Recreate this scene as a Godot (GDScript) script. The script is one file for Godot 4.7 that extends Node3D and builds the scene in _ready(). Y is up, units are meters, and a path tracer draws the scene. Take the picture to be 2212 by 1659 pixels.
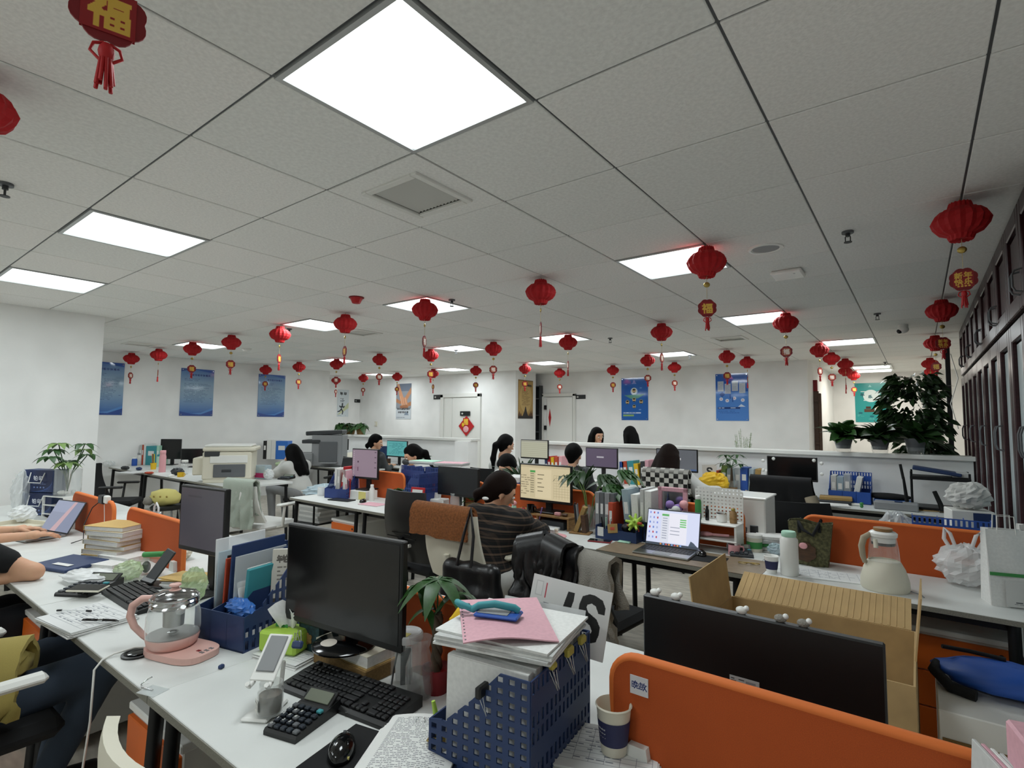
extends Node3D
# An open plan office with desk rows, paper lanterns and lit ceiling panels. Units are metres, the camera stands at x = z = 0.
const EYE := Vector3(0, 1.55, 0)
const FL := 1156.72
const CEIL := 2.632
const TOP := 0.75
var cb: Basis
var M := {}
var used := {}
var rng := RandomNumberGenerator.new()
var shapes := {}

class B:
	var st := SurfaceTool.new()
	var g := 1
	var xf := Transform3D.IDENTITY
	func _init():
		st.begin(Mesh.PRIMITIVE_TRIANGLES)
	func at(p: Vector3, ry := 0.0, rx := 0.0, rz := 0.0) -> B:
		xf = Transform3D(Basis.from_euler(Vector3(rx, ry, rz)), p)
		return self
	func flat():
		st.set_smooth_group(-1)
	func smooth():
		g += 1
		st.set_smooth_group(g)
	func v(p: Vector3, uv := Vector2.ZERO):
		st.set_uv(uv)
		st.add_vertex(xf * p)
	func tri(a, b, c):
		v(a); v(c); v(b)
	func quad(a, b, c, d):
		tri(a, b, c); tri(a, c, d)
	func uvquad(a, b, c, d):
		v(a, Vector2(0, 1)); v(c, Vector2(1, 0)); v(b, Vector2(1, 1))
		v(a, Vector2(0, 1)); v(d, Vector2(0, 0)); v(c, Vector2(1, 0))
	func face(pts: Array, ctr: Vector3):
		var n: Vector3 = (pts[1] - pts[0]).cross(pts[2] - pts[0])
		var m := Vector3.ZERO
		for p in pts: m += p
		m /= pts.size()
		if n.dot(m - ctr) < 0: pts.reverse()
		for i in range(1, pts.size() - 1): tri(pts[0], pts[i], pts[i + 1])
	func box(c: Vector3, s: Vector3, b := 0.0) -> B:
		flat()
		var h := s / 2
		b = minf(b, minf(h.x, minf(h.y, h.z)) * 0.8)
		var f := func(sx, sy, sz, k):
			var e := Vector3(b, b, b)
			e[k] = 0
			return c + Vector3(sx, sy, sz) * (h - e)
		var sg := [-1.0, 1.0]
		for k in 3:
			var i := (k + 1) % 3
			var j := (k + 2) % 3
			for s0 in sg:
				var pts := []
				for q in [[-1, -1], [1, -1], [1, 1], [-1, 1]]:
					var t := Vector3.ZERO
					t[k] = s0; t[i] = q[0]; t[j] = q[1]
					pts.append(f.call(t.x, t.y, t.z, k))
				face(pts, c)
			if b > 0:
				for si in sg:
					for sj in sg:
						var a := Vector3.ZERO
						a[i] = si; a[j] = sj; a[k] = -1
						var d := a
						d[k] = 1
						face([f.call(a.x, a.y, a.z, i), f.call(d.x, d.y, d.z, i), f.call(d.x, d.y, d.z, j), f.call(a.x, a.y, a.z, j)], c)
		if b > 0:
			for sx in sg:
				for sy in sg:
					for sz in sg:
						face([f.call(sx, sy, sz, 0), f.call(sx, sy, sz, 1), f.call(sx, sy, sz, 2)], c)
		return self
	# a box whose +z face carries the picture
	func plate(w: float, h: float, d: float) -> B:
		flat()
		var x := w / 2; var y := h / 2; var z := d / 2
		uvquad(Vector3(-x, -y, z), Vector3(x, -y, z), Vector3(x, y, z), Vector3(-x, y, z))
		var q := [Vector3(-x, -y, -z), Vector3(x, -y, -z), Vector3(x, y, -z), Vector3(-x, y, -z), Vector3(-x, -y, z), Vector3(x, -y, z), Vector3(x, y, z), Vector3(-x, y, z)]
		for f in [[3, 2, 1, 0], [0, 1, 5, 4], [1, 2, 6, 5], [2, 3, 7, 6], [3, 0, 4, 7]]:
			quad(q[f[0]], q[f[1]], q[f[2]], q[f[3]])
		return self
	func lathe(prof: Array, seg := 20, c := Vector3.ZERO) -> B:
		var last := Vector2.ZERO
		for i in range(prof.size() - 1):
			var d: Vector2 = (prof[i + 1] - prof[i]).normalized()
			if i == 0 or last.dot(d) < 0.75: smooth()
			last = d
			for j in seg:
				var a0 := TAU * j / seg
				var a1 := TAU * (j + 1) / seg
				var p := func(q: Vector2, a: float): return c + Vector3(q.x * cos(a), q.y, -q.x * sin(a))
				if prof[i].x > 1e-5: tri(p.call(prof[i], a0), p.call(prof[i], a1), p.call(prof[i + 1], a1))
				if prof[i + 1].x > 1e-5: tri(p.call(prof[i], a0), p.call(prof[i + 1], a1), p.call(prof[i + 1], a0))
		return self
	func cyl(c: Vector3, r: float, h: float, seg := 16, r2 := -1.0) -> B:
		if r2 < 0: r2 = r
		return lathe([Vector2(0, 0), Vector2(r, 0), Vector2(r2, h), Vector2(0, h)], seg, c)
	func tube(pts: Array, r, seg := 6) -> B:
		smooth()
		var n := pts.size()
		var rings := []
		var up := Vector3.UP
		for i in n:
			var t: Vector3 = (pts[mini(i + 1, n - 1)] - pts[maxi(i - 1, 0)]).normalized()
			if i == 0 and absf(t.dot(up)) > 0.9: up = Vector3.RIGHT
			var s := t.cross(up).normalized()
			up = s.cross(t).normalized()
			var rr: float = r[i] if r is Array else r
			var ring := []
			for j in seg:
				var a := TAU * j / seg
				ring.append(pts[i] + (s * cos(a) + up * sin(a)) * rr)
			rings.append(ring)
		for i in n - 1:
			for j in seg:
				var k := (j + 1) % seg
				quad(rings[i][j], rings[i][k], rings[i + 1][k], rings[i + 1][j])
		flat()
		for j in range(1, seg - 1):
			tri(rings[0][0], rings[0][j + 1], rings[0][j])
			tri(rings[n - 1][0], rings[n - 1][j], rings[n - 1][j + 1])
		return self
	func bar(a: Vector3, b: Vector3, r: float, seg := 6) -> B:
		return tube([a, b], r, seg)
	# outline in local x,y pushed out along z from -d/2 to d/2
	func prism(poly: PackedVector2Array, d: float, z0 := 0.0) -> B:
		flat()
		if Geometry2D.is_polygon_clockwise(poly): poly.reverse()
		var t := Geometry2D.triangulate_polygon(poly)
		var f := func(q: Vector2, z: float): return Vector3(q.x, q.y, z)
		var a := z0 - d / 2; var b := z0 + d / 2
		for i in range(0, t.size(), 3):
			var p := [poly[t[i]], poly[t[i + 1]], poly[t[i + 2]]]
			if (p[1] - p[0]).cross(p[2] - p[0]) < 0: p.reverse()
			tri(f.call(p[0], b), f.call(p[1], b), f.call(p[2], b))
			tri(f.call(p[2], a), f.call(p[1], a), f.call(p[0], a))
		for i in poly.size():
			var p := poly[i]; var q := poly[(i + 1) % poly.size()]
			quad(f.call(p, a), f.call(q, a), f.call(q, b), f.call(p, b))
		return self
	func ell(c: Vector3, r: Vector3, seg := 14, rings := 9, lump := 0.0, sd := 1) -> B:
		smooth()
		var nz := FastNoiseLite.new()
		nz.seed = sd
		nz.frequency = 1.0
		var p := func(i: int, j: int):
			var a := TAU * (j % seg) / seg
			var b := PI * i / rings - PI / 2
			var d := Vector3(cos(b) * cos(a), sin(b), -cos(b) * sin(a))
			return c + d * r * (1.0 + (nz.get_noise_3dv(d * 1.9) * lump if lump > 0 else 0.0))
		for i in rings:
			for j in seg:
				if i > 0: tri(p.call(i, j), p.call(i, j + 1), p.call(i + 1, j + 1))
				if i < rings - 1: tri(p.call(i, j), p.call(i + 1, j + 1), p.call(i + 1, j))
		return self
	# a sheet with thickness th through the points fn(u, v)
	func sheet(nu: int, nv: int, fn: Callable, th := 0.002, sharp := false) -> B:
		var g0 := []
		for i in nu + 1:
			var row := []
			for j in nv + 1: row.append(fn.call(float(i) / nu, float(j) / nv))
			g0.append(row)
		var nrm := func(i: int, j: int):
			var a: Vector3 = g0[mini(i + 1, nu)][j] - g0[maxi(i - 1, 0)][j]
			var b: Vector3 = g0[i][mini(j + 1, nv)] - g0[i][maxi(j - 1, 0)]
			return a.cross(b).normalized()
		var up := []; var dn := []
		for i in nu + 1:
			var ru := []; var rd := []
			for j in nv + 1:
				var n: Vector3 = nrm.call(i, j) * th / 2
				ru.append(g0[i][j] + n); rd.append(g0[i][j] - n)
			up.append(ru); dn.append(rd)
		for s in 2:
			if sharp: flat()
			else: smooth()
			for i in nu:
				for j in nv:
					var q: Array = up if s == 0 else dn
					if s == 0: quad(q[i][j], q[i + 1][j], q[i + 1][j + 1], q[i][j + 1])
					else: quad(q[i][j], q[i][j + 1], q[i + 1][j + 1], q[i + 1][j])
		flat()
		for i in nu:
			quad(dn[i][0], dn[i + 1][0], up[i + 1][0], up[i][0])
			quad(up[i][nv], up[i + 1][nv], dn[i + 1][nv], dn[i][nv])
		for j in nv:
			quad(up[0][j], up[0][j + 1], dn[0][j + 1], dn[0][j])
			quad(dn[nu][j], dn[nu][j + 1], up[nu][j + 1], up[nu][j])
		return self
	# a pointed leaf from a along d, bent down, width w
	func leaf(a: Vector3, d: Vector3, w: float, droop := 0.3, n := 4, roll := 0.0) -> B:
		smooth()
		var L := d.length()
		var t := d.normalized()
		var s := t.cross(Vector3.UP)
		s = s.normalized() if s.length() > 0.05 else Vector3.RIGHT
		s = s.rotated(t, roll)
		var up := s.cross(t)
		var row := []
		for i in n + 1:
			var u := float(i) / n
			var m := a + d * u - Vector3.UP * droop * L * u * u
			var ww := w * pow(sin(PI * clampf(pow(u, 0.8), 0.0, 1.0)), 0.8) / 2 + 0.0006
			row.append([m - s * ww - up * -ww * 0.25, m, m + s * ww + up * ww * 0.25])
		for i in n:
			for k in 2:
				quad(row[i][k], row[i][k + 1], row[i + 1][k + 1], row[i + 1][k])
		return self
	# bones with radii joined smoothly into one skin: [a, b, ra, rb] each
	func skin(bones: Array, cell: float, k := 0.03) -> B:
		smooth()
		var lo: Vector3 = bones[0][0]
		var hi: Vector3 = lo
		for bn in bones:
			var r := Vector3.ONE * (maxf(bn[2], bn[3]) + cell * 3.0)
			lo = lo.min(bn[0].min(bn[1]) - r)
			hi = hi.max(bn[0].max(bn[1]) + r)
		var i0 := Vector3i((lo / cell).floor())
		var n := Vector3i((hi / cell).ceil()) - i0 + Vector3i.ONE
		var sy := n.x
		var sz := n.x * n.y
		var val := PackedFloat32Array()
		val.resize(sz * n.z)
		val.fill(9.0)
		for bn in bones:
			var a: Vector3 = bn[0] / cell - Vector3(i0)
			var ab: Vector3 = (bn[1] - bn[0]) / cell
			var ra: float = bn[2] / cell
			var rd: float = (bn[3] - bn[2]) / cell
			var r := maxf(ra, ra + rd) + 2.5
			var l2 := 1.0 / maxf(ab.length_squared(), 1e-6)
			var e := a + ab
			var p0 := Vector3i((a.min(e) - Vector3.ONE * r).floor())
			var p1 := Vector3i((a.max(e) + Vector3.ONE * r).ceil())
			var kk := k / cell
			for m in range(p0.z, p1.z + 1):
				for j in range(p0.y, p1.y + 1):
					var id := m * sz + j * sy + p0.x
					for i in range(p0.x, p1.x + 1):
						var q := Vector3(i, j, m) - a
						var t := clampf(q.dot(ab) * l2, 0.0, 1.0)
						var d := (q - ab * t).length() - ra - rd * t
						var v0 := val[id]
						var h := kk - absf(d - v0)
						d = minf(d, v0)
						if h > 0.0: d -= h * h / kk * 0.25
						val[id] = d
						id += 1
		var co := PackedInt32Array([0, 1, sy, sy + 1, sz, sz + 1, sz + sy, sz + sy + 1])
		var eds := [[0, 1], [2, 3], [4, 5], [6, 7], [0, 2], [1, 3], [4, 6], [5, 7], [0, 4], [1, 5], [2, 6], [3, 7]]
		var cv := []
		for q in 8: cv.append(Vector3(q & 1, (q >> 1) & 1, q >> 2))
		var vert := {}
		var near := PackedInt32Array()
		for m in n.z - 1:
			for j in n.y - 1:
				var id := m * sz + j * sy - 1
				for i in n.x - 1:
					id += 1
					if absf(val[id]) > 2.2: continue
					near.append(id)
					var inside := 0
					for c in co:
						if val[id + c] < 0.0: inside += 1
					if inside == 0 or inside == 8: continue
					var sum := Vector3.ZERO
					var cnt := 0
					for e in eds:
						var s0 := val[id + co[e[0]]]
						var s1 := val[id + co[e[1]]]
						if (s0 < 0.0) != (s1 < 0.0):
							sum += cv[e[0]].lerp(cv[e[1]], s0 / (s0 - s1))
							cnt += 1
					vert[id] = (Vector3(i + i0.x, j + i0.y, m + i0.z) + sum / cnt) * cell
		var ax := [1, sy, sz]
		for id in near:
			for d in 3:
				var o: int = ax[d]
				if (val[id] < 0.0) == (val[id + o] < 0.0): continue
				var u: int = ax[(d + 1) % 3]
				var w: int = ax[(d + 2) % 3]
				if not (vert.has(id - u - w) and vert.has(id - w) and vert.has(id) and vert.has(id - u)): continue
				if val[id] < 0.0: quad(vert[id - u - w], vert[id - w], vert[id], vert[id - u])
				else: quad(vert[id - u], vert[id], vert[id - w], vert[id - u - w])
		return self

func mb() -> B:
	return B.new()

func mesh_of(b: B) -> ArrayMesh:
	b.st.generate_normals()
	return b.st.commit()

func part(b, called: String, m, parent: Node = null, label := "") -> MeshInstance3D:
	var o := MeshInstance3D.new()
	o.mesh = mesh_of(b) if b is B else b
	o.material_override = M[m] if m is String else m
	if parent == null:
		o.name = numbered(called)
		add_child(o)
	else:
		o.name = called
		parent.add_child(o, true)
	if label: o.set_meta("label", label)
	return o

func numbered(called: String) -> String:
	var n: int = used.get(called, 0)
	used[called] = n + 1
	return called if n == 0 else "%s_%03d" % [called, n]

func tag(o: Node, label: String, category: String, group := "", kind := "") -> Node:
	o.set_meta("label", label)
	if category: o.set_meta("category", category)
	if group: o.set_meta("group", group)
	if kind: o.set_meta("kind", kind)
	return o

func thing(called: String, label: String, category: String, where := Vector3.ZERO, turn := 0.0, group := "") -> Node3D:
	var o := Node3D.new()
	o.name = numbered(called)
	add_child(o)
	o.position = where
	o.rotation.y = turn
	tag(o, label, category, group)
	return o

func solo(b: B, called: String, m, label: String, category: String, where := Vector3.ZERO, turn := 0.0, group := "") -> MeshInstance3D:
	var o := part(b, called, m)
	o.position = where
	o.rotation.y = turn
	tag(o, label, category, group)
	return o

func copy(o: Node3D, where: Vector3, turn: float, label := "") -> Node3D:
	var c: Node3D = o.duplicate()
	c.name = numbered(str(o.name).trim_suffix("_001"))
	add_child(c)
	c.position = where
	c.rotation.y = turn
	if label: c.set_meta("label", label)
	return c

# pixels of the photograph to points on planes of the room
func ray(px: float, py: float) -> Vector3:
	return -cb.z + cb.x * (px - 1106.0) / FL - cb.y * (py - 829.5) / FL
func P(px: float, py: float, y := TOP) -> Vector3:
	var d := ray(px, py)
	return EYE + d * ((y - EYE.y) / d.y)
func PZ(px: float, py: float, z: float) -> Vector3:
	var d := ray(px, py)
	return EYE + d * ((z - EYE.z) / d.z)
func PX(px: float, py: float, x: float) -> Vector3:
	var d := ray(px, py)
	return EYE + d * ((x - EYE.x) / d.x)

# materials
func mt(key: String, hex: String, rough := 0.6, metal := 0.0, tex: Texture2D = null, ts := 1.0, bump: Texture2D = null, bs := 0.1) -> StandardMaterial3D:
	var m := StandardMaterial3D.new()
	m.resource_name = key
	m.albedo_color = Color(hex)
	m.roughness = rough
	m.metallic = metal
	if tex or bump:
		m.uv1_triplanar = true
		m.uv1_world_triplanar = true
		m.uv1_scale = Vector3.ONE * ts
	if tex: m.albedo_texture = tex
	if bump:
		m.heightmap_enabled = true
		m.heightmap_texture = bump
		m.heightmap_scale = bs
	M[key] = m
	return m

func clear(key: String, hex: String, alpha: float, rough := 0.05) -> StandardMaterial3D:
	var m := mt(key, hex, rough)
	m.transparency = BaseMaterial3D.TRANSPARENCY_ALPHA
	m.albedo_color.a = alpha
	return m

func noise(freq: float, lo: float, hi: float, sd := 1, oct := 3, stretch := 1.0) -> ImageTexture:
	var n := FastNoiseLite.new()
	n.seed = sd
	n.frequency = freq
	n.fractal_octaves = oct
	var im := n.get_seamless_image(256, 256)
	var o := Image.create(256, 256, false, Image.FORMAT_RGB8)
	for y in 256:
		for x in 256:
			var q := lerpf(lo, hi, im.get_pixel(x, int(y * stretch) % 256).r)
			o.set_pixel(x, y, Color(q, q, q))
	return ImageTexture.create_from_image(o)

# print on paper, card or board: lit by the room only
func pic(key: String, im: Image, rough := 0.5) -> StandardMaterial3D:
	var m := mt(key, "ffffff", rough)
	m.albedo_texture = ImageTexture.create_from_image(im)
	m.texture_repeat = false
	return m

# the picture on a monitor that is switched on
func lit_screen(key: String, im: Image, glow: float) -> StandardMaterial3D:
	var m := mt(key, "141416", 0.2)
	m.texture_repeat = false
	m.emission_enabled = true
	m.emission_texture = ImageTexture.create_from_image(im)
	m.emission_energy_multiplier = glow
	return m

func img(w: int, h: int, hex: String) -> Image:
	var im := Image.create(w, h, false, Image.FORMAT_RGB8)
	im.fill(Color(hex))
	return im
func rect(im: Image, x: float, y: float, w: float, h: float, hex: String):
	im.fill_rect(Rect2i(roundi(x), roundi(y), maxi(1, roundi(w)), maxi(1, roundi(h))), Color(hex))
func disc(im: Image, cx: float, cy: float, rx: float, ry: float, hex: String):
	for y in range(floori(cy - ry), ceili(cy + ry) + 1):
		var k := 1.0 - pow((y - cy) / ry, 2)
		if k > 0: rect(im, cx - rx * sqrt(k), y, 2 * rx * sqrt(k), 1, hex)
func stroke(im: Image, a: Vector2, b: Vector2, w: float, hex: String):
	var n := maxi(1, ceili(a.distance_to(b)))
	for i in n + 1:
		var p := a.lerp(b, float(i) / n)
		rect(im, p.x - w / 2, p.y - w / 2, w, w, hex)
func poly(im: Image, pts: PackedVector2Array, hex: String):
	var lo := pts[0]; var hi := pts[0]
	for p in pts:
		lo = lo.min(p); hi = hi.max(p)
	for y in range(maxi(0, floori(lo.y)), mini(im.get_height() - 1, ceili(hi.y)) + 1):
		for x in range(maxi(0, floori(lo.x)), mini(im.get_width() - 1, ceili(hi.x)) + 1):
			if Geometry2D.is_point_in_polygon(Vector2(x, y), pts): im.set_pixel(x, y, Color(hex))
# the strokes of a few characters on a 100 by 100 field
const GLYPH := {
	"fu": [[20, 8, 26, 16], [8, 26, 38, 26, 10, 58], [24, 44, 24, 95], [28, 52, 38, 60], [46, 12, 94, 12], [52, 26, 90, 26, 90, 42, 52, 42, 52, 26], [48, 54, 94, 54, 94, 94, 48, 94, 48, 54], [71, 54, 71, 94], [48, 74, 94, 74]],
	"xin": [[26, 4, 28, 12], [8, 18, 48, 18], [16, 24, 20, 34], [40, 24, 34, 34], [6, 40, 50, 40], [6, 58, 50, 58], [28, 40, 28, 96], [26, 62, 8, 84], [32, 64, 48, 82], [90, 8, 60, 18, 60, 50, 52, 94], [60, 42, 96, 42], [80, 42, 80, 96]],
	"nian": [[28, 4, 10, 32], [22, 18, 88, 18], [24, 42, 84, 42], [26, 42, 26, 66], [4, 66, 96, 66], [54, 18, 54, 98]],
	"kuai": [[20, 4, 20, 96], [6, 26, 4, 48], [30, 22, 38, 38], [46, 24, 86, 24, 86, 52], [38, 52, 96, 52], [64, 6, 62, 54, 40, 94], [66, 56, 94, 94]],
	"le": [[80, 6, 24, 16, 18, 50, 88, 50], [54, 28, 54, 92, 42, 84], [28, 62, 10, 84], [76, 62, 94, 84]],
	"wan": [[6, 20, 28, 20, 28, 80, 6, 80, 6, 20], [6, 50, 28, 50], [50, 8, 36, 30], [46, 18, 70, 18, 62, 32], [40, 32, 86, 32, 86, 56, 40, 56, 40, 32], [62, 32, 60, 60, 36, 92], [70, 58, 70, 86, 96, 86, 96, 72]],
	"min": [[18, 6, 4, 26], [14, 16, 44, 16], [12, 30, 40, 30, 36, 84, 8, 84, 12, 30], [2, 56, 48, 56], [64, 6, 52, 34], [60, 24, 96, 24], [86, 24, 50, 92], [58, 44, 96, 92]],
	"bo": [[18, 4, 4, 28], [14, 20, 36, 20], [10, 38, 34, 38], [4, 58, 38, 58], [20, 20, 20, 90, 36, 80], [68, 4, 60, 20], [48, 20, 90, 20, 90, 92, 48, 92, 48, 20], [48, 56, 90, 56]],
	"yin": [[34, 8, 14, 18, 14, 78, 40, 68], [14, 44, 38, 44], [54, 16, 90, 16, 90, 70, 76, 66], [54, 16, 54, 96]],
	"S": [[86, 22, 70, 8, 40, 4, 18, 14, 14, 32, 30, 46, 66, 54, 84, 68, 80, 86, 56, 96, 28, 92, 12, 78]],
	"F": [[20, 4, 20, 96], [20, 8, 84, 8], [20, 48, 72, 48]]}
func glyph(im: Image, key: String, x: float, y: float, s: float, w: float, hex: String, turn := 0.0, sx := 1.0):
	for st in GLYPH[key]:
		for i in range(0, st.size() - 2, 2):
			var a := (Vector2(st[i] * sx, st[i + 1]) * s / 100).rotated(turn) + Vector2(x, y)
			var b := (Vector2(st[i + 2] * sx, st[i + 3]) * s / 100).rotated(turn) + Vector2(x, y)
			stroke(im, a, b, w, hex)
# lines of small print
func print_lines(im: Image, x: float, y: float, w: float, n: int, step: float, hex: String, h := 1.0, fill := 0.85):
	for i in n:
		var p := x
		var e := x + w * rng.randf_range(0.6, 1.0)
		while p < e:
			var k := rng.randf_range(1.5, 6.0) * h
			if rng.randf() < fill: rect(im, p, y + i * step, k, h, hex)
			p += k + h

func _ready():
	rng.seed = 7
	# camera
	cb = Basis(Vector3(0, 1, 0), 0.648211)
	cb = cb * Basis(Vector3(1, 0, 0), 0.0686105) * Basis(Vector3(0, 0, 1), 0.00854834)
	var cam := Camera3D.new()
	cam.name = "camera"
	cam.transform = Transform3D(cb, EYE)
	cam.fov = rad_to_deg(2.0 * atan(829.5 / FL))
	cam.near = 0.02
	add_child(cam)
	cam.current = true
	# surroundings and exposure
	var e := Environment.new()
	e.background_mode = Environment.BG_COLOR
	e.background_color = Color(0.02, 0.02, 0.022)
	e.tonemap_mode = Environment.TONE_MAPPER_LINEAR
	e.tonemap_exposure = 0.98
	e.sdfgi_enabled = true
	e.ssao_enabled = true
	e.ssil_enabled = true
	var we := WorldEnvironment.new()
	we.name = "surroundings"
	we.environment = e
	add_child(we)
	materials()
	structure()
	ceiling_things()
	cabinets()
	posters()
	lanterns()
	desks()
	people()
	front_desk()
	left_desk()
	middle()
	right_desk()
	back_row()
	plants()

func materials():
	var fine := noise(0.09, 0.93, 1.0, 3, 4)
	var soft := noise(0.012, 0.94, 1.0, 5, 3)
	var grain := noise(0.2, 0.82, 1.0, 9, 2)
	var felt := noise(0.35, 0.85, 1.0, 11, 2)
	var bump := noise(0.16, 0.2, 0.9, 21, 4)
	var pebble := noise(0.06, 0.2, 0.9, 22, 3)
	mt("wall", "f5f5f3", 0.85, 0, soft, 0.4)
	mt("tile", "f7f7f4", 0.9, 0, fine, 2.2, bump, 0.12)
	mt("tile2", "f3f4f1", 0.9, 0, fine, 1.9, bump, 0.12)
	mt("tile3", "f9f8f5", 0.9, 0, fine, 2.5, bump, 0.12)
	mt("tbar", "5d6063", 0.5, 0.3)
	mt("floor", "d6cfc1", 0.45, 0, noise(0.03, 0.8, 1.0, 31, 3, 4.0), 0.6)
	mt("desk", "dddfdc", 0.42, 0, soft, 0.8)
	mt("desk_edge", "8d8b80", 0.6, 0, grain, 3.0)
	mt("steel_black", "17181a", 0.45, 0.4)
	mt("orange", "c7581f", 0.85, 0, felt, 5.0)
	mt("orange_edge", "dd7331", 0.7)
	mt("orange_gloss", "e06a1a", 0.45, 0, soft, 1.0)
	mt("white_pl", "e2e2dd", 0.4)
	mt("white_gl", "ecece8", 0.25)
	mt("cream", "d9d4c2", 0.5)
	mt("grey_pl", "8d8f91", 0.5)
	mt("mid_grey", "5f6265", 0.5)
	mt("dark_grey", "303336", 0.5)
	mt("black_pl", "0e0f10", 0.42, 0, noise(0.3, 0.75, 1.0, 41, 2), 6.0)
	mt("black_gl", "08090a", 0.12)
	mt("black_cloth", "131416", 0.95, 0, felt, 6.0)
	mt("screen_off", "0b0c0d", 0.16)
	mt("screen_dim", "1d2226", 0.3)
	mt("key", "17181a", 0.5)
	mt("chrome", "c9cbcc", 0.15, 1.0)
	mt("steel", "a7a9a8", 0.3, 1.0)
	mt("gold_metal", "b29a55", 0.35, 0.9)
	mt("paper", "e8e8e5", 0.85, 0, fine, 3.0)
	mt("paper_grey", "c9cac8", 0.85, 0, fine, 3.0)
	mt("kraft", "b08f56", 0.85, 0, grain, 2.0)
	mt("kraft_dark", "8a6d40", 0.85, 0, grain, 2.0)
	mt("envelope", "c9a765", 0.8, 0, fine, 3.0)
	mt("board", "c3a473", 0.9, 0, noise(0.02, 0.9, 1.0, 51, 3), 1.5)
	mt("navy", "1f355f", 0.5)
	mt("navy2", "2a3f7d", 0.5)
	mt("navy_band", "272b52", 0.6)
	mt("blue", "2150a5", 0.5)
	mt("blue_bright", "2f6fc4", 0.35)
	mt("teal", "3a8f97", 0.6)
	mt("pink", "dca9b4", 0.7, 0, fine, 3.0)
	mt("pink_pl", "dcb0a6", 0.4)
	mt("pink_soft", "e0a3a8", 0.6)
	mt("magenta", "b8336a", 0.6)
	mt("red", "b5151b", 0.6)
	mt("red_dark", "7d1018", 0.6)
	mt("purple", "8a6fb0", 0.7)
	mt("yellow", "e0b520", 0.6)
	mt("yellow_pale", "d8cd7e", 0.8)
	mt("green_lime", "a9cc4c", 0.5)
	mt("green", "3f8f4a", 0.6)
	mt("mint", "a9d4bd", 0.6)
	mt("wood", "a9814f", 0.5, 0, noise(0.03, 0.7, 1.0, 61, 3, 5.0), 2.0)
	mt("wood_dark", "5a3d27", 0.45, 0, noise(0.03, 0.7, 1.0, 62, 3, 5.0), 2.0)
	var mw := mt("lacquer", "3a1c20", 0.33, 0, noise(0.025, 0.75, 1.0, 63, 3, 6.0), 1.2)
	mw.metallic_specular = 0.4
	mt("lacquer_dark", "230d12", 0.25)
	mt("frosted", "b6c2c4", 0.35)
	mt("skin", "d3a384", 0.6)
	M.skin.subsurf_scatter_enabled = true
	M.skin.subsurf_scatter_strength = 0.15
	mt("hair", "0b0909", 0.6, 0, noise(0.15, 0.55, 1.0, 71, 2, 6.0), 6.0, noise(0.1, 0.0, 1.0, 73, 3, 8.0), 0.6)
	mt("hair_brown", "24150f", 0.6, 0, noise(0.15, 0.55, 1.0, 72, 2, 6.0), 6.0, M.hair.heightmap_texture, 0.6)
	for k in ["hair", "hair_brown"]: M[k].metallic_specular = 0.22
	mt("denim", "3b4859", 0.9, 0, felt, 6.0)
	mt("denim_dark", "12151c", 0.9, 0, felt, 6.0)
	mt("white_cloth", "dcdcd8", 0.95, 0, felt, 5.0)
	mt("yellow_cloth", "b5a45c", 0.95, 0, felt, 5.0)
	mt("towel", "b3bdb0", 0.98, 0, felt, 7.0, pebble, 0.3)
	mt("towel_brown", "93592d", 0.98, 0, noise(0.05, 0.7, 1.0, 81, 4), 4.0, pebble, 0.3)
	mt("fleece", "9a968d", 0.98, 0, felt, 7.0, pebble, 0.5)
	mt("leather", "121214", 0.35, 0, null, 6.0, pebble, 0.06)
	mt("beige_cloth", "b9ad96", 0.95, 0, felt, 5.0)
	mt("leaf", "2f5a24", 0.45, 0, noise(0.05, 0.7, 1.0, 91, 3), 8.0)
	mt("leaf_dark", "28481f", 0.45, 0, noise(0.05, 0.7, 1.0, 92, 3), 8.0)
	mt("leaf_light", "7fa055", 0.5, 0, noise(0.05, 0.7, 1.0, 93, 3), 8.0)
	for k in ["leaf", "leaf_dark", "leaf_light"]:
		M[k].backlight_enabled = true
		M[k].backlight = Color(0.25, 0.3, 0.1)
	mt("bark", "5d5040", 0.9, 0, grain, 6.0)
	mt("soil", "2c231b", 0.95)
	var lr := mt("lantern", "c8121a", 0.75, 0, noise(0.2, 0.8, 1.0, 95, 2), 8.0)
	lr.backlight_enabled = true
	lr.backlight = Color(0.5, 0.05, 0.05)
	mt("string", "c9b58a", 0.7)
	clear("glass", "eef4f2", 0.14, 0.02)
	clear("glass_dark", "3d3430", 0.35, 0.05)
	clear("film", "e8eeee", 0.35, 0.15)
	clear("film_white", "f0f2f2", 0.62, 0.3)
	clear("film_blue", "b9cdd6", 0.6, 0.3)
	clear("film_green", "b9cf9f", 0.55, 0.3)
	clear("plastic_blue", "3f77c9", 0.8, 0.2)
	var lp := mt("panel_light", "ffffff", 0.5)
	lp.emission_enabled = true
	lp.emission = Color(0.97, 1.0, 1.0)
	lp.emission_energy_multiplier = 2.6
	mt("alu", "b9bcbc", 0.4, 0.6)

func slab(called: String, lo: Vector3, hi: Vector3, m: String, label: String) -> MeshInstance3D:
	var o := part(mb().box((hi - lo) / 2, hi - lo), called, m)
	o.position = lo
	return tag(o, label, "floor" if called == "floor" else "wall", "", "structure")

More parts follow.
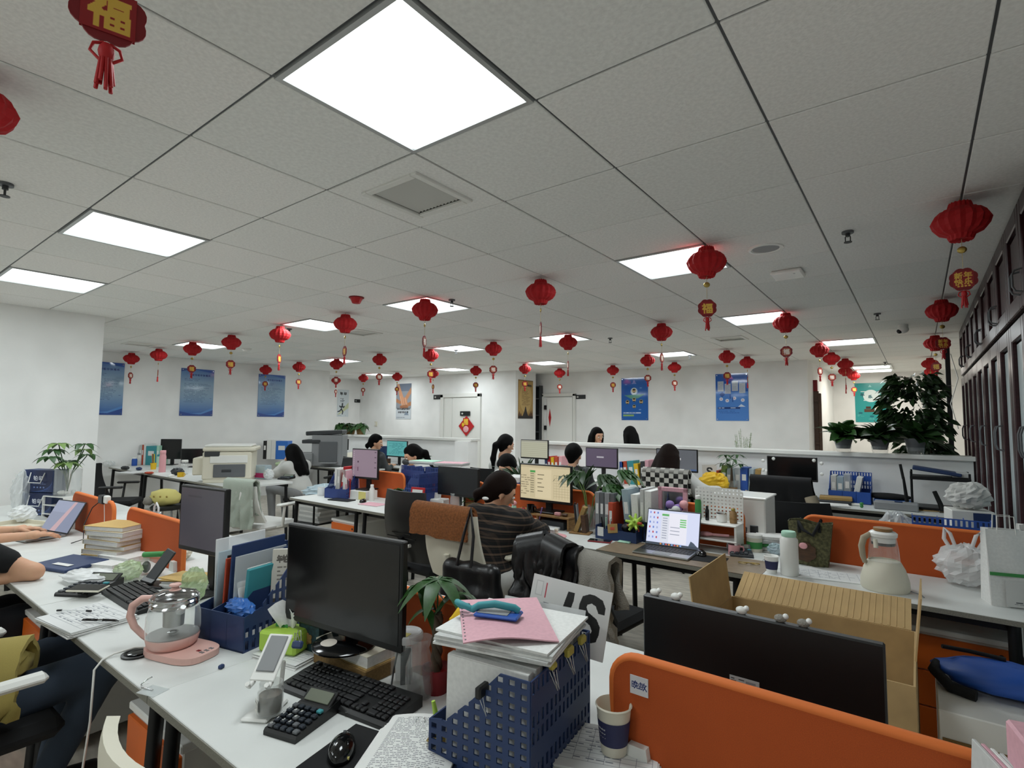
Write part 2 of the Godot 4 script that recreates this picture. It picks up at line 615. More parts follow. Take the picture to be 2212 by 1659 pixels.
func structure():
	slab("floor", Vector3(-12.4, -0.1, -14), Vector3(1.2, 0, 3.1), "floor", "light wood toned office floor under the desks")
	slab("wall_west", Vector3(-10.75, 0, -7.15), Vector3(-10.6, 2.7, 3), "wall", "white wall with three blue notices behind the white printer")
	slab("wall_corridor", Vector3(-12.35, 0, -9.2), Vector3(-12.2, 2.7, -7.0), "wall", "white corridor end wall with the running figure poster")
	slab("wall_corridor_side", Vector3(-12.35, 0, -7.15), Vector3(-10.75, 2.7, -7.0), "wall", "white corridor side wall behind the notice wall")
	slab("wall_back", Vector3(-12.35, 0, -9.35), Vector3(-6.87, 2.7, -9.2), "wall", "white wall with the joined hands poster and a white door")
	slab("wall_pier", Vector3(-7.2, 0, -9.96), Vector3(-6.87, 2.7, -9.35), "wall", "white pier with the tall golden poster")
	slab("wall_far", Vector3(-7.4, 0, -10.4), Vector3(-1.47, 2.7, -10.25), "wall", "long white wall with two blue posters beyond the half wall")
	slab("wall_side_room", Vector3(-1.62, 0, -13.7), Vector3(-1.47, 2.7, -10.4), "wall", "white side wall of the bright room")
	slab("wall_side_room_back", Vector3(-1.62, 0, -13.85), Vector3(1.15, 2.7, -13.7), "wall", "bright white wall with the teal poster")
	slab("wall_right", Vector3(1.0, 0, -13.7), Vector3(1.15, 2.7, 3), "wall", "white wall behind the dark wooden cabinets")
	slab("wall_front", Vector3(-10.75, 0, 3), Vector3(1.15, 2.7, 3.15), "wall", "white wall opposite the posters")
	slab("wall_left", Vector3(-7.6, 0, -1.9), Vector3(-6.95, 2.7, 3), "wall", "wide white pillar wall beside the navy gift boxes")
	for a in [[-10.6, -5.98, "low white half wall with a ledge below the joined hands poster"], [-4.75, 0.41, "low white half wall with a ledge carrying three potted plants"]]:
		var o := Node3D.new()
		o.name = "wall_half" if a[0] < -9 else "wall_half_right"
		add_child(o)
		tag(o, a[2], "half wall", "", "structure")
		o.position = Vector3(a[0], 0, -6.8)
		var w: float = a[1] - a[0]
		part(mb().box(Vector3(w / 2, 0.6, -0.07), Vector3(w, 1.2, 0.14)), "panel", "wall", o)
		part(mb().box(Vector3(w / 2, 1.222, -0.07), Vector3(w + 0.04, 0.045, 0.24), 0.006), "ledge", "white_pl", o)
		if a[0] < -9:
			part(mb().box(Vector3(w - 0.14, 0.6, 0.015), Vector3(0.3, 1.2, 0.2), 0.004), "pier", "wall", o)
	# doors
	var d := Node3D.new()
	d.name = "door_1"
	add_child(d)
	tag(d, "white closed door with a red diamond ornament beside the joined hands poster", "door", "", "structure")
	d.position = Vector3(-8.45, 0, -9.2)
	part(mb().box(Vector3(-0.58, 1.08, 0.02), Vector3(0.09, 2.16, 0.06), 0.006).box(Vector3(0.58, 1.08, 0.02), Vector3(0.09, 2.16, 0.06), 0.006).box(Vector3(0, 2.13, 0.02), Vector3(1.25, 0.09, 0.06), 0.006), "door_frame", "white_pl", d)
	part(mb().box(Vector3(0.14, 1.04, 0.006), Vector3(0.78, 2.08, 0.03), 0.003), "door_leaf", "white_pl", d)
	part(mb().box(Vector3(-0.4, 1.04, 0.006), Vector3(0.26, 2.08, 0.03), 0.003), "side_leaf", "white_pl", d)
	part(mb().box(Vector3(-0.2, 1.0, 0.05), Vector3(0.12, 0.02, 0.03), 0.004), "door_handle", "steel", d)
	d = Node3D.new()
	d.name = "door_2"
	add_child(d)
	tag(d, "white door standing ajar beside the dark shelf niche", "door", "", "structure")
	d.position = Vector3(-6.44, 0, -10.25)
	part(mb().box(Vector3(-0.42, 1.08, 0.02), Vector3(0.07, 2.16, 0.06), 0.006).box(Vector3(0.42, 1.08, 0.02), Vector3(0.07, 2.16, 0.06), 0.006).box(Vector3(0, 2.14, 0.02), Vector3(0.91, 0.07, 0.06), 0.006), "door_frame", "white_pl", d)
	part(mb().box(Vector3(0.05, 1.04, 0.03), Vector3(0.66, 2.08, 0.04), 0.003), "door_leaf", "white_gl", d)
	for y in [1.4, 1.86]:
		part(mb().box(Vector3(-0.32, y, 0.06), Vector3(0.06, 0.1, 0.03), 0.006), "hinge", "steel_black", d)
	var dia := PackedVector2Array([Vector2(0, 0.2), Vector2(0.035, 0), Vector2(0, -0.2), Vector2(-0.035, 0)])
	part(mb().at(Vector3(-0.2, 1.63, 0.055)).prism(dia, 0.006), "paper_ornament", "red", d)
	d = Node3D.new()
	d.name = "door_3"
	add_child(d)
	tag(d, "wood framed glass door with a long pull bar at the bright room", "door", "", "structure")
	d.position = Vector3(-1.47, 0, -10.85)
	part(mb().box(Vector3(0.03, 1.06, 0), Vector3(0.1, 2.12, 0.06), 0.004), "door_stile", "wood_dark", d)
	part(mb().box(Vector3(0.02, 2.22, 0), Vector3(0.09, 0.2, 0.07), 0.004), "red_couplet", "red_dark", d)
	part(mb().box(Vector3(0.1, 1.55, 0.05), Vector3(0.05, 1.06, 0.04), 0.01).box(Vector3(0.06, 1.95, 0.05), Vector3(0.08, 0.03, 0.03)).box(Vector3(0.06, 1.2, 0.05), Vector3(0.08, 0.03, 0.03)), "pull_bar", "wood_dark", d)
	# dark shelf niche and black posts by the cabinets
	var s := thing("shelf_unit", "tall dark open shelf in the narrow niche beside the golden poster", "shelf", Vector3(-6.98, 0, -10.1))
	part(mb().box(Vector3(0, 1.18, -0.13), Vector3(0.24, 2.36, 0.02)).box(Vector3(-0.115, 1.18, 0), Vector3(0.012, 2.36, 0.26)).box(Vector3(0.115, 1.18, -0.06), Vector3(0.012, 2.36, 0.14)), "case", "dark_grey", s)
	for y in [0.5, 0.9, 1.3, 1.68, 2.06, 2.34]:
		part(mb().box(Vector3(0, y, -0.06), Vector3(0.21, 0.018, 0.13)), "shelf_board", "mid_grey", s)
	s = thing("door_frame_posts", "pair of black metal posts behind the tall leafy tree", "frame", Vector3(0.32, 0, -8.6))
	part(mb().box(Vector3(0, 1.3, 0), Vector3(0.05, 2.6, 0.06), 0.004), "post", "steel_black", s)
	part(mb().box(Vector3(0.14, 1.3, 0.5), Vector3(0.05, 2.6, 0.06), 0.004), "post", "steel_black", s)
	part(mb().tube([Vector3(0.02, 2.4, 0.3), Vector3(0.08, 2.1, 0.3), Vector3(0.0, 1.8, 0.3), Vector3(0.06, 1.5, 0.3)], 0.006), "cable", "white_pl", s)

func cell_x(i: int) -> float:
	return -1.597 - 0.6 * i
func cell_z(k: int) -> float:
	return -1.435 - 0.6 * k

func ceiling_things():
	var ceil := Node3D.new()
	ceil.name = "ceiling"
	add_child(ceil)
	tag(ceil, "suspended ceiling of square off white tiles in a dark grid", "ceiling", "", "structure")
	part(mb().box(Vector3(-5.6, 2.75, -5.4), Vector3(13.6, 0.14, 17.0)), "slab", "white_pl", ceil)
	# cells are [left edge + 0.6, far edge + 0.6]; lights and vents leave a hole in the tiles
	var lit := {}
	for k in [-4, 0, 4, 8]:
		for x in [-0.997, -3.397, -5.197, -8.197]: lit[Vector2i(roundi((-1.597 - (x - 0.6)) / 0.6) - 0, k - 1)] = Vector2(x - 0.3, cell_z(k) + 0.3)
	for x in [-0.397, -2.797, -5.197, -7.597, -9.997]: lit[Vector2i(roundi((-0.997 - x) / 0.6), 11)] = Vector2(x - 0.3, cell_z(12) + 0.3)
	var vents := [Vector2(-1.897, -1.735), Vector2(-5.497, -4.135), Vector2(-1.897, -7.135), Vector2(-9.097, -2.935)]
	var holes := {}
	for q in lit.values(): holes[Vector2i(roundi(q.x * 100), roundi(q.y * 100))] = true
	var grp := "lit ceiling panels"
	var proto: Node3D = null
	for q in lit.values():
		var t: Node3D
		if proto == null:
			t = thing("ceiling_light", "square white light panel set flush in the ceiling grid", "ceiling light", Vector3(q.x, CEIL, q.y), 0, grp)
			var f := mb()
			for s in [-1, 1]:
				f.box(Vector3(s * 0.287, 0.004, 0), Vector3(0.018, 0.02, 0.592)).box(Vector3(0, 0.004, s * 0.287), Vector3(0.556, 0.02, 0.018))
			part(f, "frame", "alu", t)
			part(mb().box(Vector3(0, 0.008, 0), Vector3(0.556, 0.01, 0.556)), "diffuser", "panel_light", t)
			var l := AreaLight3D.new()
			l.name = "panel_glow"
			l.area_size = Vector2(0.55, 0.55)
			l.light_energy = 1.5
			l.light_color = Color(0.955, 0.99, 1.0)
			l.shadow_enabled = true
			l.position = Vector3(0, -0.012, 0)
			l.rotation.x = -PI / 2
			l.area_range = 30.0
			t.add_child(l)
			proto = t
		else:
			t = copy(proto, Vector3(q.x, CEIL, q.y), 0)
	# two tubes in the bright room
	var tb := thing("tube_light", "pair of fluorescent tubes on the bright room ceiling", "ceiling light", Vector3(-0.66, CEIL - 0.002, -12.35))
	part(mb().box(Vector3(0, -0.012, 0), Vector3(0.62, 0.02, 1.3)), "housing", "white_pl", tb)
	for z in [-0.42, 0.42]:
		part(mb().box(Vector3(0, -0.035, z), Vector3(0.56, 0.03, 0.2), 0.01), "tube", "panel_light", tb)
	var tl := AreaLight3D.new()
	tl.name = "tube_glow"
	tl.area_size = Vector2(0.55, 1.2)
	tl.light_energy = 2.6
	tl.light_color = Color(1.0, 0.98, 0.93)
	tl.shadow_enabled = true
	tl.position = Vector3(0, -0.06, 0)
	tl.rotation.x = -PI / 2
	tl.area_range = 30.0
	tb.add_child(tl)
	# tiles
	var cells := []
	for i in range(-5, 19):
		for k in range(-8, 22):
			var c := Vector3(-1.897 - 0.6 * i, CEIL, -1.735 - 0.6 * k)
			if holes.has(Vector2i(roundi(c.x * 100), roundi(c.z * 100))): continue
			if c.x > 0.9 or c.x < -12.3: continue
			var r := c - EYE
			var d := -r.dot(cb.z)
			var px := 1106 + FL * r.dot(cb.x) / maxf(d, 0.01)
			var py := 829.5 - FL * r.dot(cb.y) / maxf(d, 0.01)
			var seen := d > 0.3 and px > -250 and px < 2500 and py > -350 and py < 1659
			cells.append([d if seen else 100.0 + absf(d), c])
	cells.sort_custom(func(a, b): return a[0] < b[0])
	var tm := mesh_of(mb().box(Vector3(0, 0.009, 0), Vector3(0.591, 0.018, 0.591), 0.003))
	var vm := mb()
	for sx in [-1, 1]:
		vm.box(Vector3(sx * 0.24, 0.009, 0), Vector3(0.111, 0.018, 0.591)).box(Vector3(0, 0.009, sx * 0.24), Vector3(0.369, 0.018, 0.111))
	var vmesh := mesh_of(vm)
	var rest := mb()
	for n in cells.size():
		var c: Vector3 = cells[n][1]
		var is_vent := vents.any(func(q): return Vector2(c.x, c.z).distance_to(q) < 0.1)
		if n < 296 or is_vent:
			var o := part(vmesh if is_vent else tm, "ceiling_tile", ["tile", "tile2", "tile3"][rng.randi() % 3], ceil)
			o.position = c
		else:
			rest.box(c + Vector3(0, 0.009, 0), Vector3(0.591, 0.018, 0.591))
	var o2 := part(rest, "far_tiles", "tile", ceil)
	o2.set_meta("kind", "stuff")
	for i in range(-5, 20):
		var o := part(mb().box(Vector3(0, 0, 0), Vector3(0.024, 0.01, 17)), "grid_bar", "tbar", ceil)
		o.position = Vector3(cell_x(i), CEIL + 0.012, -5.4)
	for k in range(-8, 22):
		var o := part(mb().box(Vector3(0, 0, 0), Vector3(13.6, 0.01, 0.024)), "grid_bar", "tbar", ceil)
		o.position = Vector3(-5.6, CEIL + 0.0125, cell_z(k))
	# vents
	for q in vents:
		var t := thing("air_vent", "square white ceiling air vent with thin louvres " + ["near the largest light panel", "behind the row of lanterns", "near the dark cabinets", "above the blue notices"][vents.find(q)], "air vent", Vector3(q.x, CEIL, q.y))
		var f := mb()
		for s in [-1, 1]:
			f.box(Vector3(s * 0.172, -0.004, 0), Vector3(0.036, 0.016, 0.38), 0.004).box(Vector3(0, -0.004, s * 0.172), Vector3(0.308, 0.016, 0.036), 0.004)
		part(f, "frame", "white_pl", t)
		part(mb().box(Vector3(0, 0.06, 0), Vector3(0.33, 0.01, 0.33)), "duct", "grey_pl", t)
		for i in 13:
			part(mb().at(Vector3(-0.144 + i * 0.024, 0.012, 0), 0, 0, 0.75).box(Vector3.ZERO, Vector3(0.026, 0.002, 0.31)), "louvre", "white_pl", t)
	# small fittings
	var n := 0
	for q in [[12, 404, "at the left pillar"], [1831, 508, "beside the round speaker"], [1895, 685, "near the camera dome"], [976, 655, "against the lit panel"], [1318, 738, "beyond the lantern row"], [985, 764, "between far light panels"], [625, 718, "beside a bright lantern"], [1912, 790, "in front of the bright room"], [1490, 775, "above the two blue posters"]]:
		var p := P(q[0], q[1] - 8.0, CEIL)
		var t := thing("sprinkler", "dark ceiling sprinkler head " + q[2], "sprinkler", p, 0, "ceiling sprinklers")
		part(mb().cyl(Vector3(0, -0.012, 0), 0.03, 0.012, 14), "rosette", "mid_grey", t)
		part(mb().cyl(Vector3(0, -0.03, 0), 0.012, 0.02, 10).bar(Vector3(-0.012, -0.03, 0), Vector3(-0.012, -0.06, 0), 0.003).bar(Vector3(0.012, -0.03, 0), Vector3(0.012, -0.06, 0), 0.003).cyl(Vector3(0, -0.064, 0), 0.02, 0.004, 12), "deflector", "dark_grey", t)
		n += 1
	var t := thing("ceiling_speaker", "round flat white ceiling speaker with a rim", "speaker", P(1654, 536, CEIL))
	part(mb().lathe([Vector2(0.0, -0.004), Vector2(0.078, -0.004), Vector2(0.085, -0.01), Vector2(0.1, -0.008), Vector2(0.102, 0)], 28), "rim", "white_gl", t)
	part(mb().lathe([Vector2(0, -0.007), Vector2(0.077, -0.005)], 28), "grille", "grey_pl", t)
	t = thing("wifi_access_point", "flat square white plate mounted under the ceiling", "access point", P(1702, 588, CEIL))
	part(mb().box(Vector3(0, -0.016, 0), Vector3(0.2, 0.03, 0.2), 0.01), "body", "white_gl", t)
	part(mb().box(Vector3(0.05, -0.0315, 0.06), Vector3(0.012, 0.002, 0.012)), "indicator", "grey_pl", t)
	t = thing("fire_alarm", "small red alarm dome on the ceiling", "alarm", P(770, 642, CEIL))
	part(mb().lathe([Vector2(0, -0.055), Vector2(0.035, -0.055), Vector2(0.06, 0)], 8), "cone", "red", t)
	part(mb().cyl(Vector3(0, -0.008, 0), 0.066, 0.008, 20), "base", "red_dark", t)
	t = thing("smoke_detector", "flat white round smoke detector near the blue notices", "detector", P(533, 753, CEIL))
	part(mb().lathe([Vector2(0, -0.045), Vector2(0.05, -0.04), Vector2(0.07, -0.015), Vector2(0.07, 0)], 20), "body", "white_gl", t)
	t = thing("security_camera", "white dome security camera with a dark lens under the ceiling", "camera", P(1950, 702, CEIL))
	part(mb().cyl(Vector3(0, -0.03, 0), 0.05, 0.03, 20), "base", "white_gl", t)
	part(mb().ell(Vector3(0, -0.05, 0), Vector3(0.055, 0.045, 0.055)), "housing", "white_gl", t)
	part(mb().ell(Vector3(-0.03, -0.07, 0.02), Vector3(0.028, 0.026, 0.028)), "lens", "black_gl", t)

func cabinets():
	var n := 0
	for i in 5:
		var z := -7.9 + i * 1.0
		var t := thing("wall_cabinet", "dark glossy wooden cabinet unit with frosted glass doors, " + ["next to the tall leafy tree", "second from the tall leafy tree", "third from the tall leafy tree", "fourth from the tall leafy tree", "fifth from the tall leafy tree", "sixth from the tall leafy tree"][i], "cabinet", Vector3(0.41, 0, z), 0, "row of dark wooden cabinets")
		part(mb().box(Vector3(0.25, 1.33, 0.5), Vector3(0.46, 2.6, 0.998)), "body", "lacquer_dark", t)
		for s in 2:
			var c := 0.25 + 0.5 * s
			var hs := 0.19 if s == 0 else -0.19
			var dr := part(frame_panel(0.494, 1.98, 0.075), "door", "lacquer", t)
			dr.position = Vector3(0.008, 1.08, c)
			var gl := part(mb().box(Vector3(0.012, 0.03, 0), Vector3(0.006, 1.72, 0.34)), "glass_panel", "frosted", dr)
			gl.set_meta("label", "frosted pale glass panel")
			part(handle_shape(0.15), "handle", "mid_grey", dr).position = Vector3(-0.012, 0.39, hs + (0.02 if s == 0 else -0.02))
			var up := part(frame_panel(0.494, 0.5, 0.07), "upper_door", "lacquer", t)
			up.position = Vector3(0.008, 2.35, c)
			part(mb().box(Vector3(0.008, 0, 0), Vector3(0.012, 0.3, 0.29), 0.006), "raised_panel", "lacquer", up)
			part(handle_shape(0.11), "handle", "mid_grey", up).position = Vector3(-0.012, -0.13, hs + (0.02 if s == 0 else -0.02))

func frame_panel(w: float, h: float, s: float) -> B:
	var b := mb()
	for k in [-1, 1]:
		b.box(Vector3(0, 0, k * (w - s) / 2), Vector3(0.024, h, s), 0.005)
		b.box(Vector3(0, k * (h - s * 1.2) / 2, 0), Vector3(0.024, s * 1.2, w - 2 * s), 0.005)
	return b

func handle_shape(h: float) -> B:
	return mb().tube([Vector3(0, -h / 2, 0), Vector3(-0.025, -h / 2 + 0.006, 0), Vector3(-0.034, -h / 4, 0), Vector3(-0.034, h / 4, 0), Vector3(-0.025, h / 2 - 0.006, 0), Vector3(0, h / 2, 0)], 0.005, 6)

func wall_plate(called: String, m, a: Vector3, b: Vector3, turn: float, th: float, label: String, cat: String, studs := false):
	var w := Vector2(a.x - b.x, a.z - b.z).length()
	var h := absf(a.y - b.y)
	var t := thing(called, label, cat, (a + b) / 2 + Vector3(sin(turn), 0, cos(turn)) * (th / 2 + 0.001), turn)
	part(mb().plate(w, h, th), "print", m, t)
	if studs:
		for sx in [-1, 1]:
			for sy in [-1, 1]:
				part(mb().at(Vector3(sx * (w / 2 - 0.025), sy * (h / 2 - 0.025), th / 2), 0, PI / 2).cyl(Vector3.ZERO, 0.008, 0.008, 10), "stud", "chrome", t)
	return t

func posters():
	var im := img(190, 290, "8fb3d6")
	for y in 290:
		var k := absf(y - 130.0) / 160.0
		im.fill_rect(Rect2i(0, y, 190, 1), Color("8fabc2").lerp(Color("2c5ea8"), clampf(k * k * 1.2, 0, 1)))
	poly(im, PackedVector2Array([Vector2(0, 20), Vector2(70, 0), Vector2(0, 0)]), "1f4a92")
	poly(im, PackedVector2Array([Vector2(60, 0), Vector2(190, 22), Vector2(190, 0)]), "2a5aa8")
	for i in 7: glyph(im, ["xin", "nian", "bo", "yin", "kuai", "fu", "le"][i], 62 + i * 15.5, 32, 12, 2, "23407f")
	print_lines(im, 20, 62, 110, 2, 9, "35507a", 2.0)
	print_lines(im, 20, 92, 150, 15, 8, "3d5a80", 2.0)
	poly(im, PackedVector2Array([Vector2(0, 290), Vector2(0, 262), Vector2(60, 276), Vector2(120, 278), Vector2(190, 250), Vector2(190, 290)]), "17428f")
	poly(im, PackedVector2Array([Vector2(60, 276), Vector2(120, 270), Vector2(190, 236), Vector2(190, 252), Vector2(120, 280)]), "4f86c6")
	pic("poster_notice", im, 0.06)
	M.poster_notice.clearcoat_enabled = true
	for a in [[-3.21, -2.64, "nearest the pillar"], [-4.65, -4.08, "middle of three"], [-6.08, -5.51, "nearest the corridor"]]:
		wall_plate("wall_notice", "poster_notice", Vector3(-10.6, 1.59, a[0]), Vector3(-10.6, 2.455, a[1]), PI / 2, 0.008, "glossy blue gradient notice with lines of text on the white wall, " + a[2], "notice", true)
	# running figure
	im = img(110, 240, "d3dbdf")
	poly(im, PackedVector2Array([Vector2(0, 225), Vector2(110, 110), Vector2(110, 160), Vector2(30, 215)]), "c9cfa8")
	glyph(im, "nian", 24, 22, 28, 5, "222222")
	glyph(im, "yin", 62, 22, 26, 5, "222222")
	print_lines(im, 28, 78, 40, 4, 9, "33383d", 4.0)
	for s in [[46, 128, 52, 140], [48, 140, 40, 172], [40, 172, 56, 196], [56, 196, 50, 216], [40, 172, 26, 190], [26, 190, 8, 196], [48, 146, 30, 156], [30, 156, 24, 146], [48, 146, 60, 158], [60, 158, 68, 148]]:
		stroke(im, Vector2(s[0], s[1]), Vector2(s[2], s[3]), 8, "2c3138")
	disc(im, 50, 126, 7, 8, "2c3138")
	print_lines(im, 8, 228, 90, 1, 6, "8a9094", 3.0)
	pic("poster_runner", im, 0.4)
	wall_plate("poster", "poster_runner", Vector3(-12.2, 1.62, -8.83), Vector3(-12.2, 2.34, -8.48), PI / 2, 0.006, "narrow pale poster of a dark running figure in the corridor", "poster")
	# joined hands
	im = img(120, 190, "8b9097")
	rect(im, 0, 0, 120, 40, "6c7686")
	poly(im, PackedVector2Array([Vector2(4, 0), Vector2(22, 0), Vector2(52, 60), Vector2(70, 100), Vector2(50, 110), Vector2(30, 80)]), "c9926f")
	poly(im, PackedVector2Array([Vector2(118, 20), Vector2(120, 50), Vector2(90, 86), Vector2(72, 92), Vector2(70, 74)]), "b98563")
	poly(im, PackedVector2Array([Vector2(0, 78), Vector2(0, 98), Vector2(34, 110), Vector2(46, 96)]), "b07a58")
	poly(im, PackedVector2Array([Vector2(120, 96), Vector2(120, 118), Vector2(84, 124), Vector2(80, 108)]), "a87452")
	for i in 6: stroke(im, Vector2(36 + i * 9, 70 + i * 2), Vector2(50 + i * 9, 118 + (i % 2) * 6), 7, ["d5a07e", "c28a68", "cf9a78", "b98262", "d2a080", "be8a68"][i])
	poly(im, PackedVector2Array([Vector2(30, 118), Vector2(92, 112), Vector2(98, 128), Vector2(60, 136), Vector2(34, 130)]), "9c6a4c")
	rect(im, 0, 134, 120, 56, "c7cdd2")
	for i in 8: glyph(im, ["nian", "yin", "le", "xin", "bo", "nian", "kuai", "yin"][i], 10 + i * 13, 130, 12, 2.4, "2b2f33")
	for i in 6: glyph(im, ["yin", "xin", "nian", "bo", "le", "fu"][i], 18 + i * 14, 148, 11, 2.4, "2b2f33")
	poly(im, PackedVector2Array([Vector2(64, 168), Vector2(84, 150), Vector2(104, 168)]), "7f8d9c")
	print_lines(im, 6, 180, 108, 1, 6, "7b848c", 3.0)
	pic("poster_hands", im, 0.35)
	wall_plate("poster", "poster_hands", Vector3(-10.7, 1.57, -9.2), Vector3(-10.14, 2.47, -9.2), 0, 0.006, "grey poster with several joined hands above two lines of writing", "poster")
	# golden poster
	im = img(110, 240, "b18e4f")
	disc(im, 55, 110, 46, 90, "c4a468")
	rect(im, 0, 0, 110, 6, "7b5c2a")
	for i in 5: glyph(im, ["fu", "nian", "yin", "xin", "le"][i], 30 + i * 14, 26, 13, 2.5, "2e2112")
	print_lines(im, 26, 50, 62, 22, 5, "7c6033", 2.0)
	for t in [[8, 22, 190], [20, 14, 202], [92, 20, 188], [80, 12, 200], [102, 14, 176]]:
		poly(im, PackedVector2Array([Vector2(t[0] - t[1] / 2.0, 226), Vector2(t[0], t[2]), Vector2(t[0] + t[1] / 2.0, 226)]), "5a3818")
	poly(im, PackedVector2Array([Vector2(30, 226), Vector2(44, 196), Vector2(52, 164), Vector2(56, 166), Vector2(64, 200), Vector2(76, 226)]), "241c1b")
	rect(im, 0, 224, 110, 16, "201a18")
	pic("poster_gold", im, 0.3)
	wall_plate("poster", "poster_gold", Vector3(-6.87, 1.6, -9.84), Vector3(-6.87, 2.445, -9.29), PI / 2, 0.008, "tall golden poster with dark spires along the bottom on the white pier", "poster")
	# two blue posters and the teal one
	im = img(190, 290, "1f61b4")
	poly(im, PackedVector2Array([Vector2(92, 12), Vector2(104, 34), Vector2(80, 34)]), "8f8fd0")
	rect(im, 76, 37, 32, 4, "9fa9dc")
	disc(im, 92, 92, 25, 25, "c5d3e2")
	poly(im, PackedVector2Array([Vector2(20, 118), Vector2(170, 112), Vector2(120, 140), Vector2(70, 144)]), "5f9c8e")
	for q in [[92, 88, 12], [92, 150, 11], [44, 166, 11], [142, 164, 11], [92, 196, 10]]:
		disc(im, q[0], q[1], q[2] * 1.15, q[2] * 1.3, "c9b86a")
		disc(im, q[0], q[1], q[2] * 0.7, q[2] * 0.8, "d9b28e")
		disc(im, q[0], q[1] - q[2] * 0.55, q[2] * 0.8, q[2] * 0.5, "1c2026")
		rect(im, q[0] - q[2] * 0.6, q[1] + q[2] * 0.7, q[2] * 1.2, q[2] * 0.5, "1c2a33")
	rect(im, 12, 236, 128, 9, "c3d3ea")
	print_lines(im, 12, 238, 126, 1, 9, "4d74b4", 4.0)
	rect(im, 12, 252, 78, 12, "8fb36a")
	for c in [[34, 44], [140, 70], [134, 218]]: disc(im, c[0], c[1], 9, 4, "6f9fd6")
	pic("poster_team", im, 0.06)
	wall_plate("poster", "poster_team", Vector3(-4.9, 1.585, -10.25), Vector3(-4.32, 2.45, -10.25), 0, 0.008, "bright blue poster with five round portraits in a cross pattern", "poster", true)
	im = img(190, 290, "1f5bb0")
	rect(im, 0, 112, 190, 178, "4a83d0")
	poly(im, PackedVector2Array([Vector2(92, 10), Vector2(104, 30), Vector2(80, 30)]), "8d86cc")
	for q in [[12, 46], [54, 62], [96, 46], [138, 60]]:
		rect(im, q[0], q[1], 36, 62, "b4bcc8")
		print_lines(im, q[0] + 5, q[1] + 10, 26, 6, 8, "8b95a6", 2.0)
	poly(im, PackedVector2Array([Vector2(38, 112), Vector2(54, 128), Vector2(38, 144), Vector2(22, 128)]), "1c4f9e")
	for q in [[32, 156], [68, 166], [110, 152], [158, 164]]:
		disc(im, q[0], q[1], 11, 11, "d6dcec")
		disc(im, q[0], q[1], 4, 4, "c79aa4")
	for q in [[86, 130], [100, 150]]: stroke(im, Vector2(q[0], q[1]), Vector2(q[0], q[1] + 22), 6, "1c4f9e")
	poly(im, PackedVector2Array([Vector2(130, 204), Vector2(148, 188), Vector2(172, 204)]), "cfdcef")
	rect(im, 12, 206, 130, 12, "1d3f7c")
	print_lines(im, 16, 209, 122, 1, 9, "bccbe6", 5.0)
	print_lines(im, 14, 230, 124, 2, 10, "2a58a4", 3.0)
	pic("poster_papers", im, 0.06)
	wall_plate("poster", "poster_papers", Vector3(-2.99, 1.585, -10.25), Vector3(-2.42, 2.45, -10.25), 0, 0.008, "blue poster with four grey document pages and pale circles", "poster", true)
	im = img(190, 280, "2f9d9c")
	poly(im, PackedVector2Array([Vector2(88, 12), Vector2(98, 28), Vector2(78, 28)]), "86d0cf")
	disc(im, 92, 92, 44, 44, "dfeceb")
	for i in 9: rect(im, 34 + (i * 37) % 40, 58 + i * 8, 60 + (i * 23) % 50, 5, "dfeceb")
	for i in 3: glyph(im, ["nian", "le", "xin"][i], 32 + i * 44, 72 + i * 14, 24, 3.5, "1b5c66")
	rect(im, 52, 186, 58, 22, "5b3d2c")
	rect(im, 62, 168, 28, 16, "4a3020")
	disc(im, 122, 172, 13, 15, "e6d9c6")
	disc(im, 124, 160, 14, 7, "20242a")
	rect(im, 112, 186, 22, 16, "e4eef0")
	for q in [[30, 214], [94, 238], [158, 214]]:
		disc(im, q[0], q[1], 12, 7, "1f6d79")
		print_lines(im, q[0] - 18, q[1] + 12, 36, 3, 5, "6fbfbe", 2.0)
	pic("poster_teal", im, 0.25)
	wall_plate("poster", "poster_teal", Vector3(-1.07, 1.585, -13.7), Vector3(-0.48, 2.42, -13.7), 0, 0.008, "teal poster with a figure at a brown desk in the bright room", "poster", true)
	# name plates and ornaments
	im = img(96, 44, "16181a")
	disc(im, 22, 22, 9, 9, "c9c9c4")
	print_lines(im, 42, 17, 44, 1, 10, "d2d2cc", 8.0)
	pic("plate_black", im, 0.3)
	wall_plate("door_plate", "plate_black", Vector3(-12.2, 2.01, -9.2), Vector3(-12.2, 2.1, -9.02), PI / 2, 0.012, "small black door plate on the corridor end wall", "sign")
	wall_plate("door_plate", "plate_black", Vector3(-9.34, 2.05, -9.2), Vector3(-9.07, 2.16, -9.2), 0, 0.012, "small black room plate on the wall left of the closed white door", "sign")
	wall_plate("door_plate", "plate_black", Vector3(-8.43, 1.655, -9.165), Vector3(-8.13, 1.76, -9.165), 0, 0.012, "small black room plate fixed on the closed white door", "sign")
	wall_plate("door_plate", "plate_black", Vector3(-6.0, 2.04, -10.25), Vector3(-5.75, 2.13, -10.25), 0, 0.012, "small black room plate beside the door standing ajar", "sign")
	var t := thing("door_ornament", "red diamond new year ornament with gold lettering hanging on the white door", "ornament", Vector3(-8.24, 1.42, -9.16))
	var dia := PackedVector2Array([Vector2(0, 0.23), Vector2(0.235, 0), Vector2(0, -0.23), Vector2(-0.235, 0)])
	part(mb().prism(dia, 0.01), "diamond", "red", t)
	im = img(64, 64, "b5151b")
	glyph(im, "fu", 6, 6, 52, 8, "e3b93c")
	pic("fu_gold", im, 0.5)
	part(mb().at(Vector3(0, 0.1, 0.012)).plate(0.17, 0.17, 0.008), "gold_character", "fu_gold", t)
	part(mb().at(Vector3(0, -0.07, 0.01)).ell(Vector3.ZERO, Vector3(0.085, 0.075, 0.012)), "pale_relief", "pink_soft", t)
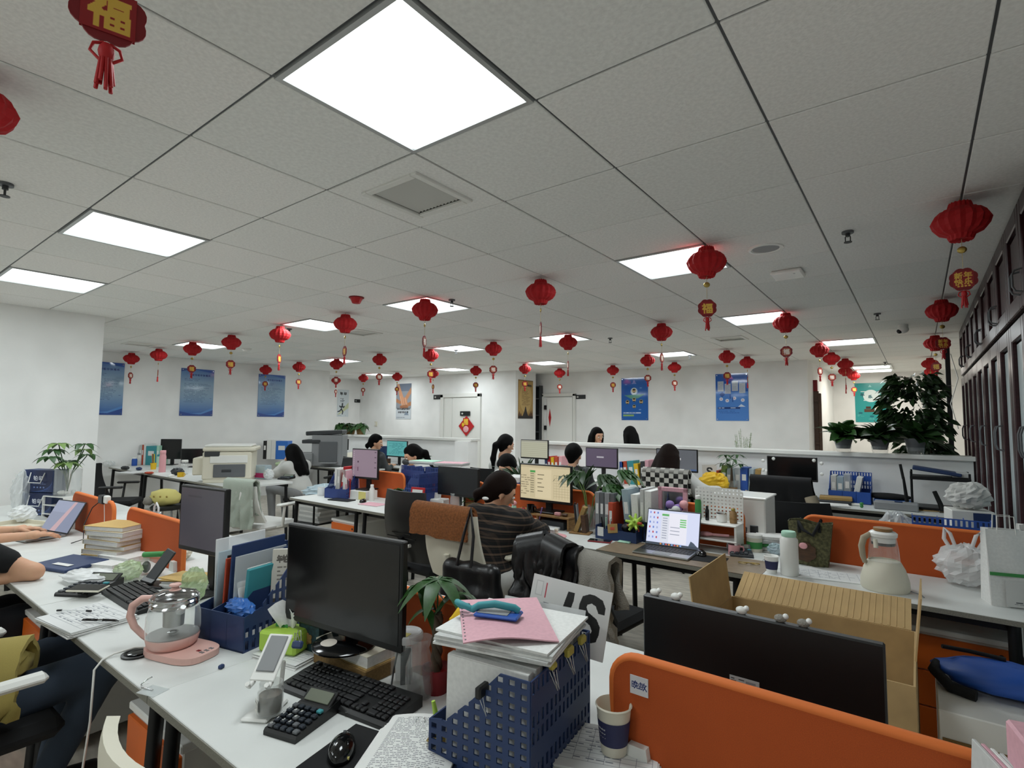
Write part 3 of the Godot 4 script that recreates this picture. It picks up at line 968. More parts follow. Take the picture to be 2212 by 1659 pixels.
	part(mb().ell(Vector3(-0.09, 0.03, 0.012), Vector3(0.04, 0.05, 0.01)), "gold_relief", "yellow", t)
	t = thing("thermostat", "small cream wall switch beside the joined hands poster", "switch", Vector3(-11.48, 1.44, -9.195))
	part(mb().box(Vector3(0, 0, 0.008), Vector3(0.1, 0.12, 0.02), 0.004), "plate", "cream", t)
	part(mb().box(Vector3(-0.02, 0, 0.02), Vector3(0.03, 0.07, 0.006), 0.002), "rocker", "white_gl", t)

func lantern_body() -> ArrayMesh:
	var b := mb()
	b.flat()
	var prof := [Vector2(0.004, 0.088), Vector2(0.042, 0.092), Vector2(0.046, 0.078), Vector2(0.05, 0.066), Vector2(0.078, 0.055), Vector2(0.101, 0.034), Vector2(0.112, 0.006), Vector2(0.106, -0.022), Vector2(0.086, -0.047), Vector2(0.054, -0.064), Vector2(0.05, -0.074), Vector2(0.046, -0.09), Vector2(0.004, -0.086)]
	prof.reverse()
	var n := 32
	var p := func(i: int, j: int):
		var a := TAU * j / n
		var q: Vector2 = prof[i]
		var k := 1.0 + (0.05 if j % 2 == 0 else -0.06) * (1.0 if i % 2 == 0 else 0.55)
		return Vector3(q.x * k * cos(a), q.y + (0.004 if j % 2 == 0 and (i < 2 or i > prof.size() - 3) else 0.0), -q.x * k * sin(a))
	for i in prof.size() - 1:
		for j in n: b.quad(p.call(i, j), p.call(i, j + 1), p.call(i + 1, j + 1), p.call(i + 1, j))
	return mesh_of(b)

func scallop(r: float, lobes: int, k: float) -> PackedVector2Array:
	var o := PackedVector2Array()
	for i in lobes * 5:
		var a := TAU * i / (lobes * 5)
		o.append(Vector2(cos(a), sin(a)) * (r * (1.0 - k + k * absf(sin(a * lobes / 2.0)))))
	return o

func lanterns():
	var body := lantern_body()
	var strs := mesh_of(mb().bar(Vector3(0, 0.08, 0), Vector3(0, 0.115, 0), 0.0016, 5).bar(Vector3(0, 0.081, 0), Vector3(0, -0.222, 0), 0.0014, 5))
	var bead := mesh_of(mb().ell(Vector3.ZERO, Vector3(0.019, 0.017, 0.006), 12, 6))
	var disc := mesh_of(mb().prism(scallop(0.056, 8, 0.1), 0.004))
	var tas := mb().ell(Vector3(0, -0.012, 0), Vector3(0.012, 0.018, 0.01), 10, 6)
	for s in [-1, 1]: tas.tube([Vector3(s * 0.004, 0.004, 0), Vector3(s * 0.018, -0.002, 0), Vector3(s * 0.022, -0.016, 0), Vector3(s * 0.006, -0.03, 0)], 0.0028, 5)
	for i in 9:
		var a := TAU * i / 9
		tas.bar(Vector3(cos(a) * 0.007, -0.024, sin(a) * 0.006), Vector3(cos(a) * 0.012, -0.066 - 0.012 * ((i * 7) % 3) / 2.0, sin(a) * 0.009), 0.0032, 5)
	var tassel := mesh_of(tas)
	var im := img(64, 64, "93141a")
	glyph(im, "fu", 6, 7, 52, 7, "e2b74a")
	pic("tag_gold", im, 0.45)
	im = img(64, 64, "a3161c")
	disc_ring(im)
	glyph(im, "fu", 10, 10, 44, 7, "f0e2d6")
	pic("tag_white", im, 0.45)
	im = img(64, 64, "93141a")
	for i in 4: glyph(im, ["xin", "nian", "kuai", "le"][i], 4 + (i % 2) * 29, 3 + (i / 2) * 26, 26, 4, "e2b74a")
	for i in 4: disc(im, 16 + i * 11, 59, 4, 3.5, "e2b74a")
	pic("tag_wishes", im, 0.45)
	var face := mesh_of(mb().plate(0.076, 0.076, 0.0012))
	# lantern centre in the photograph, turn of the tag away from the viewer, print
	var spots := [[1526, 568, 0.1, 0], [1168, 632, 1.45, 1], [918, 670, 1.25, 1], [746, 700, 1.2, 0], [605, 723, 1.15, 0], [500, 740, 0.0, 0], [416, 754, 0.1, 0], [343, 767, 1.5, 0], [284, 775, 0.9, 1], [574, 799, 0.3, 0], [646, 793, 0.4, 0], [727, 787, 0.5, 1], [726, 822, 0.9, 1], [785, 817, 0.5, 1], [820, 777, 0.2, 1], [858, 814, 0.5, 0], [931, 768, 0.2, 0], [936, 807, 1.1, 0], [1028, 801, 0.1, 0], [1066, 754, 0.1, 1], [1134, 797, 0.1, 0], [1227, 740, 1.4, 1], [1209, 806, 0.3, 1], [1324, 800, 0.2, 0], [1429, 718, 1.2, 1], [1399, 779, 0.1, 1], [1457, 794, 0.4, 1], [1570, 771, 0.1, 0], [1614, 783, 1.5, 0], [1697, 698, 0.1, 1], [1770, 757, 1.0, 1], [1796, 775, 0.1, 1], [1826, 787, 1.5, 1], [1826, 802, 1.5, 1], [1844, 812, 0.2, 0], [2075, 480, 0.0, 2], [2034, 672, 0.2, 2], [2020, 742, 0.3, 0], [2009, 786, 1.1, 0], [2011, 804, 0.2, 0], [-66, 230, 0.3, 1]]
	var n := 0
	var pos := []
	for s in spots: pos.append([P(s[0], s[1], CEIL - 0.115), s[2], s[3]])
	pos.append([P(235, 30, CEIL - 0.395) + Vector3(0, 0.28, 0), 0.0, 0])
	for q in pos:
		var at: Vector3 = q[0]
		at.y = CEIL - 0.115
		var toward := atan2(-at.x, -at.z)
		var t := thing("paper_lantern", "red honeycomb paper lantern hanging above a tassel and a round " + ["tag with one gold character", "tag with one white character", "tag with four gold characters"][q[2]], "lantern", at, toward + q[1] * (1 if n % 2 == 0 else -1), "red paper lanterns under the ceiling")
		part(body, "shade", "lantern", t)
		part(strs, "cord", "string", t)
		part(bead, "bead", "gold_metal", t).position = Vector3(0, -0.135, 0)
		var d := part(disc, "tag", "red_dark", t)
		d.position = Vector3(0, -0.278, 0)
		for k in 2:
			var f := part(face, "tag_print", ["tag_gold", "tag_white", "tag_wishes"][q[2]], d)
			f.position = Vector3(0, 0, 0.003 if k == 0 else -0.003)
			f.rotation.y = PI * k
		part(tassel, "tassel", "red", t).position = Vector3(0, -0.337, 0)
		n += 1

func disc_ring(im: Image):
	disc(im, 32, 32, 30, 30, "c9a55a")
	disc(im, 32, 32, 27, 27, "a3161c")

# one worktop with its frame; the desk runs w to the right of where and d away from it
func desk(where: Vector3, w: float, d: float, label: String, group: String, legs := true, modesty := "") -> Node3D:
	var t := thing("desk", label, "desk", where, 0, group)
	part(mb().box(Vector3(w / 2, TOP - 0.0125, -d / 2), Vector3(w - 0.002, 0.025, d - 0.002), 0.002), "worktop", "desk", t)
	part(mb().box(Vector3(w / 2, TOP - 0.0128, 0.0012), Vector3(w - 0.004, 0.021, 0.003)), "front_edge", "desk_edge", t)
	var fr := mb()
	for z in [-0.08, -d + 0.05]: fr.box(Vector3(w / 2, TOP - 0.045, z), Vector3(w - 0.1, 0.04, 0.03))
	part(fr, "frame", "steel_black", t)
	if legs:
		for sx in [0.06, w - 0.06]:
			for sz in [-0.05, -d + 0.06]:
				part(mb().tube([Vector3(sx, TOP - 0.03, sz), Vector3(sx + (0.03 if sx > w / 2 else -0.03) * 0, 0.0, sz + (0.03 if sz > -d / 2 else -0.03))], 0.022, 4), "leg", "steel_black", t)
	if modesty:
		part(mb().box(Vector3(w / 2, 0.5, -d + 0.03), Vector3(w - 0.1, 0.36, 0.015), 0.003), "modesty_panel", modesty, t)
	return t

# an upholstered divider with rounded upper corners, running along x
func divider(x0: float, x1: float, z: float, y1: float, label: String, feet := true) -> Node3D:
	var w := x1 - x0
	var h := y1 - 0.68
	var t := thing("desk_divider", label, "divider", Vector3(x0, 0.68, z), 0, "orange desk dividers")
	var pts := PackedVector2Array([Vector2(0, 0), Vector2(w, 0)])
	var r := 0.06
	for k in 7: pts.append(Vector2(w - r + r * cos(k * PI / 12), h - r + r * sin(k * PI / 12)))
	for k in 7: pts.append(Vector2(r - r * sin(k * PI / 12), h - r + r * cos(k * PI / 12)))
	part(mb().prism(pts, 0.022), "panel", "orange", t)
	var rim := []
	for i in range(2, pts.size()): rim.append(Vector3(pts[i].x, pts[i].y, 0))
	rim.push_front(Vector3(w, 0.08, 0))
	rim.push_back(Vector3(0, 0.08, 0))
	part(mb().tube(rim, 0.0125, 6), "edge_band", "orange_edge", t)
	if feet:
		for x in [0.07, w - 0.07]:
			part(mb().at(Vector3(x, 0.07, 0.02)).prism(PackedVector2Array([Vector2(-0.03, 0), Vector2(0.03, 0), Vector2(0.022, 0.05), Vector2(-0.022, 0.05)]), 0.02), "clamp", "white_pl", t)
	return t

func desks():
	var g := "white desks of the front row"
	# front block, near side and far side
	desk(Vector3(-6.6, 0, -0.65), 1.2, 0.574, "white desk at the pillar wall under the glass vase", g)
	desk(Vector3(-6.6, 0, -1.252), 1.2, 0.57, "far side white desk at the pillar wall", "far side desks of the front row")
	for i in 4:
		desk(Vector3(-5.4 + 1.2 * i, 0, -0.65), 1.2, 0.574, "white desk " + ["carrying the laptop and navy gift boxes", "carrying the kraft booklet stack and second keyboard", "carrying the pink kettle and large black monitor", "carrying the paper cup and orange divider"][i] if i != 2 else "white desk with calculator, keyboard and large black monitor", g, true, "orange")
	for i in 4:
		desk(Vector3(-5.4 + 1.2 * i, 0, -1.252), 1.2, 0.57, "far side white desk facing " + ["the navy gift boxes", "the kraft booklet stack", "the large black monitor", "the wide black monitor back"][i], "far side desks of the front row", true)
	divider(-4.95, -4.12, -1.238, 1.0, "orange divider behind the laptop with the pink striped screen")
	divider(-3.86, -3.07, -1.238, 1.0, "orange divider behind the kraft booklet stack")
	divider(-1.75, -0.97, -1.238, 0.99, "orange divider behind the large black monitor")
	var dv := divider(-0.615, 0.75, -1.238, 0.985, "orange divider with a handwritten white name sticker")
	var im := img(96, 90, "dcd9dc")
	glyph(im, "wan", 8, 22, 42, 4, "23336b")
	glyph(im, "min", 50, 24, 40, 4, "23336b")
	pic("sticker_name", im, 0.5)
	part(mb().at(Vector3(0.07, 0.25, 0.013)).plate(0.045, 0.042, 0.002), "name_sticker", "sticker_name", dv)
	# middle block
	for i in 5:
		desk(Vector3(-5.15 + 1.1 * i, 0, -3.05), 1.1, 0.59, "white desk " + ["carrying the mauve screen monitor", "behind the empty black office chair", "where the person in the striped sweater writes", "carrying the silver laptop", "carrying the white pitcher kettle"][i], "white desks of the middle row", true, "orange" if i > 3 else "")
	for i in 5:
		desk(Vector3(-5.15 + 1.1 * i, 0, -3.668), 1.1, 0.59, "far side desk of the middle row " + ["behind the mauve screen monitor", "behind the blue perforated racks", "behind the cream spreadsheet monitor", "behind the silver laptop", "behind the white pitcher kettle"][i], "far side desks of the middle row", true)
	divider(-5.0, -4.1, -3.654, 1.01, "orange divider behind the mauve screen monitor")
	divider(-3.75, -3.05, -3.654, 1.0, "orange divider behind the blue perforated racks")
	divider(-2.85, -1.97, -3.654, 1.01, "orange divider behind the cream spreadsheet monitor")
	divider(-1.75, -0.91, -3.654, 1.0, "orange divider behind the white pegboard shelf")
	divider(-0.57, 0.33, -3.654, 1.0, "orange divider behind the white pitcher kettle")
	# left block
	for i in 3:
		desk(Vector3(-10.45 + 1.35 * i, 0, -3.03), 1.35, 0.8, "white desk " + ["by the notice wall with small clutter", "with drinking flasks under the blue notices", "carrying the white office printer"][i], "white desks of the left row")
	desk(Vector3(-8.6, 0, -5.3), 1.6, 0.6, "white desk carrying the grey office printer", "white desks by the corridor", true)
	# desks along the half walls
	for i in 3:
		desk(Vector3(-10.3 + 1.4 * i, 0, -6.05), 1.4, 0.7, "white desk along the low half wall " + ["behind the grey printer", "carrying the teal screen monitor", "near the end of the half wall"][i], "desks along the left half wall")
	for i in 4:
		desk(Vector3(-4.7 + 1.25 * i, 0, -6.02), 1.25, 0.72, "white desk along the ledge wall " + ["carrying the pale spreadsheet monitor", "carrying the violet screen monitor", "with the yellow plastic bag", "with the black wire rack"][i], "desks along the right half wall")
	# pedestals
	for q in [[Vector3(-4.42, 0, -3.2), "orange and white drawer pedestal under the mauve monitor desk"], [Vector3(-7.55, 0, -3.25), "orange drawer pedestal beside the stool with the yellow bag"], [Vector3(0.12, 0, -3.3), "orange drawer pedestal under the pitcher kettle desk"], [Vector3(-1.97, 0, -0.74), "orange drawer pedestal under the pink kettle"], [Vector3(-3.4, 0, -0.74), "orange drawer pedestal under the kraft booklet desk"]]:
		var t := thing("drawer_pedestal", q[1], "pedestal", q[0], 0, "orange drawer pedestals")
		part(mb().box(Vector3(0, 0.3, -0.25), Vector3(0.4, 0.52, 0.5), 0.004), "body", "white_pl", t)
		part(mb().box(Vector3(0, 0.572, -0.25), Vector3(0.42, 0.025, 0.52), 0.004), "top", "white_gl", t)
		for k in 3:
			var dr := part(mb().box(Vector3(0, 0.14 + 0.165 * k, 0.008), Vector3(0.39, 0.158, 0.018), 0.003), "drawer", "orange_gloss", t)
			part(mb().at(Vector3(0.14, 0.19 + 0.165 * k, 0.02), 0, PI / 2).cyl(Vector3.ZERO, 0.009, 0.004, 10), "lock", "dark_grey", dr)
		for sx in [-0.16, 0.16]:
			for sz in [-0.06, -0.44]: part(mb().cyl(Vector3(sx, 0, sz), 0.02, 0.045, 8), "caster", "black_pl", t)

func dome(r: float, h: float) -> B:
	return mb().lathe([Vector2(0, 0), Vector2(r * 0.95, 0), Vector2(r, h * 0.2), Vector2(r * 0.86, h * 0.65), Vector2(r * 0.5, h * 0.93), Vector2(0, h)], 22)

# place and turn of an edge between two pixels on a level surface
func seat(x0: float, y0: float, x1: float, y1: float, y := TOP) -> Array:
	var a := P(x0, y0, y)
	var b := P(x1, y1, y)
	return [(a + b) / 2, atan2(-(b.z - a.z), b.x - a.x), a.distance_to(b)]

func monitor(where: Vector3, turn: float, w: float, h: float, yb: float, screen, label: String, shell := "black_pl", foot := "plate") -> Node3D:
	var t := thing("monitor", label, "monitor", where, turn, "computer monitors")
	var c := Vector3(0, yb + h / 2, 0)
	var sb := mb().box(c, Vector3(w, h, 0.026), 0.004)
	if foot != "flat": sb.box(c + Vector3(0, -h * 0.16, -0.02), Vector3(w * 0.6, h * 0.4, 0.02), 0.008)
	part(sb, "shell", shell, t)
	part(mb().at(c + Vector3(0, 0.005, 0.0135)).plate(w - 0.022, h - 0.032, 0.002), "screen", screen, t)
	part(mb().box(Vector3(0, (yb + h * 0.4) / 2, -0.055), Vector3(0.055, yb + h * 0.4, 0.028), 0.004), "neck", shell, t)
	if foot == "disc":
		part(mb().lathe([Vector2(0, 0), Vector2(0.1, 0), Vector2(0.102, 0.006), Vector2(0.095, 0.011), Vector2(0, 0.016)], 32, Vector3(0.02, 0, 0.0)), "foot", "black_gl", t)
	else:
		part(mb().box(Vector3(0, 0.006, -0.03), Vector3(minf(w * 0.45, 0.24), 0.012, 0.17), 0.005), "foot", shell, t)
	return t

func keyboard(where: Vector3, turn: float, label: String, w := 0.44, d := 0.145, single := true) -> Node3D:
	var t := thing("keyboard", label, "keyboard", where, turn, "keyboards")
	var side := PackedVector2Array([Vector2(0, 0), Vector2(d, 0), Vector2(d, 0.03), Vector2(d * 0.6, 0.026), Vector2(0.012, 0.016), Vector2(0, 0.01)])
	part(mb().at(Vector3(0, 0, 0), PI / 2).prism(side, w), "case", "black_pl", t)
	var big := mb()
	var kw := (w - 0.03) / 22.5
	var km := {}
	for r in 6:
		var x := -w / 2 + 0.014
		var row := []
		if r == 5: row = [1, -1, 1, 1, 1, 1, -0.5, 1, 1, 1, 1, -0.5, 1, 1, 1, 1, -0.25, 1, 1, 1, -0.25, 0]
		elif r == 0: row = [1.25, 1.25, 1.25, 6.25, 1.25, 1.25, 1.25, 1.25, -0.25, 1, 1, 1, -0.25, 2, 1, 1]
		elif r == 1: row = [2.25, 1, 1, 1, 1, 1, 1, 1, 1, 1, 1, 2.75, -1.25, 1, -1.25, 1, 1, 1, 1]
		elif r == 2: row = [1.75, 1, 1, 1, 1, 1, 1, 1, 1, 1, 1, 1, 2.25, -3.5, 1, 1, 1, 1]
		elif r == 3: row = [1.5, 1, 1, 1, 1, 1, 1, 1, 1, 1, 1, 1, 1, 1.5, -0.25, 1, 1, 1, -0.25, 1, 1, 1, 1]
		else: row = [1, 1, 1, 1, 1, 1, 1, 1, 1, 1, 1, 1, 1, 2, -0.25, 1, 1, 1, -0.25, 1, 1, 1, 1]
		for k in row:
			if k > 0:
				var p := Vector3(x + k * kw / 2, 0.021 + r * 0.0022, -(0.022 + r * d * 0.148))
				var s := Vector3(k * kw - 0.0025, 0.008, d * 0.148 - 0.003)
				if single:
					var id := "%.2f" % k
					if not km.has(id): km[id] = mesh_of(mb().box(Vector3.ZERO, s, 0.0022))
					part(km[id], "key", "key", t).position = p
				else: big.box(p, s)
			x += absf(k) * kw
	if not single: part(big, "keys", "key", t).set_meta("kind", "stuff")
	return t

func calculator(where: Vector3, turn: float, label: String, w: float, d: float, body := "black_pl") -> Node3D:
	var t := thing("calculator", label, "calculator", where, turn, "desk calculators")
	part(mb().at(Vector3.ZERO, PI / 2).prism(PackedVector2Array([Vector2(0, 0), Vector2(d, 0), Vector2(d, 0.034), Vector2(d * 0.68, 0.026), Vector2(0.005, 0.016), Vector2(0, 0.01)]), w), "body", body, t)
	part(mb().at(Vector3(0, 0.036, -d * 0.86), 0, -1.0).box(Vector3.ZERO, Vector3(w * 0.96, d * 0.3, 0.008), 0.002), "display_frame", body, t)
	part(mb().at(Vector3(0, 0.039, -d * 0.857), 0, -1.0).box(Vector3.ZERO, Vector3(w * 0.78, d * 0.2, 0.008), 0.001), "display", "lcd", t)
	for r in 5:
		for c in 5:
			var k := Vector3(-w * 0.39 + c * w * 0.195, 0.02 + r * 0.0024, -d * (0.09 + r * 0.125))
			part(mb().at(k).box(Vector3.ZERO, Vector3(w * 0.15, 0.008, d * 0.085), 0.002), "button", "teal" if r == 4 and c == 4 else ("calc_key" if (r + c) % 4 else "mid_grey"), t)
	if body == "black_pl" and w < 0.11:
		for i in 10:
			var tm := TextMesh.new()
			tm.text = str((i + 1) % 10)
			tm.font_size = 16
			tm.pixel_size = w * 0.0065
			tm.depth = 0.0006
			var q := Vector3(-w * 0.39 + (i % 3) * w * 0.195, 0.0248 + (i / 3 if i < 9 else -1) * 0.0024, -d * (0.09 + ((i / 3 + 1) if i < 9 else 0) * 0.125))
			var o := part(tm, "numeral", "white_gl", t)
			o.position = q + Vector3(0, 0.0026, 0)
			o.rotation.x = -PI / 2
	return t

# a pile of paper whose sheets lie a little askew
func papers(where: Vector3, turn: float, w: float, d: float, h: float, label: String, top = "paper", called := "paper_stack", n := 4, cat := "papers") -> Node3D:
	var t := thing(called, label, cat, where, turn)
	for i in n:
		var o := part(mb().at(Vector3.ZERO, rng.randf_range(-0.05, 0.05)).box(Vector3(rng.randf_range(-0.006, 0.006), h * (i + 0.5) / n, rng.randf_range(-0.006, 0.006)), Vector3(w, h / n * 0.96, d)), "sheaf", "paper" if i % 2 == 0 else "paper_grey", t)
	if not (top is String and top == "paper"):
		part(mb().at(Vector3(0, h + 0.0012, 0), 0, -PI / 2).plate(w * 0.99, d * 0.99, 0.002), "top_sheet", top, t)
	return t

func book(where: Vector3, turn: float, w: float, d: float, h: float, cover, label: String, group := "", called := "book") -> Node3D:
	var t := thing(called, label, "book", where, turn, group)
	part(mb().box(Vector3(0.002, h / 2, 0), Vector3(w - 0.006, h - 0.004, d - 0.006)), "pages", "paper", t)
	part(mb().box(Vector3(0, h - 0.001, 0), Vector3(w, 0.002, d)), "front_cover", cover, t)
	part(mb().box(Vector3(0, 0.001, 0), Vector3(w, 0.002, d)), "back_cover", cover, t)
	part(mb().box(Vector3(-w / 2 + 0.001, h / 2, 0), Vector3(0.002, h - 0.004, d)), "spine", cover, t)
	return t

# a sheet with a grid of holes, cut to an outline in x,y
func holed(b: B, outline: PackedVector2Array, nx: int, ny: int, fx: float, fy: float, th: float, keep := 0):
	var lo := outline[0]; var hi := outline[0]
	for p in outline:
		lo = lo.min(p); hi = hi.max(p)
	var c := (hi - lo) / Vector2(nx, ny)
	for i in nx:
		for j in ny:
			var o := lo + c * Vector2(i, j)
			var m := c * Vector2(1 - fx, 1 - fy) / 2
			var cells := []
			if keep > 0 and (j % keep == keep - 1): cells = [Rect2(o, c)]
			else: cells = [Rect2(o, Vector2(c.x, m.y)), Rect2(o + Vector2(0, c.y - m.y), Vector2(c.x, m.y)), Rect2(o + Vector2(0, m.y), Vector2(m.x, c.y - 2 * m.y)), Rect2(o + Vector2(c.x - m.x, m.y), Vector2(m.x, c.y - 2 * m.y))]
			for r in cells:
				var q := PackedVector2Array([r.position, r.position + Vector2(r.size.x, 0), r.end, r.position + Vector2(0, r.size.y)])
				for g in Geometry2D.intersect_polygons(outline, q): b.prism(g, th)

# a desk file rack: columns side by side along x, open towards +z, tall back
func file_rack(where: Vector3, turn: float, w: float, d: float, h: float, cols: int, label: String, m := "navy", square := false) -> Node3D:
	var t := thing("file_rack", label, "file rack", where, turn, "blue plastic file racks")
	part(mb().box(Vector3(0, 0.003, -d / 2), Vector3(w, 0.006, d)), "tray", m, t)
	part(mb().box(Vector3(0, h * 0.2, -0.002), Vector3(w, h * 0.4, 0.004)), "front_lip", m, t)
	var bk := mb()
	bk.at(Vector3(0, 0, -d))
	holed(bk, PackedVector2Array([Vector2(-w / 2, 0), Vector2(w / 2, 0), Vector2(w / 2, h), Vector2(-w / 2, h)]), cols * 5, 7, 0.45, 0.72, 0.004, 3)
	part(bk, "back", m, t)
	var pr := PackedVector2Array([Vector2(0, 0), Vector2(d, 0), Vector2(d, h), Vector2(d * 0.72, h), Vector2(d * 0.45, h * 0.7), Vector2(d * 0.18, h * 0.44), Vector2(0, h * 0.4)])
	for i in cols + 1:
		var b := mb()
		b.at(Vector3(-w / 2 + w * i / cols, 0, 0), PI / 2)
		if i == 0 or i == cols: holed(b, pr, 9 if square else 12, 10 if square else 7, 0.5, 0.52 if square else 0.75, 0.004, 0 if square else 3)
		else: b.prism(pr, 0.003)
		part(b, "side_panel" if i == 0 or i == cols else "partition", m, t)
	return t

func cup(where: Vector3, r: float, h: float, label: String, wall := "cream", band := "", called := "paper_cup") -> Node3D:
	var t := thing(called, label, "cup", where)
	var r0 := r * 0.72
	part(mb().lathe([Vector2(0, 0.006), Vector2(r0 - 0.001, 0.006), Vector2(r0, 0), Vector2(r, h), Vector2(r + 0.0025, h + 0.001), Vector2(r, h + 0.004), Vector2(r - 0.0025, h), Vector2(r0 - 0.002, 0.01), Vector2(0, 0.01)], 28), "wall", wall, t)
	if band:
		part(mb().lathe([Vector2(lerpf(r0, r, 0.22) + 0.0008, h * 0.22), Vector2(lerpf(r0, r, 0.74) + 0.0008, h * 0.74)], 28), "printed_band", band, t)
	return t

func bottle(where: Vector3, r: float, h: float, body, cap, label: String, called := "bottle", neck := 0.6) -> Node3D:
	var t := thing(called, label, "bottle", where)
	part(mb().lathe([Vector2(0, 0), Vector2(r * 0.94, 0), Vector2(r, h * 0.04), Vector2(r, h * 0.7), Vector2(r * neck, h * 0.84), Vector2(r * neck, h * 0.88), Vector2(0, h * 0.88)], 20), "body", body, t)
	part(mb().lathe([Vector2(r * neck * 1.05, h * 0.84), Vector2(r * neck * 1.1, h * 0.86), Vector2(r * neck * 1.1, h * 0.985), Vector2(r * neck, h), Vector2(0, h)], 20), "cap", cap, t)
	return t

func crumple(where: Vector3, s: Vector3, m, label: String, cat := "plastic bag", sd := 3, called := "plastic_bag", knot := true) -> Node3D:
	var t := thing(called, label, cat, where)
	var b := mb()
	b.smooth()
	var nz := FastNoiseLite.new()
	nz.seed = sd
	nz.frequency = 1.0
	var seg := 26; var rings := 16
	var p := func(i: int, j: int):
		var a := TAU * (j % seg) / seg
		var q := PI * i / rings - PI / 2
		var d := Vector3(cos(q) * cos(a), sin(q), -cos(q) * sin(a))
		var k := 1.0 + nz.get_noise_3dv(d * 2.2) * 0.28 + absf(nz.get_noise_3dv(d * 5.0 + Vector3(9, 2, 4))) * -0.22
		var o := Vector3(d.x * s.x / 2, 0, d.z * s.z / 2) * k
		o.y = maxf(s.y * (0.5 + 0.5 * d.y * k), 0.002)
		return o
	b.flat()
	for i in rings:
		for j in seg:
			if i > 0: b.tri(p.call(i, j), p.call(i, j + 1), p.call(i + 1, j + 1))
			if i < rings - 1: b.tri(p.call(i, j), p.call(i + 1, j + 1), p.call(i + 1, j))
	part(b, "sack", m, t)
	if knot:
		part(mb().lathe([Vector2(0.012, -0.01), Vector2(0.008, 0.02), Vector2(0.03, 0.06), Vector2(0.024, 0.065)], 9, Vector3(0, s.y * 0.97, 0)), "gathered_neck", m, t)
	return t

# the cloth hangs over a rail along x: w wide, a down the +z side, c down the -z side
func drape(b: B, w: float, a: float, c: float, gap: float, sd: int, fold := 0.012, th := 0.008, spread := 0.0):
	var nz := FastNoiseLite.new()
	nz.seed = sd
	nz.frequency = 1.0
	var L := a + c + gap
	b.sheet(22, 26, func(u, v):
		var s: float = v * L
		var y: float; var z: float
		if s < a:
			y = -(a - s); z = gap / 2
		elif s < a + gap:
			var q: float = (s - a) / gap * PI
			y = sin(q) * gap * 0.5; z = cos(q) * gap / 2
		else:
			y = -(s - a - gap); z = -gap / 2
		var dn: float = clampf(-y * 4.0, 0.0, 1.0)
		var wv: float = sin(u * 19.0 + nz.get_noise_2d(u * 3.0, v * 2.0) * 4.0) * fold * dn + nz.get_noise_2d(u * 4.0 + 7.0, v * 3.0) * fold * 1.4 * dn
		return Vector3((u - 0.5) * w * (1.0 + spread * dn) + nz.get_noise_2d(v * 4.0, 3.0) * 0.02, y + nz.get_noise_2d(u * 3.0, 9.0) * 0.02 * dn, z + (wv if z >= 0 else -wv)), th)

# an office chair; the sitter looks along +z, the back stands at -z
func chair(where: Vector3, turn: float, label: String, back := "black_cloth", frame := "black_pl", top := 0.98, w := 0.46, arms := true, seat_m := "black_cloth") -> Node3D:
	var t := thing("office_chair", label, "chair", where, turn, "office chairs")
	part(mb().box(Vector3(0, 0.46, 0.02), Vector3(0.48, 0.07, 0.46), 0.03), "seat", seat_m, t)
	part(mb().sheet(10, 10, func(u, v): return Vector3((u - 0.5) * w * (1.0 - 0.18 * v * v), 0.52 + (top - 0.52) * v, -0.2 - 0.05 * sin(v * 2.6) - 0.07 * v + 0.05 * pow(absf(u - 0.5) * 2.0, 2)), 0.03), "backrest", back, t)
	part(mb().tube([Vector3(0, 0.44, -0.15), Vector3(0, 0.48, -0.27), Vector3(0, 0.7, -0.3)], 0.02, 8), "back_stay", frame, t)
	if arms:
		for s in [-1, 1]:
			var a := part(mb().box(Vector3(s * 0.31, 0.68, 0.04), Vector3(0.06, 0.03, 0.26), 0.012), "armrest", frame, t)
			part(mb().tube([Vector3(s * 0.22, 0.45, -0.02), Vector3(s * 0.31, 0.47, -0.02), Vector3(s * 0.31, 0.67, 0.0)], 0.015, 6), "arm_post", frame, a)
	part(mb().cyl(Vector3(0, 0.1, 0), 0.026, 0.34, 12), "gas_lift", "steel_black", t)
	for i in 5:
		var q := TAU * i / 5 + 0.3
		var e := Vector3(cos(q), 0, sin(q)) * 0.29
		var l := part(mb().tube([Vector3(0, 0.11, 0), e + Vector3(0, 0.07, 0)], [0.024, 0.014], 6), "base_leg", frame, t)
		part(mb().at(e + Vector3(0, 0.028, 0), -q).box(Vector3.ZERO, Vector3(0.05, 0.056, 0.04), 0.016), "caster", "black_pl", l)
	return t

func leafy(b: B, c: Vector3, n: int, r: float, len: float, w: float, up: float, sd: int, droop := 0.35):
	var rr := RandomNumberGenerator.new()
	rr.seed = sd
	for i in n:
		var a := rr.randf() * TAU
		var e := rr.randf_range(up * 0.3, up)
		var d := Vector3(cos(a) * cos(e), sin(e), sin(a) * cos(e))
		b.leaf(c + d * r * rr.randf_range(0.3, 1.0), (d + Vector3(0, rr.randf_range(-0.3, 0.2), 0)).normalized() * len * rr.randf_range(0.7, 1.15), w * rr.randf_range(0.8, 1.2), droop)

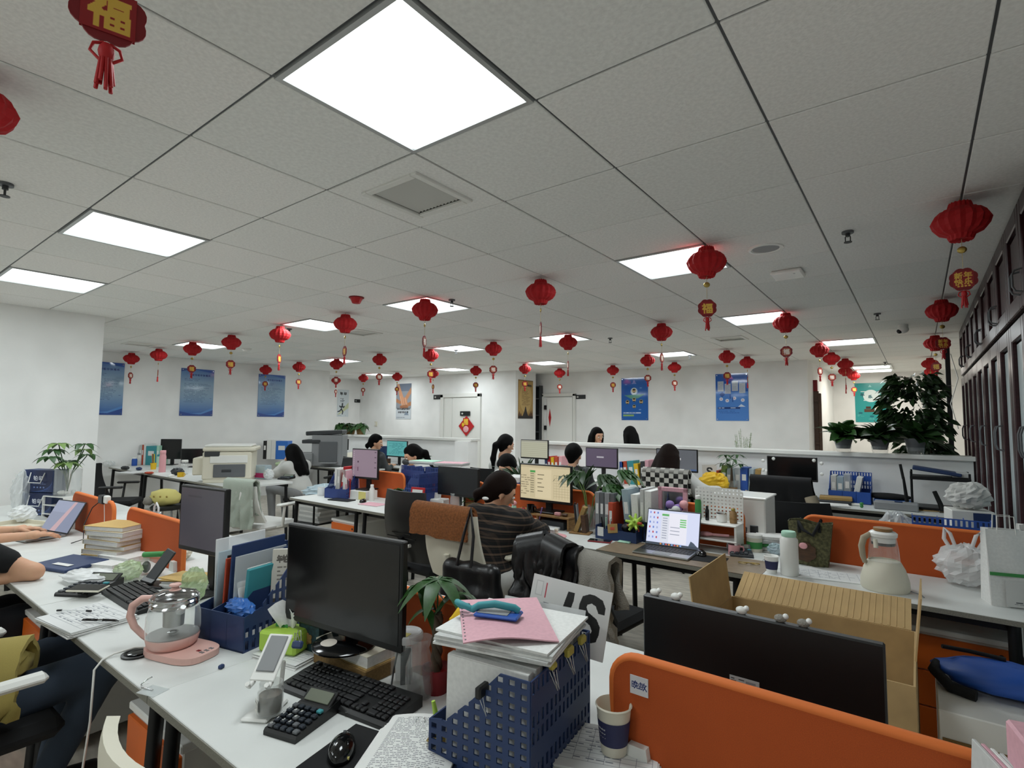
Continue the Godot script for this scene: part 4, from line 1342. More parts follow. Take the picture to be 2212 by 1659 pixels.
func front_desk():
	mt("lcd", "6d7264", 0.3)
	mt("calc_key", "1d2630", 0.5)
	var s: Array
	var t: Node3D
	var im: Image
	# wide papers with print
	im = img(200, 280, "dededb")
	print_lines(im, 18, 16, 165, 44, 6, "6a6c70", 2.0)
	pic("print_page", im, 0.8)
	im = img(200, 150, "dedfde")
	for i in 9: rect(im, 10, 12 + i * 14, 180, 1, "8c8f95")
	for i in 7: rect(im, 10 + i * 30, 12, 1, 112, "8c8f95")
	print_lines(im, 14, 16, 168, 8, 14, "7b8088", 3.0, 0.5)
	pic("form_page", im, 0.8)
	# keyboard
	s = seat(606, 1492, 828, 1580)
	keyboard(s[0], s[1], "black full size keyboard in front of the large black monitor", 0.425)
	# calculator
	s = seat(572, 1584, 634, 1612)
	calculator(s[0], s[1] + 0.12, "black desk calculator beside the jar with a phone stand", 0.105, 0.165)
	# carton and book under the monitor, then the monitor
	s = seat(687, 1434, 797, 1480)
	var c: Vector3 = s[0] + Vector3(-0.01, 0, -0.085)
	t = thing("carton", "flat brown cardboard carton under the large black monitor", "box", c)
	part(mb().box(Vector3(0, 0.022, 0), Vector3(0.27, 0.044, 0.19), 0.002), "body", "kraft_dark", t)
	part(mb().box(Vector3(0, 0.0446, 0), Vector3(0.262, 0.0012, 0.18)), "lid", "kraft", t)
	book(c + Vector3(-0.004, 0.046, 0.002), 0.03, 0.255, 0.17, 0.034, "cream", "thick white book lying on the brown carton under the monitor")
	var big := monitor(Vector3(-1.51, 0.83, -1.09), 0.1, 0.54, 0.325, 0.03, "screen_off", "large black monitor with a dark screen standing on a carton", "black_pl", "disc")
	im = img(80, 60, "cfc7bb")
	for i in 30: disc(im, rng.randf_range(4, 76), rng.randf_range(4, 56), rng.randf_range(2, 5), 2, ["4a2f2a", "8a6a5c", "2c2320"][i % 3])
	pic("sticker_cookie", im, 0.6)
	part(mb().lathe([Vector2(0.032, 0.013), Vector2(0.0, 0.0172)], 20, Vector3(-0.005, 0, 0.035)), "foot_sticker", "sticker_cookie", big)
	# pen box with bottles
	s = seat(645, 1398, 686, 1432)
	t = thing("pen_box", "dark teal floral pen box holding white capped bottles", "pen holder", s[0] + Vector3(0, 0, -0.04), 0.1)
	mt("teal_dark", "274a52", 0.6, 0, noise(0.03, 0.5, 1.0, 33, 2), 6.0)
	var pb := mb()
	for q in [[0, 0.05, 0.04, 0.1, 0.1, 0.003], [0, 0.05, -0.04, 0.1, 0.1, 0.003], [0.05, 0.05, 0, 0.003, 0.1, 0.083], [-0.05, 0.05, 0, 0.003, 0.1, 0.083]]: pb.box(Vector3(q[0], q[1], q[2]), Vector3(q[3], q[4], q[5]))
	part(pb.box(Vector3(0, 0.003, 0), Vector3(0.1, 0.006, 0.08)), "box", "teal_dark", t)
	part(mb().at(Vector3(0, 0.055, 0.0435)).prism(scallop(0.02, 5, 0.3), 0.002), "flower_print", "wood", t)
	var pc: Vector3 = t.position
	for q in [[-0.03, 0.17, 0.018, "white_pl", "tall white capped bottle in the floral pen box"], [0.0, 0.14, 0.015, "glass", "short clear bottle with white cap in the floral pen box"], [0.032, 0.155, 0.014, "film", "slim cosmetic tube in the floral pen box"]]:
		bottle(pc + Vector3(q[0], 0.007, 0.005), q[2], q[1], q[3], "white_gl", q[4], "bottle", 0.8)
	# earbud case on a beige card box
	t = thing("card_box", "small beige card box beside the monitor foot", "box", P(702, 1408) + Vector3(0, 0.083, -0.02), 0.1)
	part(mb().box(Vector3(0, 0.04, -0.02), Vector3(0.08, 0.08, 0.02), 0.002), "box", "cream", t)
	part(mb().at(Vector3(0, 0.04, -0.0085)).plate(0.06, 0.05, 0.001), "label", "print_page", t)
	t = thing("earbud_case", "rounded white earbud case with dark lettering", "case", t.position + Vector3(0.02, 0, 0.03), 0.1)
	part(mb().box(Vector3(0, 0.024, 0), Vector3(0.046, 0.048, 0.022), 0.01), "shell", "white_gl", t)
	part(mb().box(Vector3(0, 0.033, 0), Vector3(0.0465, 0.0012, 0.0225)), "seam", "grey_pl", t)
	# tissue pack on papers
	s = seat(535, 1418, 655, 1440)
	papers(s[0] + Vector3(0.0, 0, -0.06), 0.2, 0.2, 0.15, 0.012, "thin pile of folded white papers under the tissue pack", "form_page")
	t = thing("tissue_pack", "lime green soft tissue pack with a white tissue pulled out", "tissues", s[0] + Vector3(-0.03, 0.015, -0.055), 0.35)
	part(mb().box(Vector3(0, 0.035, 0), Vector3(0.15, 0.07, 0.1), 0.009), "pack", "green_lime", t)
	part(mb().at(Vector3(-0.02, 0.071, 0)).plate(0.05, 0.02, 0.001), "print", "green", t)
	part(mb().at(Vector3(0.005, 0.068, 0), 0.4).sheet(8, 6, func(u, v): return Vector3((u - 0.5) * 0.1 * (0.5 + 0.8 * v), v * 0.07 + 0.015 * sin(u * 7), (0.02 * sin(u * 9 + v * 2) - 0.01) * (0.4 + v)), 0.0015), "tissue", "paper", t)
	# phone stand with jar
	s = seat(516, 1552, 573, 1570)
	t = thing("phone_stand", "white folding phone stand with a grey pad and a blue clip", "phone stand", P(568, 1542), 0.55)
	part(mb().box(Vector3(0, 0.005, -0.01), Vector3(0.075, 0.01, 0.115), 0.004), "foot_plate", "white_gl", t)
	part(mb().at(Vector3(0.02, 0.06, -0.055), 0, -0.15).box(Vector3.ZERO, Vector3(0.012, 0.11, 0.01), 0.003), "post", "white_gl", t)
	part(mb().at(Vector3(0, 0.135, -0.035), 0, -0.85).box(Vector3.ZERO, Vector3(0.07, 0.13, 0.006), 0.003), "cradle", "white_gl", t)
	part(mb().at(Vector3(0, 0.1385, -0.032), 0, -0.85).box(Vector3(0, 0.008, 0), Vector3(0.052, 0.1, 0.005), 0.002), "pad", "grey_pl", t)
	for k in [-1, 1]:
		part(mb().tube([Vector3(k * 0.025, 0.088, 0.008), Vector3(k * 0.027, 0.083, 0.026), Vector3(k * 0.027, 0.094, 0.036)], 0.007, 6), "hook", "white_gl", t)
	t = thing("binder_clip", "blue binder clip on the upper end of the phone stand", "clip", t.position + Vector3(0.045, 0.172, -0.068), 0.55)
	part(mb().at(Vector3.ZERO, 0, -0.5).box(Vector3.ZERO, Vector3(0.03, 0.02, 0.014), 0.004), "body", "navy", t)
	for k in [-1, 1]: part(mb().tube([Vector3(-0.008, 0.01, k * 0.004), Vector3(-0.004, 0.035, k * 0.01), Vector3(0.004, 0.035, k * 0.01), Vector3(0.008, 0.01, k * 0.004)], 0.0012, 5), "wire_arm", "chrome", t)
	t = thing("jar", "small glass jar of dried herbs with a paper label", "jar", P(576, 1546) + Vector3(0.012, 0.011, -0.002))
	part(mb().lathe([Vector2(0, 0), Vector2(0.031, 0), Vector2(0.033, 0.004), Vector2(0.033, 0.058), Vector2(0.028, 0.066), Vector2(0.03, 0.08), Vector2(0.028, 0.08), Vector2(0.026, 0.066), Vector2(0.031, 0.057), Vector2(0.031, 0.004), Vector2(0, 0.003)], 24), "glass", "glass", t)
	part(mb().cyl(Vector3(0, 0.005, 0), 0.029, 0.045, 16), "herbs", "bark", t)
	im = img(64, 48, "d8d6cf")
	print_lines(im, 8, 8, 48, 1, 8, "55565a", 6.0)
	print_lines(im, 8, 22, 48, 3, 7, "8a8b8f", 3.0)
	pic("jar_label", im, 0.7)
	part(mb().at(Vector3(-0.012, 0.026, 0.032), -0.35).plate(0.034, 0.032, 0.001), "paper_label", "jar_label", t)
	# kettle on its base
	t = thing("kettle_base", "pink flat kettle base with printed buttons and a red display", "kettle base", P(392, 1412), 0.28)
	var oval := PackedVector2Array()
	for i in 32:
		var a := TAU * i / 32
		oval.append(Vector2(signf(cos(a)) * pow(absf(cos(a)), 0.6) * 0.125, signf(sin(a)) * pow(absf(sin(a)), 0.6) * 0.075))
	var o := part(mb().at(Vector3(0, 0.012, 0), 0, PI / 2).prism(oval, 0.02), "plate", "pink_pl", t)
	part(mb().box(Vector3(0.08, 0.0225, 0.0), Vector3(0.014, 0.0015, 0.01)), "display", "red_dark", t)
	for i in 6: part(mb().box(Vector3(0.096 + 0.01 * (i % 2), 0.0225, -0.03 + 0.018 * (i / 2)), Vector3(0.006, 0.001, 0.01)), "button", "mid_grey", t)
	part(mb().tube([Vector3(-0.12, 0.01, 0.02), Vector3(-0.16, 0.014, 0.05), Vector3(-0.19, 0.008, 0.1), Vector3(-0.19, 0.002, 0.135), Vector3(-0.19, -0.02, 0.158), Vector3(-0.192, -0.18, 0.16), Vector3(-0.21, -0.4, 0.17), Vector3(-0.2, -0.75, 0.2)], 0.0035, 6), "power_cord", "white_pl", t)
	var kp: Vector3 = t.position + Vector3(-0.045, 0.023, 0.012)
	t = thing("glass_kettle", "glass health kettle with a pink handle, steel collar and glass lid", "kettle", kp, 0.28)
	t.scale = Vector3(0.97, 0.88, 0.97)
	part(mb().lathe([Vector2(0, 0), Vector2(0.07, 0.0), Vector2(0.079, 0.012), Vector2(0.084, 0.036), Vector2(0.082, 0.042), Vector2(0, 0.04)], 32), "pink_foot", "pink_pl", t)
	part(mb().lathe([Vector2(0.0, 0.043), Vector2(0.06, 0.0425), Vector2(0.082, 0.044)], 32).lathe([Vector2(0.012, 0.046), Vector2(0.018, 0.05), Vector2(0.012, 0.052)], 16), "heating_plate", "steel", t)
	part(mb().lathe([Vector2(0.083, 0.04), Vector2(0.086, 0.066), Vector2(0.084, 0.12), Vector2(0.074, 0.16), Vector2(0.072, 0.166)], 36), "glass_body", "glass", t)
	part(mb().lathe([Vector2(0.074, 0.15), Vector2(0.078, 0.156), Vector2(0.0745, 0.163), Vector2(0.079, 0.17), Vector2(0.0745, 0.177), Vector2(0.078, 0.184), Vector2(0.073, 0.188)], 36), "steel_collar", "chrome", t)
	part(mb().lathe([Vector2(0.074, 0.188), Vector2(0.068, 0.196), Vector2(0.03, 0.208), Vector2(0, 0.211)], 32), "glass_lid", "glass_dark", t)
	part(mb().lathe([Vector2(0.02, 0.209), Vector2(0.012, 0.214), Vector2(0.012, 0.222), Vector2(0.02, 0.226), Vector2(0.018, 0.232), Vector2(0, 0.233)], 18), "lid_knob", "pink_pl", t)
	part(mb().lathe([Vector2(0.033, 0.075), Vector2(0.035, 0.16), Vector2(0.033, 0.16), Vector2(0.031, 0.08), Vector2(0, 0.078)], 20), "inner_strainer", "steel", t)
	part(mb().tube([Vector3(-0.066, 0.178, 0.03), Vector3(-0.1, 0.176, 0.045), Vector3(-0.13, 0.15, 0.058), Vector3(-0.136, 0.11, 0.062), Vector3(-0.122, 0.07, 0.055), Vector3(-0.09, 0.035, 0.042), Vector3(-0.074, 0.02, 0.034)], [0.012, 0.014, 0.014, 0.013, 0.012, 0.011, 0.01], 8), "handle", "pink_pl", t)
	part(mb().tube([Vector3(0.07, 0.15, 0.03), Vector3(0.09, 0.162, 0.04), Vector3(0.1, 0.172, 0.044)], [0.016, 0.012, 0.009], 8), "spout", "glass", t)
	t = thing("coaster", "round black coaster beside the kettle base", "coaster", P(296, 1414))
	part(mb().lathe([Vector2(0, 0), Vector2(0.045, 0), Vector2(0.046, 0.006), Vector2(0.038, 0.007), Vector2(0.034, 0.004), Vector2(0, 0.004)], 24), "disc", "black_pl", t)
	part(mb().lathe([Vector2(0.026, 0.0045), Vector2(0.028, 0.008), Vector2(0.02, 0.01), Vector2(0, 0.009)], 20), "lid", "black_gl", t)
	t = thing("wall_hook", "clear adhesive hook lying on the bare desk", "hook", P(325, 1492), 0.3)
	part(mb().box(Vector3(0.01, 0.001, 0), Vector3(0.07, 0.0016, 0.05)), "pad", "film", t)
	part(mb().tube([Vector3(0.01, 0.004, 0), Vector3(-0.03, 0.005, 0.004), Vector3(-0.048, 0.008, -0.006), Vector3(-0.046, 0.014, -0.024), Vector3(-0.036, 0.02, -0.03)], 0.002, 6), "hook", "chrome", t)
	solo(mb().box(Vector3(0, 0.006, 0), Vector3(0.014, 0.012, 0.018), 0.003), "rubber_stopper", "navy", "tiny dark blue rubber stopper lying alone on the desk", "stopper", P(478, 1444), 0.4)
	# loose paper pile with pen
	s = seat(96, 1352, 150, 1384)
	papers(P(188, 1342), 0.12, 0.3, 0.22, 0.018, "pile of white drawing sheets with a bent corner", "form_page", "paper_pile", 6)
	var pp := P(190, 1342) + Vector3(0, 0.021, 0)
	t = thing("pen", "black and silver pen lying on the white drawing sheets", "pen", P(215, 1342, 0.776), 0.62)
	part(mb().tube([Vector3(-0.07, 0.002, 0), Vector3(-0.062, 0.005, 0), Vector3(-0.01, 0.005, 0), Vector3(0.0, 0.005, 0), Vector3(0.012, 0.005, 0), Vector3(0.06, 0.005, 0), Vector3(0.075, 0.002, 0)], [0.0015, 0.005, 0.005, 0.0055, 0.005, 0.005, 0.0015], 8), "barrel", "black_gl", t)
	part(mb().tube([Vector3(-0.004, 0.005, 0), Vector3(0.014, 0.005, 0)], 0.0058, 10), "grip_ring", "chrome", t)
	t = thing("pen", "thin dark pen with white cord at the edge of the drawing sheets", "pen", P(160, 1321, 0.776), 0.62)
	part(mb().tube([Vector3(-0.07, 0.003, 0), Vector3(-0.05, 0.004, 0)], 0.004, 6), "tip", "black_pl", t)
	part(mb().tube([Vector3(-0.05, 0.004, 0), Vector3(0.0, 0.006, 0.004), Vector3(0.05, 0.004, 0)], 0.0022, 6), "stem", "film_white", t)
	part(mb().tube([Vector3(0.05, 0.004, 0), Vector3(0.07, 0.003, 0)], 0.004, 6), "end", "black_pl", t)
	# first rack with folders
	var rp := Vector3(-1.985, TOP, -0.925)
	var rt := 0.22
	file_rack(rp, rt, 0.25, 0.33, 0.3, 3, "navy blue perforated file rack full of clear folders beside the kettle")
	var R := Basis(Vector3.UP, rt)
	var fol := [["clear_folder", "film_white", -0.105, 0.22, 0.34, "tall clear folder standing at the left of the kettle side rack", -0.02], ["clear_folder", "film_blue", -0.095, 0.24, 0.3, "pale blue translucent folder in the kettle side rack", 0.05], ["black_folder", "black_pl", -0.07, 0.2, 0.285, "thin black folder edge in the kettle side rack", 0.04], ["red_folder", "coral", -0.055, 0.24, 0.28, "orange red folder in the kettle side rack", 0.05], ["navy_folder", "navy", -0.03, 0.24, 0.33, "navy blue folder rising above the kettle side rack", 0.06], ["clear_folder", "film", -0.005, 0.23, 0.29, "grey translucent folder in the middle of the kettle side rack", 0.03], ["notebook", "teal", 0.02, 0.19, 0.245, "teal notebook with a white edge in the kettle side rack", 0.1], ["white_folder", "white_pl", 0.045, 0.2, 0.2, "short white file leaning in the kettle side rack", -0.25]]
	mt("coral", "b8472c", 0.5)
	for f in fol:
		t = thing(f[0], f[5], "folder", rp + R * Vector3(f[2], 0.008, -0.17), rt)
		part(mb().at(Vector3.ZERO, 0, 0, -f[6]).box(Vector3(0, f[4] / 2, 0), Vector3(0.007 if f[0] != "notebook" else 0.014, f[4], f[3]), 0.002), "cover", f[1], t)
		if f[0] == "notebook": part(mb().at(Vector3.ZERO, 0, 0, -f[6]).box(Vector3(-0.0085, f[4] / 2 + 0.002, 0), Vector3(0.004, f[4], f[3] - 0.01)), "pages", "paper", t)
	t = thing("tea_packet", "white and brown tea packet with printed text in the kettle side rack", "packet", rp + R * Vector3(0.085, 0.06, -0.22), rt)
	im = img(80, 130, "c9c4b9")
	for i in 4: glyph(im, ["nian", "bo", "kuai", "xin"][i], 12 + i * 15, 12, 14, 2.5, "5b5650")
	print_lines(im, 14, 34, 52, 4, 8, "7c766e", 3.0)
	rect(im, 0, 96, 80, 34, "4b443c")
	pic("tea_print", im, 0.5)
	part(mb().at(Vector3(0, 0.12, 0), PI / 2 - 0.9, -0.1).plate(0.11, 0.24, 0.03), "packet", "tea_print", t)
	crumple(rp + R * Vector3(0.05, 0.1, -0.045), Vector3(0.16, 0.06, 0.07), "plastic_blue", "crumpled blue plastic film in front of the rack folders", "plastic film", 8, "plastic_film", false)
	# storage jars, plant, cable
	t = thing("storage_jar", "clear plastic tub with a white rim holding cards and packets", "jar", P(876, 1478))
	part(mb().lathe([Vector2(0, 0), Vector2(0.042, 0), Vector2(0.046, 0.01), Vector2(0.046, 0.14)], 24), "tub", "glass", t)
	part(mb().lathe([Vector2(0.048, 0.132), Vector2(0.05, 0.136), Vector2(0.05, 0.152), Vector2(0.046, 0.156), Vector2(0.04, 0.15), Vector2(0, 0.148)], 24), "lid", "film_white", t)
	part(mb().at(Vector3(0.0, 0.149, 0.01), 0.3, -PI / 2).plate(0.035, 0.025, 0.002), "yellow_tag", "yellow_pale", t)
	part(mb().at(Vector3(-0.01, 0.06, 0), 0.5, 0.1).box(Vector3.ZERO, Vector3(0.05, 0.1, 0.012)), "card", "paper", t)
	part(mb().at(Vector3(0.012, 0.06, 0.012), 0.9, -0.1).box(Vector3.ZERO, Vector3(0.03, 0.1, 0.01)), "dark_card", "black_pl", t)
	t = thing("carafe", "clear glass carafe with dark contents beside the money tree", "carafe", P(906, 1502))
	part(mb().lathe([Vector2(0, 0), Vector2(0.036, 0), Vector2(0.042, 0.02), Vector2(0.042, 0.085), Vector2(0.03, 0.12), Vector2(0.026, 0.135), Vector2(0.034, 0.165)], 24), "glass", "glass", t)
	part(mb().lathe([Vector2(0, 0.003), Vector2(0.034, 0.003), Vector2(0.037, 0.02), Vector2(0.034, 0.07), Vector2(0, 0.075)], 18), "contents", "glass_dark", t)
	var mp := P(942, 1492)
	t = thing("potted_money_tree", "small braided money tree with drooping palmate leaves in a dark pot", "plant", mp)
	part(mb().lathe([Vector2(0, 0), Vector2(0.034, 0), Vector2(0.044, 0.07), Vector2(0.04, 0.07), Vector2(0.034, 0.06), Vector2(0, 0.058)], 20), "pot", "red_dark", t)
	var tr := mb()
	for k in 3:
		var pts := []
		for i in 9: pts.append(Vector3(0.009 * cos(k * TAU / 3 + i * 1.1), 0.05 + i * 0.022, 0.009 * sin(k * TAU / 3 + i * 1.1)))
		tr.tube(pts, 0.01, 6)
	part(tr, "trunk", "bark", t)
	for q in [[0.02, 0.33, 0.02, 0.12, 7], [-0.05, 0.3, 0.02, 0.075, 5], [0.05, 0.28, -0.04, 0.08, 5], [-0.01, 0.24, 0.03, 0.06, 4]]:
		var h := Vector3(q[0], q[1], q[2])
		part(mb().tube([Vector3(0, 0.22, 0), h * 0.6 + Vector3(0, 0.12, 0), h], 0.0025, 5), "stem", "leaf", t)
		for i in q[4]:
			var a: float = TAU * i / q[4] + q[3] * 9
			part(mb().leaf(h, Vector3(cos(a), 0.1, sin(a)) * q[3], q[3] * 0.36, 0.75, 6), "leaf", "leaf", t)
	t = thing("cable", "thin black cable looping beside the keyboard", "cable", P(880, 1500))
	part(mb().tube([Vector3(-0.09, 0.12, -0.1), Vector3(-0.06, 0.13, -0.02), Vector3(-0.05, 0.06, 0.01), Vector3(-0.05, 0.006, 0.02), Vector3(0.0, 0.004, 0.03), Vector3(0.06, 0.004, 0.06), Vector3(0.07, 0.004, 0.1), Vector3(0.03, 0.004, 0.13), Vector3(-0.02, 0.006, 0.16)], 0.003, 6), "wire", "black_pl", t)
	part(mb().tube([Vector3(-0.02, 0.006, 0.16), Vector3(-0.045, 0.007, 0.18)], 0.006, 6), "plug", "black_pl", t)
	# mouse and mat
	t = thing("mouse_mat", "black mouse mat under the printed booklet", "mat", P(770, 1640), 0.2)
	part(mb().box(Vector3(0, 0.002, -0.01), Vector3(0.2, 0.004, 0.2), 0.001), "mat", "black_cloth", t)
	t = thing("computer_mouse", "glossy black computer mouse beside the printed booklet", "mouse", P(738, 1632) + Vector3(0, 0.005, 0), 0.75)
	part(dome(0.032, 0.036), "shell", "black_gl", t).scale.z = 1.75
	part(mb().at(Vector3(0, 0.03, -0.03), 0, 0, PI / 2).cyl(Vector3(0, -0.003, 0), 0.006, 0.006, 10), "scroll_wheel", "dark_grey", t)
	# printed booklet
	t = thing("printed_booklet", "open booklet of dense printed pages at the desk edge", "papers", P(872, 1648), 0.5)
	for k in 5:
		part(mb().at(Vector3(0.004 * k, 0.003 + 0.003 * k, -0.003 * k)).sheet(8, 8, func(u, v): return Vector3((u - 0.5) * 0.21, 0.012 * sin(PI * u) * (1.0 - v * 0.5), (v - 0.5) * 0.29), 0.0016), "page", "paper", t)
	var bk := mb()
	bk.smooth()
	for i in 8:
		for j in 8:
			var f := func(a, b): return Vector3((a / 8.0 - 0.5) * 0.205 + 0.018, 0.0195 + 0.012 * sin(PI * a / 8.0) * (1.0 - b / 16.0), (b / 8.0 - 0.5) * 0.285 - 0.013)
			var q := [[i, j], [i, j + 1], [i + 1, j + 1], [i, j], [i + 1, j + 1], [i + 1, j]]
			for w in [0, 2, 1, 3, 5, 4]: bk.v(f.call(float(q[w][0]), float(q[w][1])), Vector2(q[w][0] / 8.0, q[w][1] / 8.0))
	part(bk, "printed_page", "print_page", t)
	t = thing("eraser", "pale yellow rounded eraser lying on the printed booklet", "eraser", P(745, 1638) + Vector3(0.012, 0.006, 0.018), 0.6)
	part(mb().box(Vector3(0, 0.008, 0), Vector3(0.036, 0.016, 0.018), 0.006), "block", "yellow_pale", t)
	t = thing("binder_clip", "blue binder clip holding the printed booklet", "clip", P(900, 1600) + Vector3(0, 0.004, 0), 0.5)
	part(mb().box(Vector3(0, 0.008, 0), Vector3(0.04, 0.014, 0.018), 0.004), "body", "blue_bright", t)
	for k in [-1, 1]: part(mb().tube([Vector3(k * 0.01, 0.01, -0.008), Vector3(k * 0.012, 0.03, -0.03), Vector3(k * 0.006, 0.034, -0.036)], 0.0012, 5), "wire_arm", "chrome", t)
	t = thing("hair_ties", "loop of gold and green hair ties hanging at the rack corner", "hair tie", P(946, 1630), 0.4)
	for k in 3: part(mb().tube(ring_pts(0.024, 16, Vector3(0, 0.03 + 0.002 * k, 0.004 * k), 0.5 + 0.3 * k), 0.0022, 5), "loop", "gold_metal", t)
	t = thing("scissors", "pair of lime green scissor handles standing at the rack corner", "scissors", P(944, 1606), 0.4)
	part(mb().tube([Vector3(0.0, 0.0, 0), Vector3(0.0, 0.05, 0.0), Vector3(-0.012, 0.1, 0)], [0.004, 0.008, 0.005], 8).tube([Vector3(0.012, 0.0, 0), Vector3(0.014, 0.04, 0.0), Vector3(0.006, 0.075, 0)], [0.004, 0.008, 0.005], 8), "handles", "green_lime", t)
	part(mb().box(Vector3(0.005, 0.004, 0), Vector3(0.03, 0.008, 0.012), 0.002), "sleeve", "black_pl", t)
	# second rack: opens towards -x, stands at the divider
	rp = Vector3(-0.965, TOP, -1.1)
	rt = -PI / 2 + 0.12
	R = Basis(Vector3.UP, rt)
	file_rack(rp, rt, 0.33, 0.27, 0.245, 3, "large navy blue file rack packed with documents and clips", "navy", true)
	for i in 9:
		t = thing("document_file", "thick sheaf of paper standing in the large navy rack", "papers", rp + R * Vector3(-0.13 + i * 0.0325, 0.008, -0.14), rt, "sheaves in the large navy rack")
		part(mb().at(Vector3.ZERO, 0, 0, 0.02).box(Vector3(0, 0.122 + 0.006 * sin(i * 2.3), 0), Vector3(0.022, 0.236 + 0.012 * sin(i * 2.3), 0.215 + 0.01 * cos(i * 1.7)), 0.001), "sheaf", "paper" if i % 3 else "paper_grey", t)
		part(mb().at(Vector3.ZERO, 0, 0, 0.02).box(Vector3(0.0118, 0.12, 0), Vector3(0.001, 0.225, 0.22)), "cover_sheet", "form_page" if i == 0 else "paper", t)
	t = thing("loose_forms", "grey printed forms slumped in front of the large navy rack", "papers", rp + R * Vector3(-0.1, 0.03, -0.03), rt)
	for k in 3: part(mb().at(Vector3(0.02 * k, 0.11, 0.012 * k - 0.02), -0.25 * k, 0.12 * k, 0.06 * k).plate(0.15 - 0.02 * k, 0.24 - 0.05 * k, 0.002), "form", ["paper", "form_page", "pink"][k], t)
	# documents across the top
	var tp := rp + R * Vector3(0.0, 0.262, -0.13)
	papers(tp, 0.2, 0.3, 0.26, 0.028, "bowed stack of white documents lying across the large navy rack", "paper", "document_stack", 5)
	t = thing("pink_folder", "pink perforated paper folder lying on the white documents", "folder", tp + Vector3(-0.02, 0.032, 0.01), 0.78)
	part(mb().sheet(8, 8, func(u, v): return Vector3((u - 0.5) * 0.22, 0.006 + 0.008 * sin(u * 4.0) * v, (v - 0.5) * 0.29), 0.003), "cover", "pink", t)
	for i in 14: part(mb().box(Vector3(-0.104, 0.0085, -0.13 + i * 0.02), Vector3(0.004, 0.001, 0.004)), "punch_hole", "mid_grey", t)
	t = thing("badge_holder", "blue badge holder with a teal lanyard on the pink folder", "badge", tp + Vector3(-0.035, 0.047, 0.03), 0.35)
	part(mb().box(Vector3(0.01, 0.005, 0), Vector3(0.115, 0.009, 0.06), 0.004), "case", "blue", t)
	part(mb().box(Vector3(0.0, 0.0105, 0), Vector3(0.08, 0.001, 0.044)), "window", "grey_pl", t)
	part(mb().tube([Vector3(-0.06, 0.008, 0.0), Vector3(-0.04, 0.022, 0.006), Vector3(0.0, 0.028, 0.0), Vector3(0.05, 0.02, -0.01), Vector3(0.06, 0.012, -0.012)], 0.009, 8).tube([Vector3(-0.06, 0.008, 0), Vector3(-0.085, 0.02, 0.008), Vector3(-0.105, 0.02, -0.006), Vector3(-0.1, 0.008, -0.018), Vector3(-0.075, 0.01, -0.012)], 0.008, 8), "lanyard", "teal", t)
	for q in [[0.062, -0.1, "yellow_clip", 0.9, "large yellow binder clip on the rack rim"], [0.085, -0.02, "yellow_clip", 1.0, "middle yellow binder clip on the rack rim"], [0.06, 0.07, "yellow_clip", 0.7, "small yellow binder clip on the rack rim"], [-0.112, -0.02, "black_pl", 1.2, "black binder clip on the slanted rack side"]]:
		if q[2] == "yellow_clip" and not M.has("yellow_clip"): mt("yellow_clip", "b8a94b", 0.5)
		var local := Vector3(q[1], 0.245, -0.276) if q[2] == "yellow_clip" else Vector3(0.169, 0.2, -0.15)
		t = thing("binder_clip", q[4], "clip", rp + R * local, rt)
		part(mb().box(Vector3(0, 0, 0), Vector3(0.034 * q[3], 0.022 * q[3], 0.016), 0.004), "body", q[2], t)
		for k in [-1, 1]: part(mb().tube([Vector3(-0.006, -0.01, -0.006 * k), Vector3(-0.004, -0.05, -0.014), Vector3(0.004, -0.05, -0.014), Vector3(0.006, -0.01, -0.006 * k)], 0.0011, 5), "wire_arm", "chrome", t)
	# parcel board with large letters behind the rack
	im = img(220, 150, "d4d4d2")
	stroke(im, Vector2(112, 30), Vector2(92, 120), 18, "101010")
	glyph(im, "S", 140, 16, 96, 16, "101010", 0.12, 0.75)
	rect(im, 40, 14, 3, 34, "b03040")
	rect(im, 12, 12, 20, 34, "b9bab9")
	rect(im, 14, 14, 16, 30, "d8d8d6")
	print_lines(im, 40, 58, 6, 8, 5, "55565a", 3.0)
	pic("parcel_print", im, 0.5)
	t = thing("parcel_envelope", "stiff white parcel envelope with large black letters behind the navy rack", "envelope", P(1212, 1335, 0.99) + Vector3(0.02, -0.05, 0), 0.28)
	part(mb().at(Vector3(0, 0.06, 0), 0, -0.25, -0.12).plate(0.235, 0.18, 0.006), "board", "parcel_print", t)
	t = thing("clear_pouch", "clear ruled document pouch in front of the parcel envelope", "pouch", P(1195, 1340, 0.99) + Vector3(-0.02, -0.05, 0.03), 0.28)
	part(mb().at(Vector3(0, 0.04, 0), 0, -0.3, -0.05).box(Vector3.ZERO, Vector3(0.24, 0.12, 0.002)), "pouch", "film_white", t)
	t = thing("plush_toy", "small yellow plush toy peeking out behind the pink folder", "toy", P(980, 1362, 0.985) + Vector3(0, 0, -0.03))
	part(mb().skin([[Vector3(0, 0.015, 0), Vector3(0, 0.04, 0), 0.02, 0.016], [Vector3(-0.012, 0.03, 0.01), Vector3(-0.022, 0.02, 0.018), 0.008, 0.006], [Vector3(0.012, 0.03, 0.01), Vector3(0.02, 0.035, 0.02), 0.008, 0.006]], 0.004, 0.012), "body", "yellow", t)
	# cup on the papers at the divider
	papers(P(1310, 1640), 0.35, 0.24, 0.19, 0.022, "pile of grey printed forms under the paper cup", "form_page", "paper_pile", 5)
	im = img(160, 64, "272b52")
	print_lines(im, 66, 18, 56, 3, 12, "9a9cb4", 5.0)
	pic("cup_band", im, 0.6)
	cup(P(1326, 1622, 0.775), 0.041, 0.105, "cream paper cup with a printed navy band by the orange divider", "cream", "navy_band")
	var cp := get_node("paper_cup")
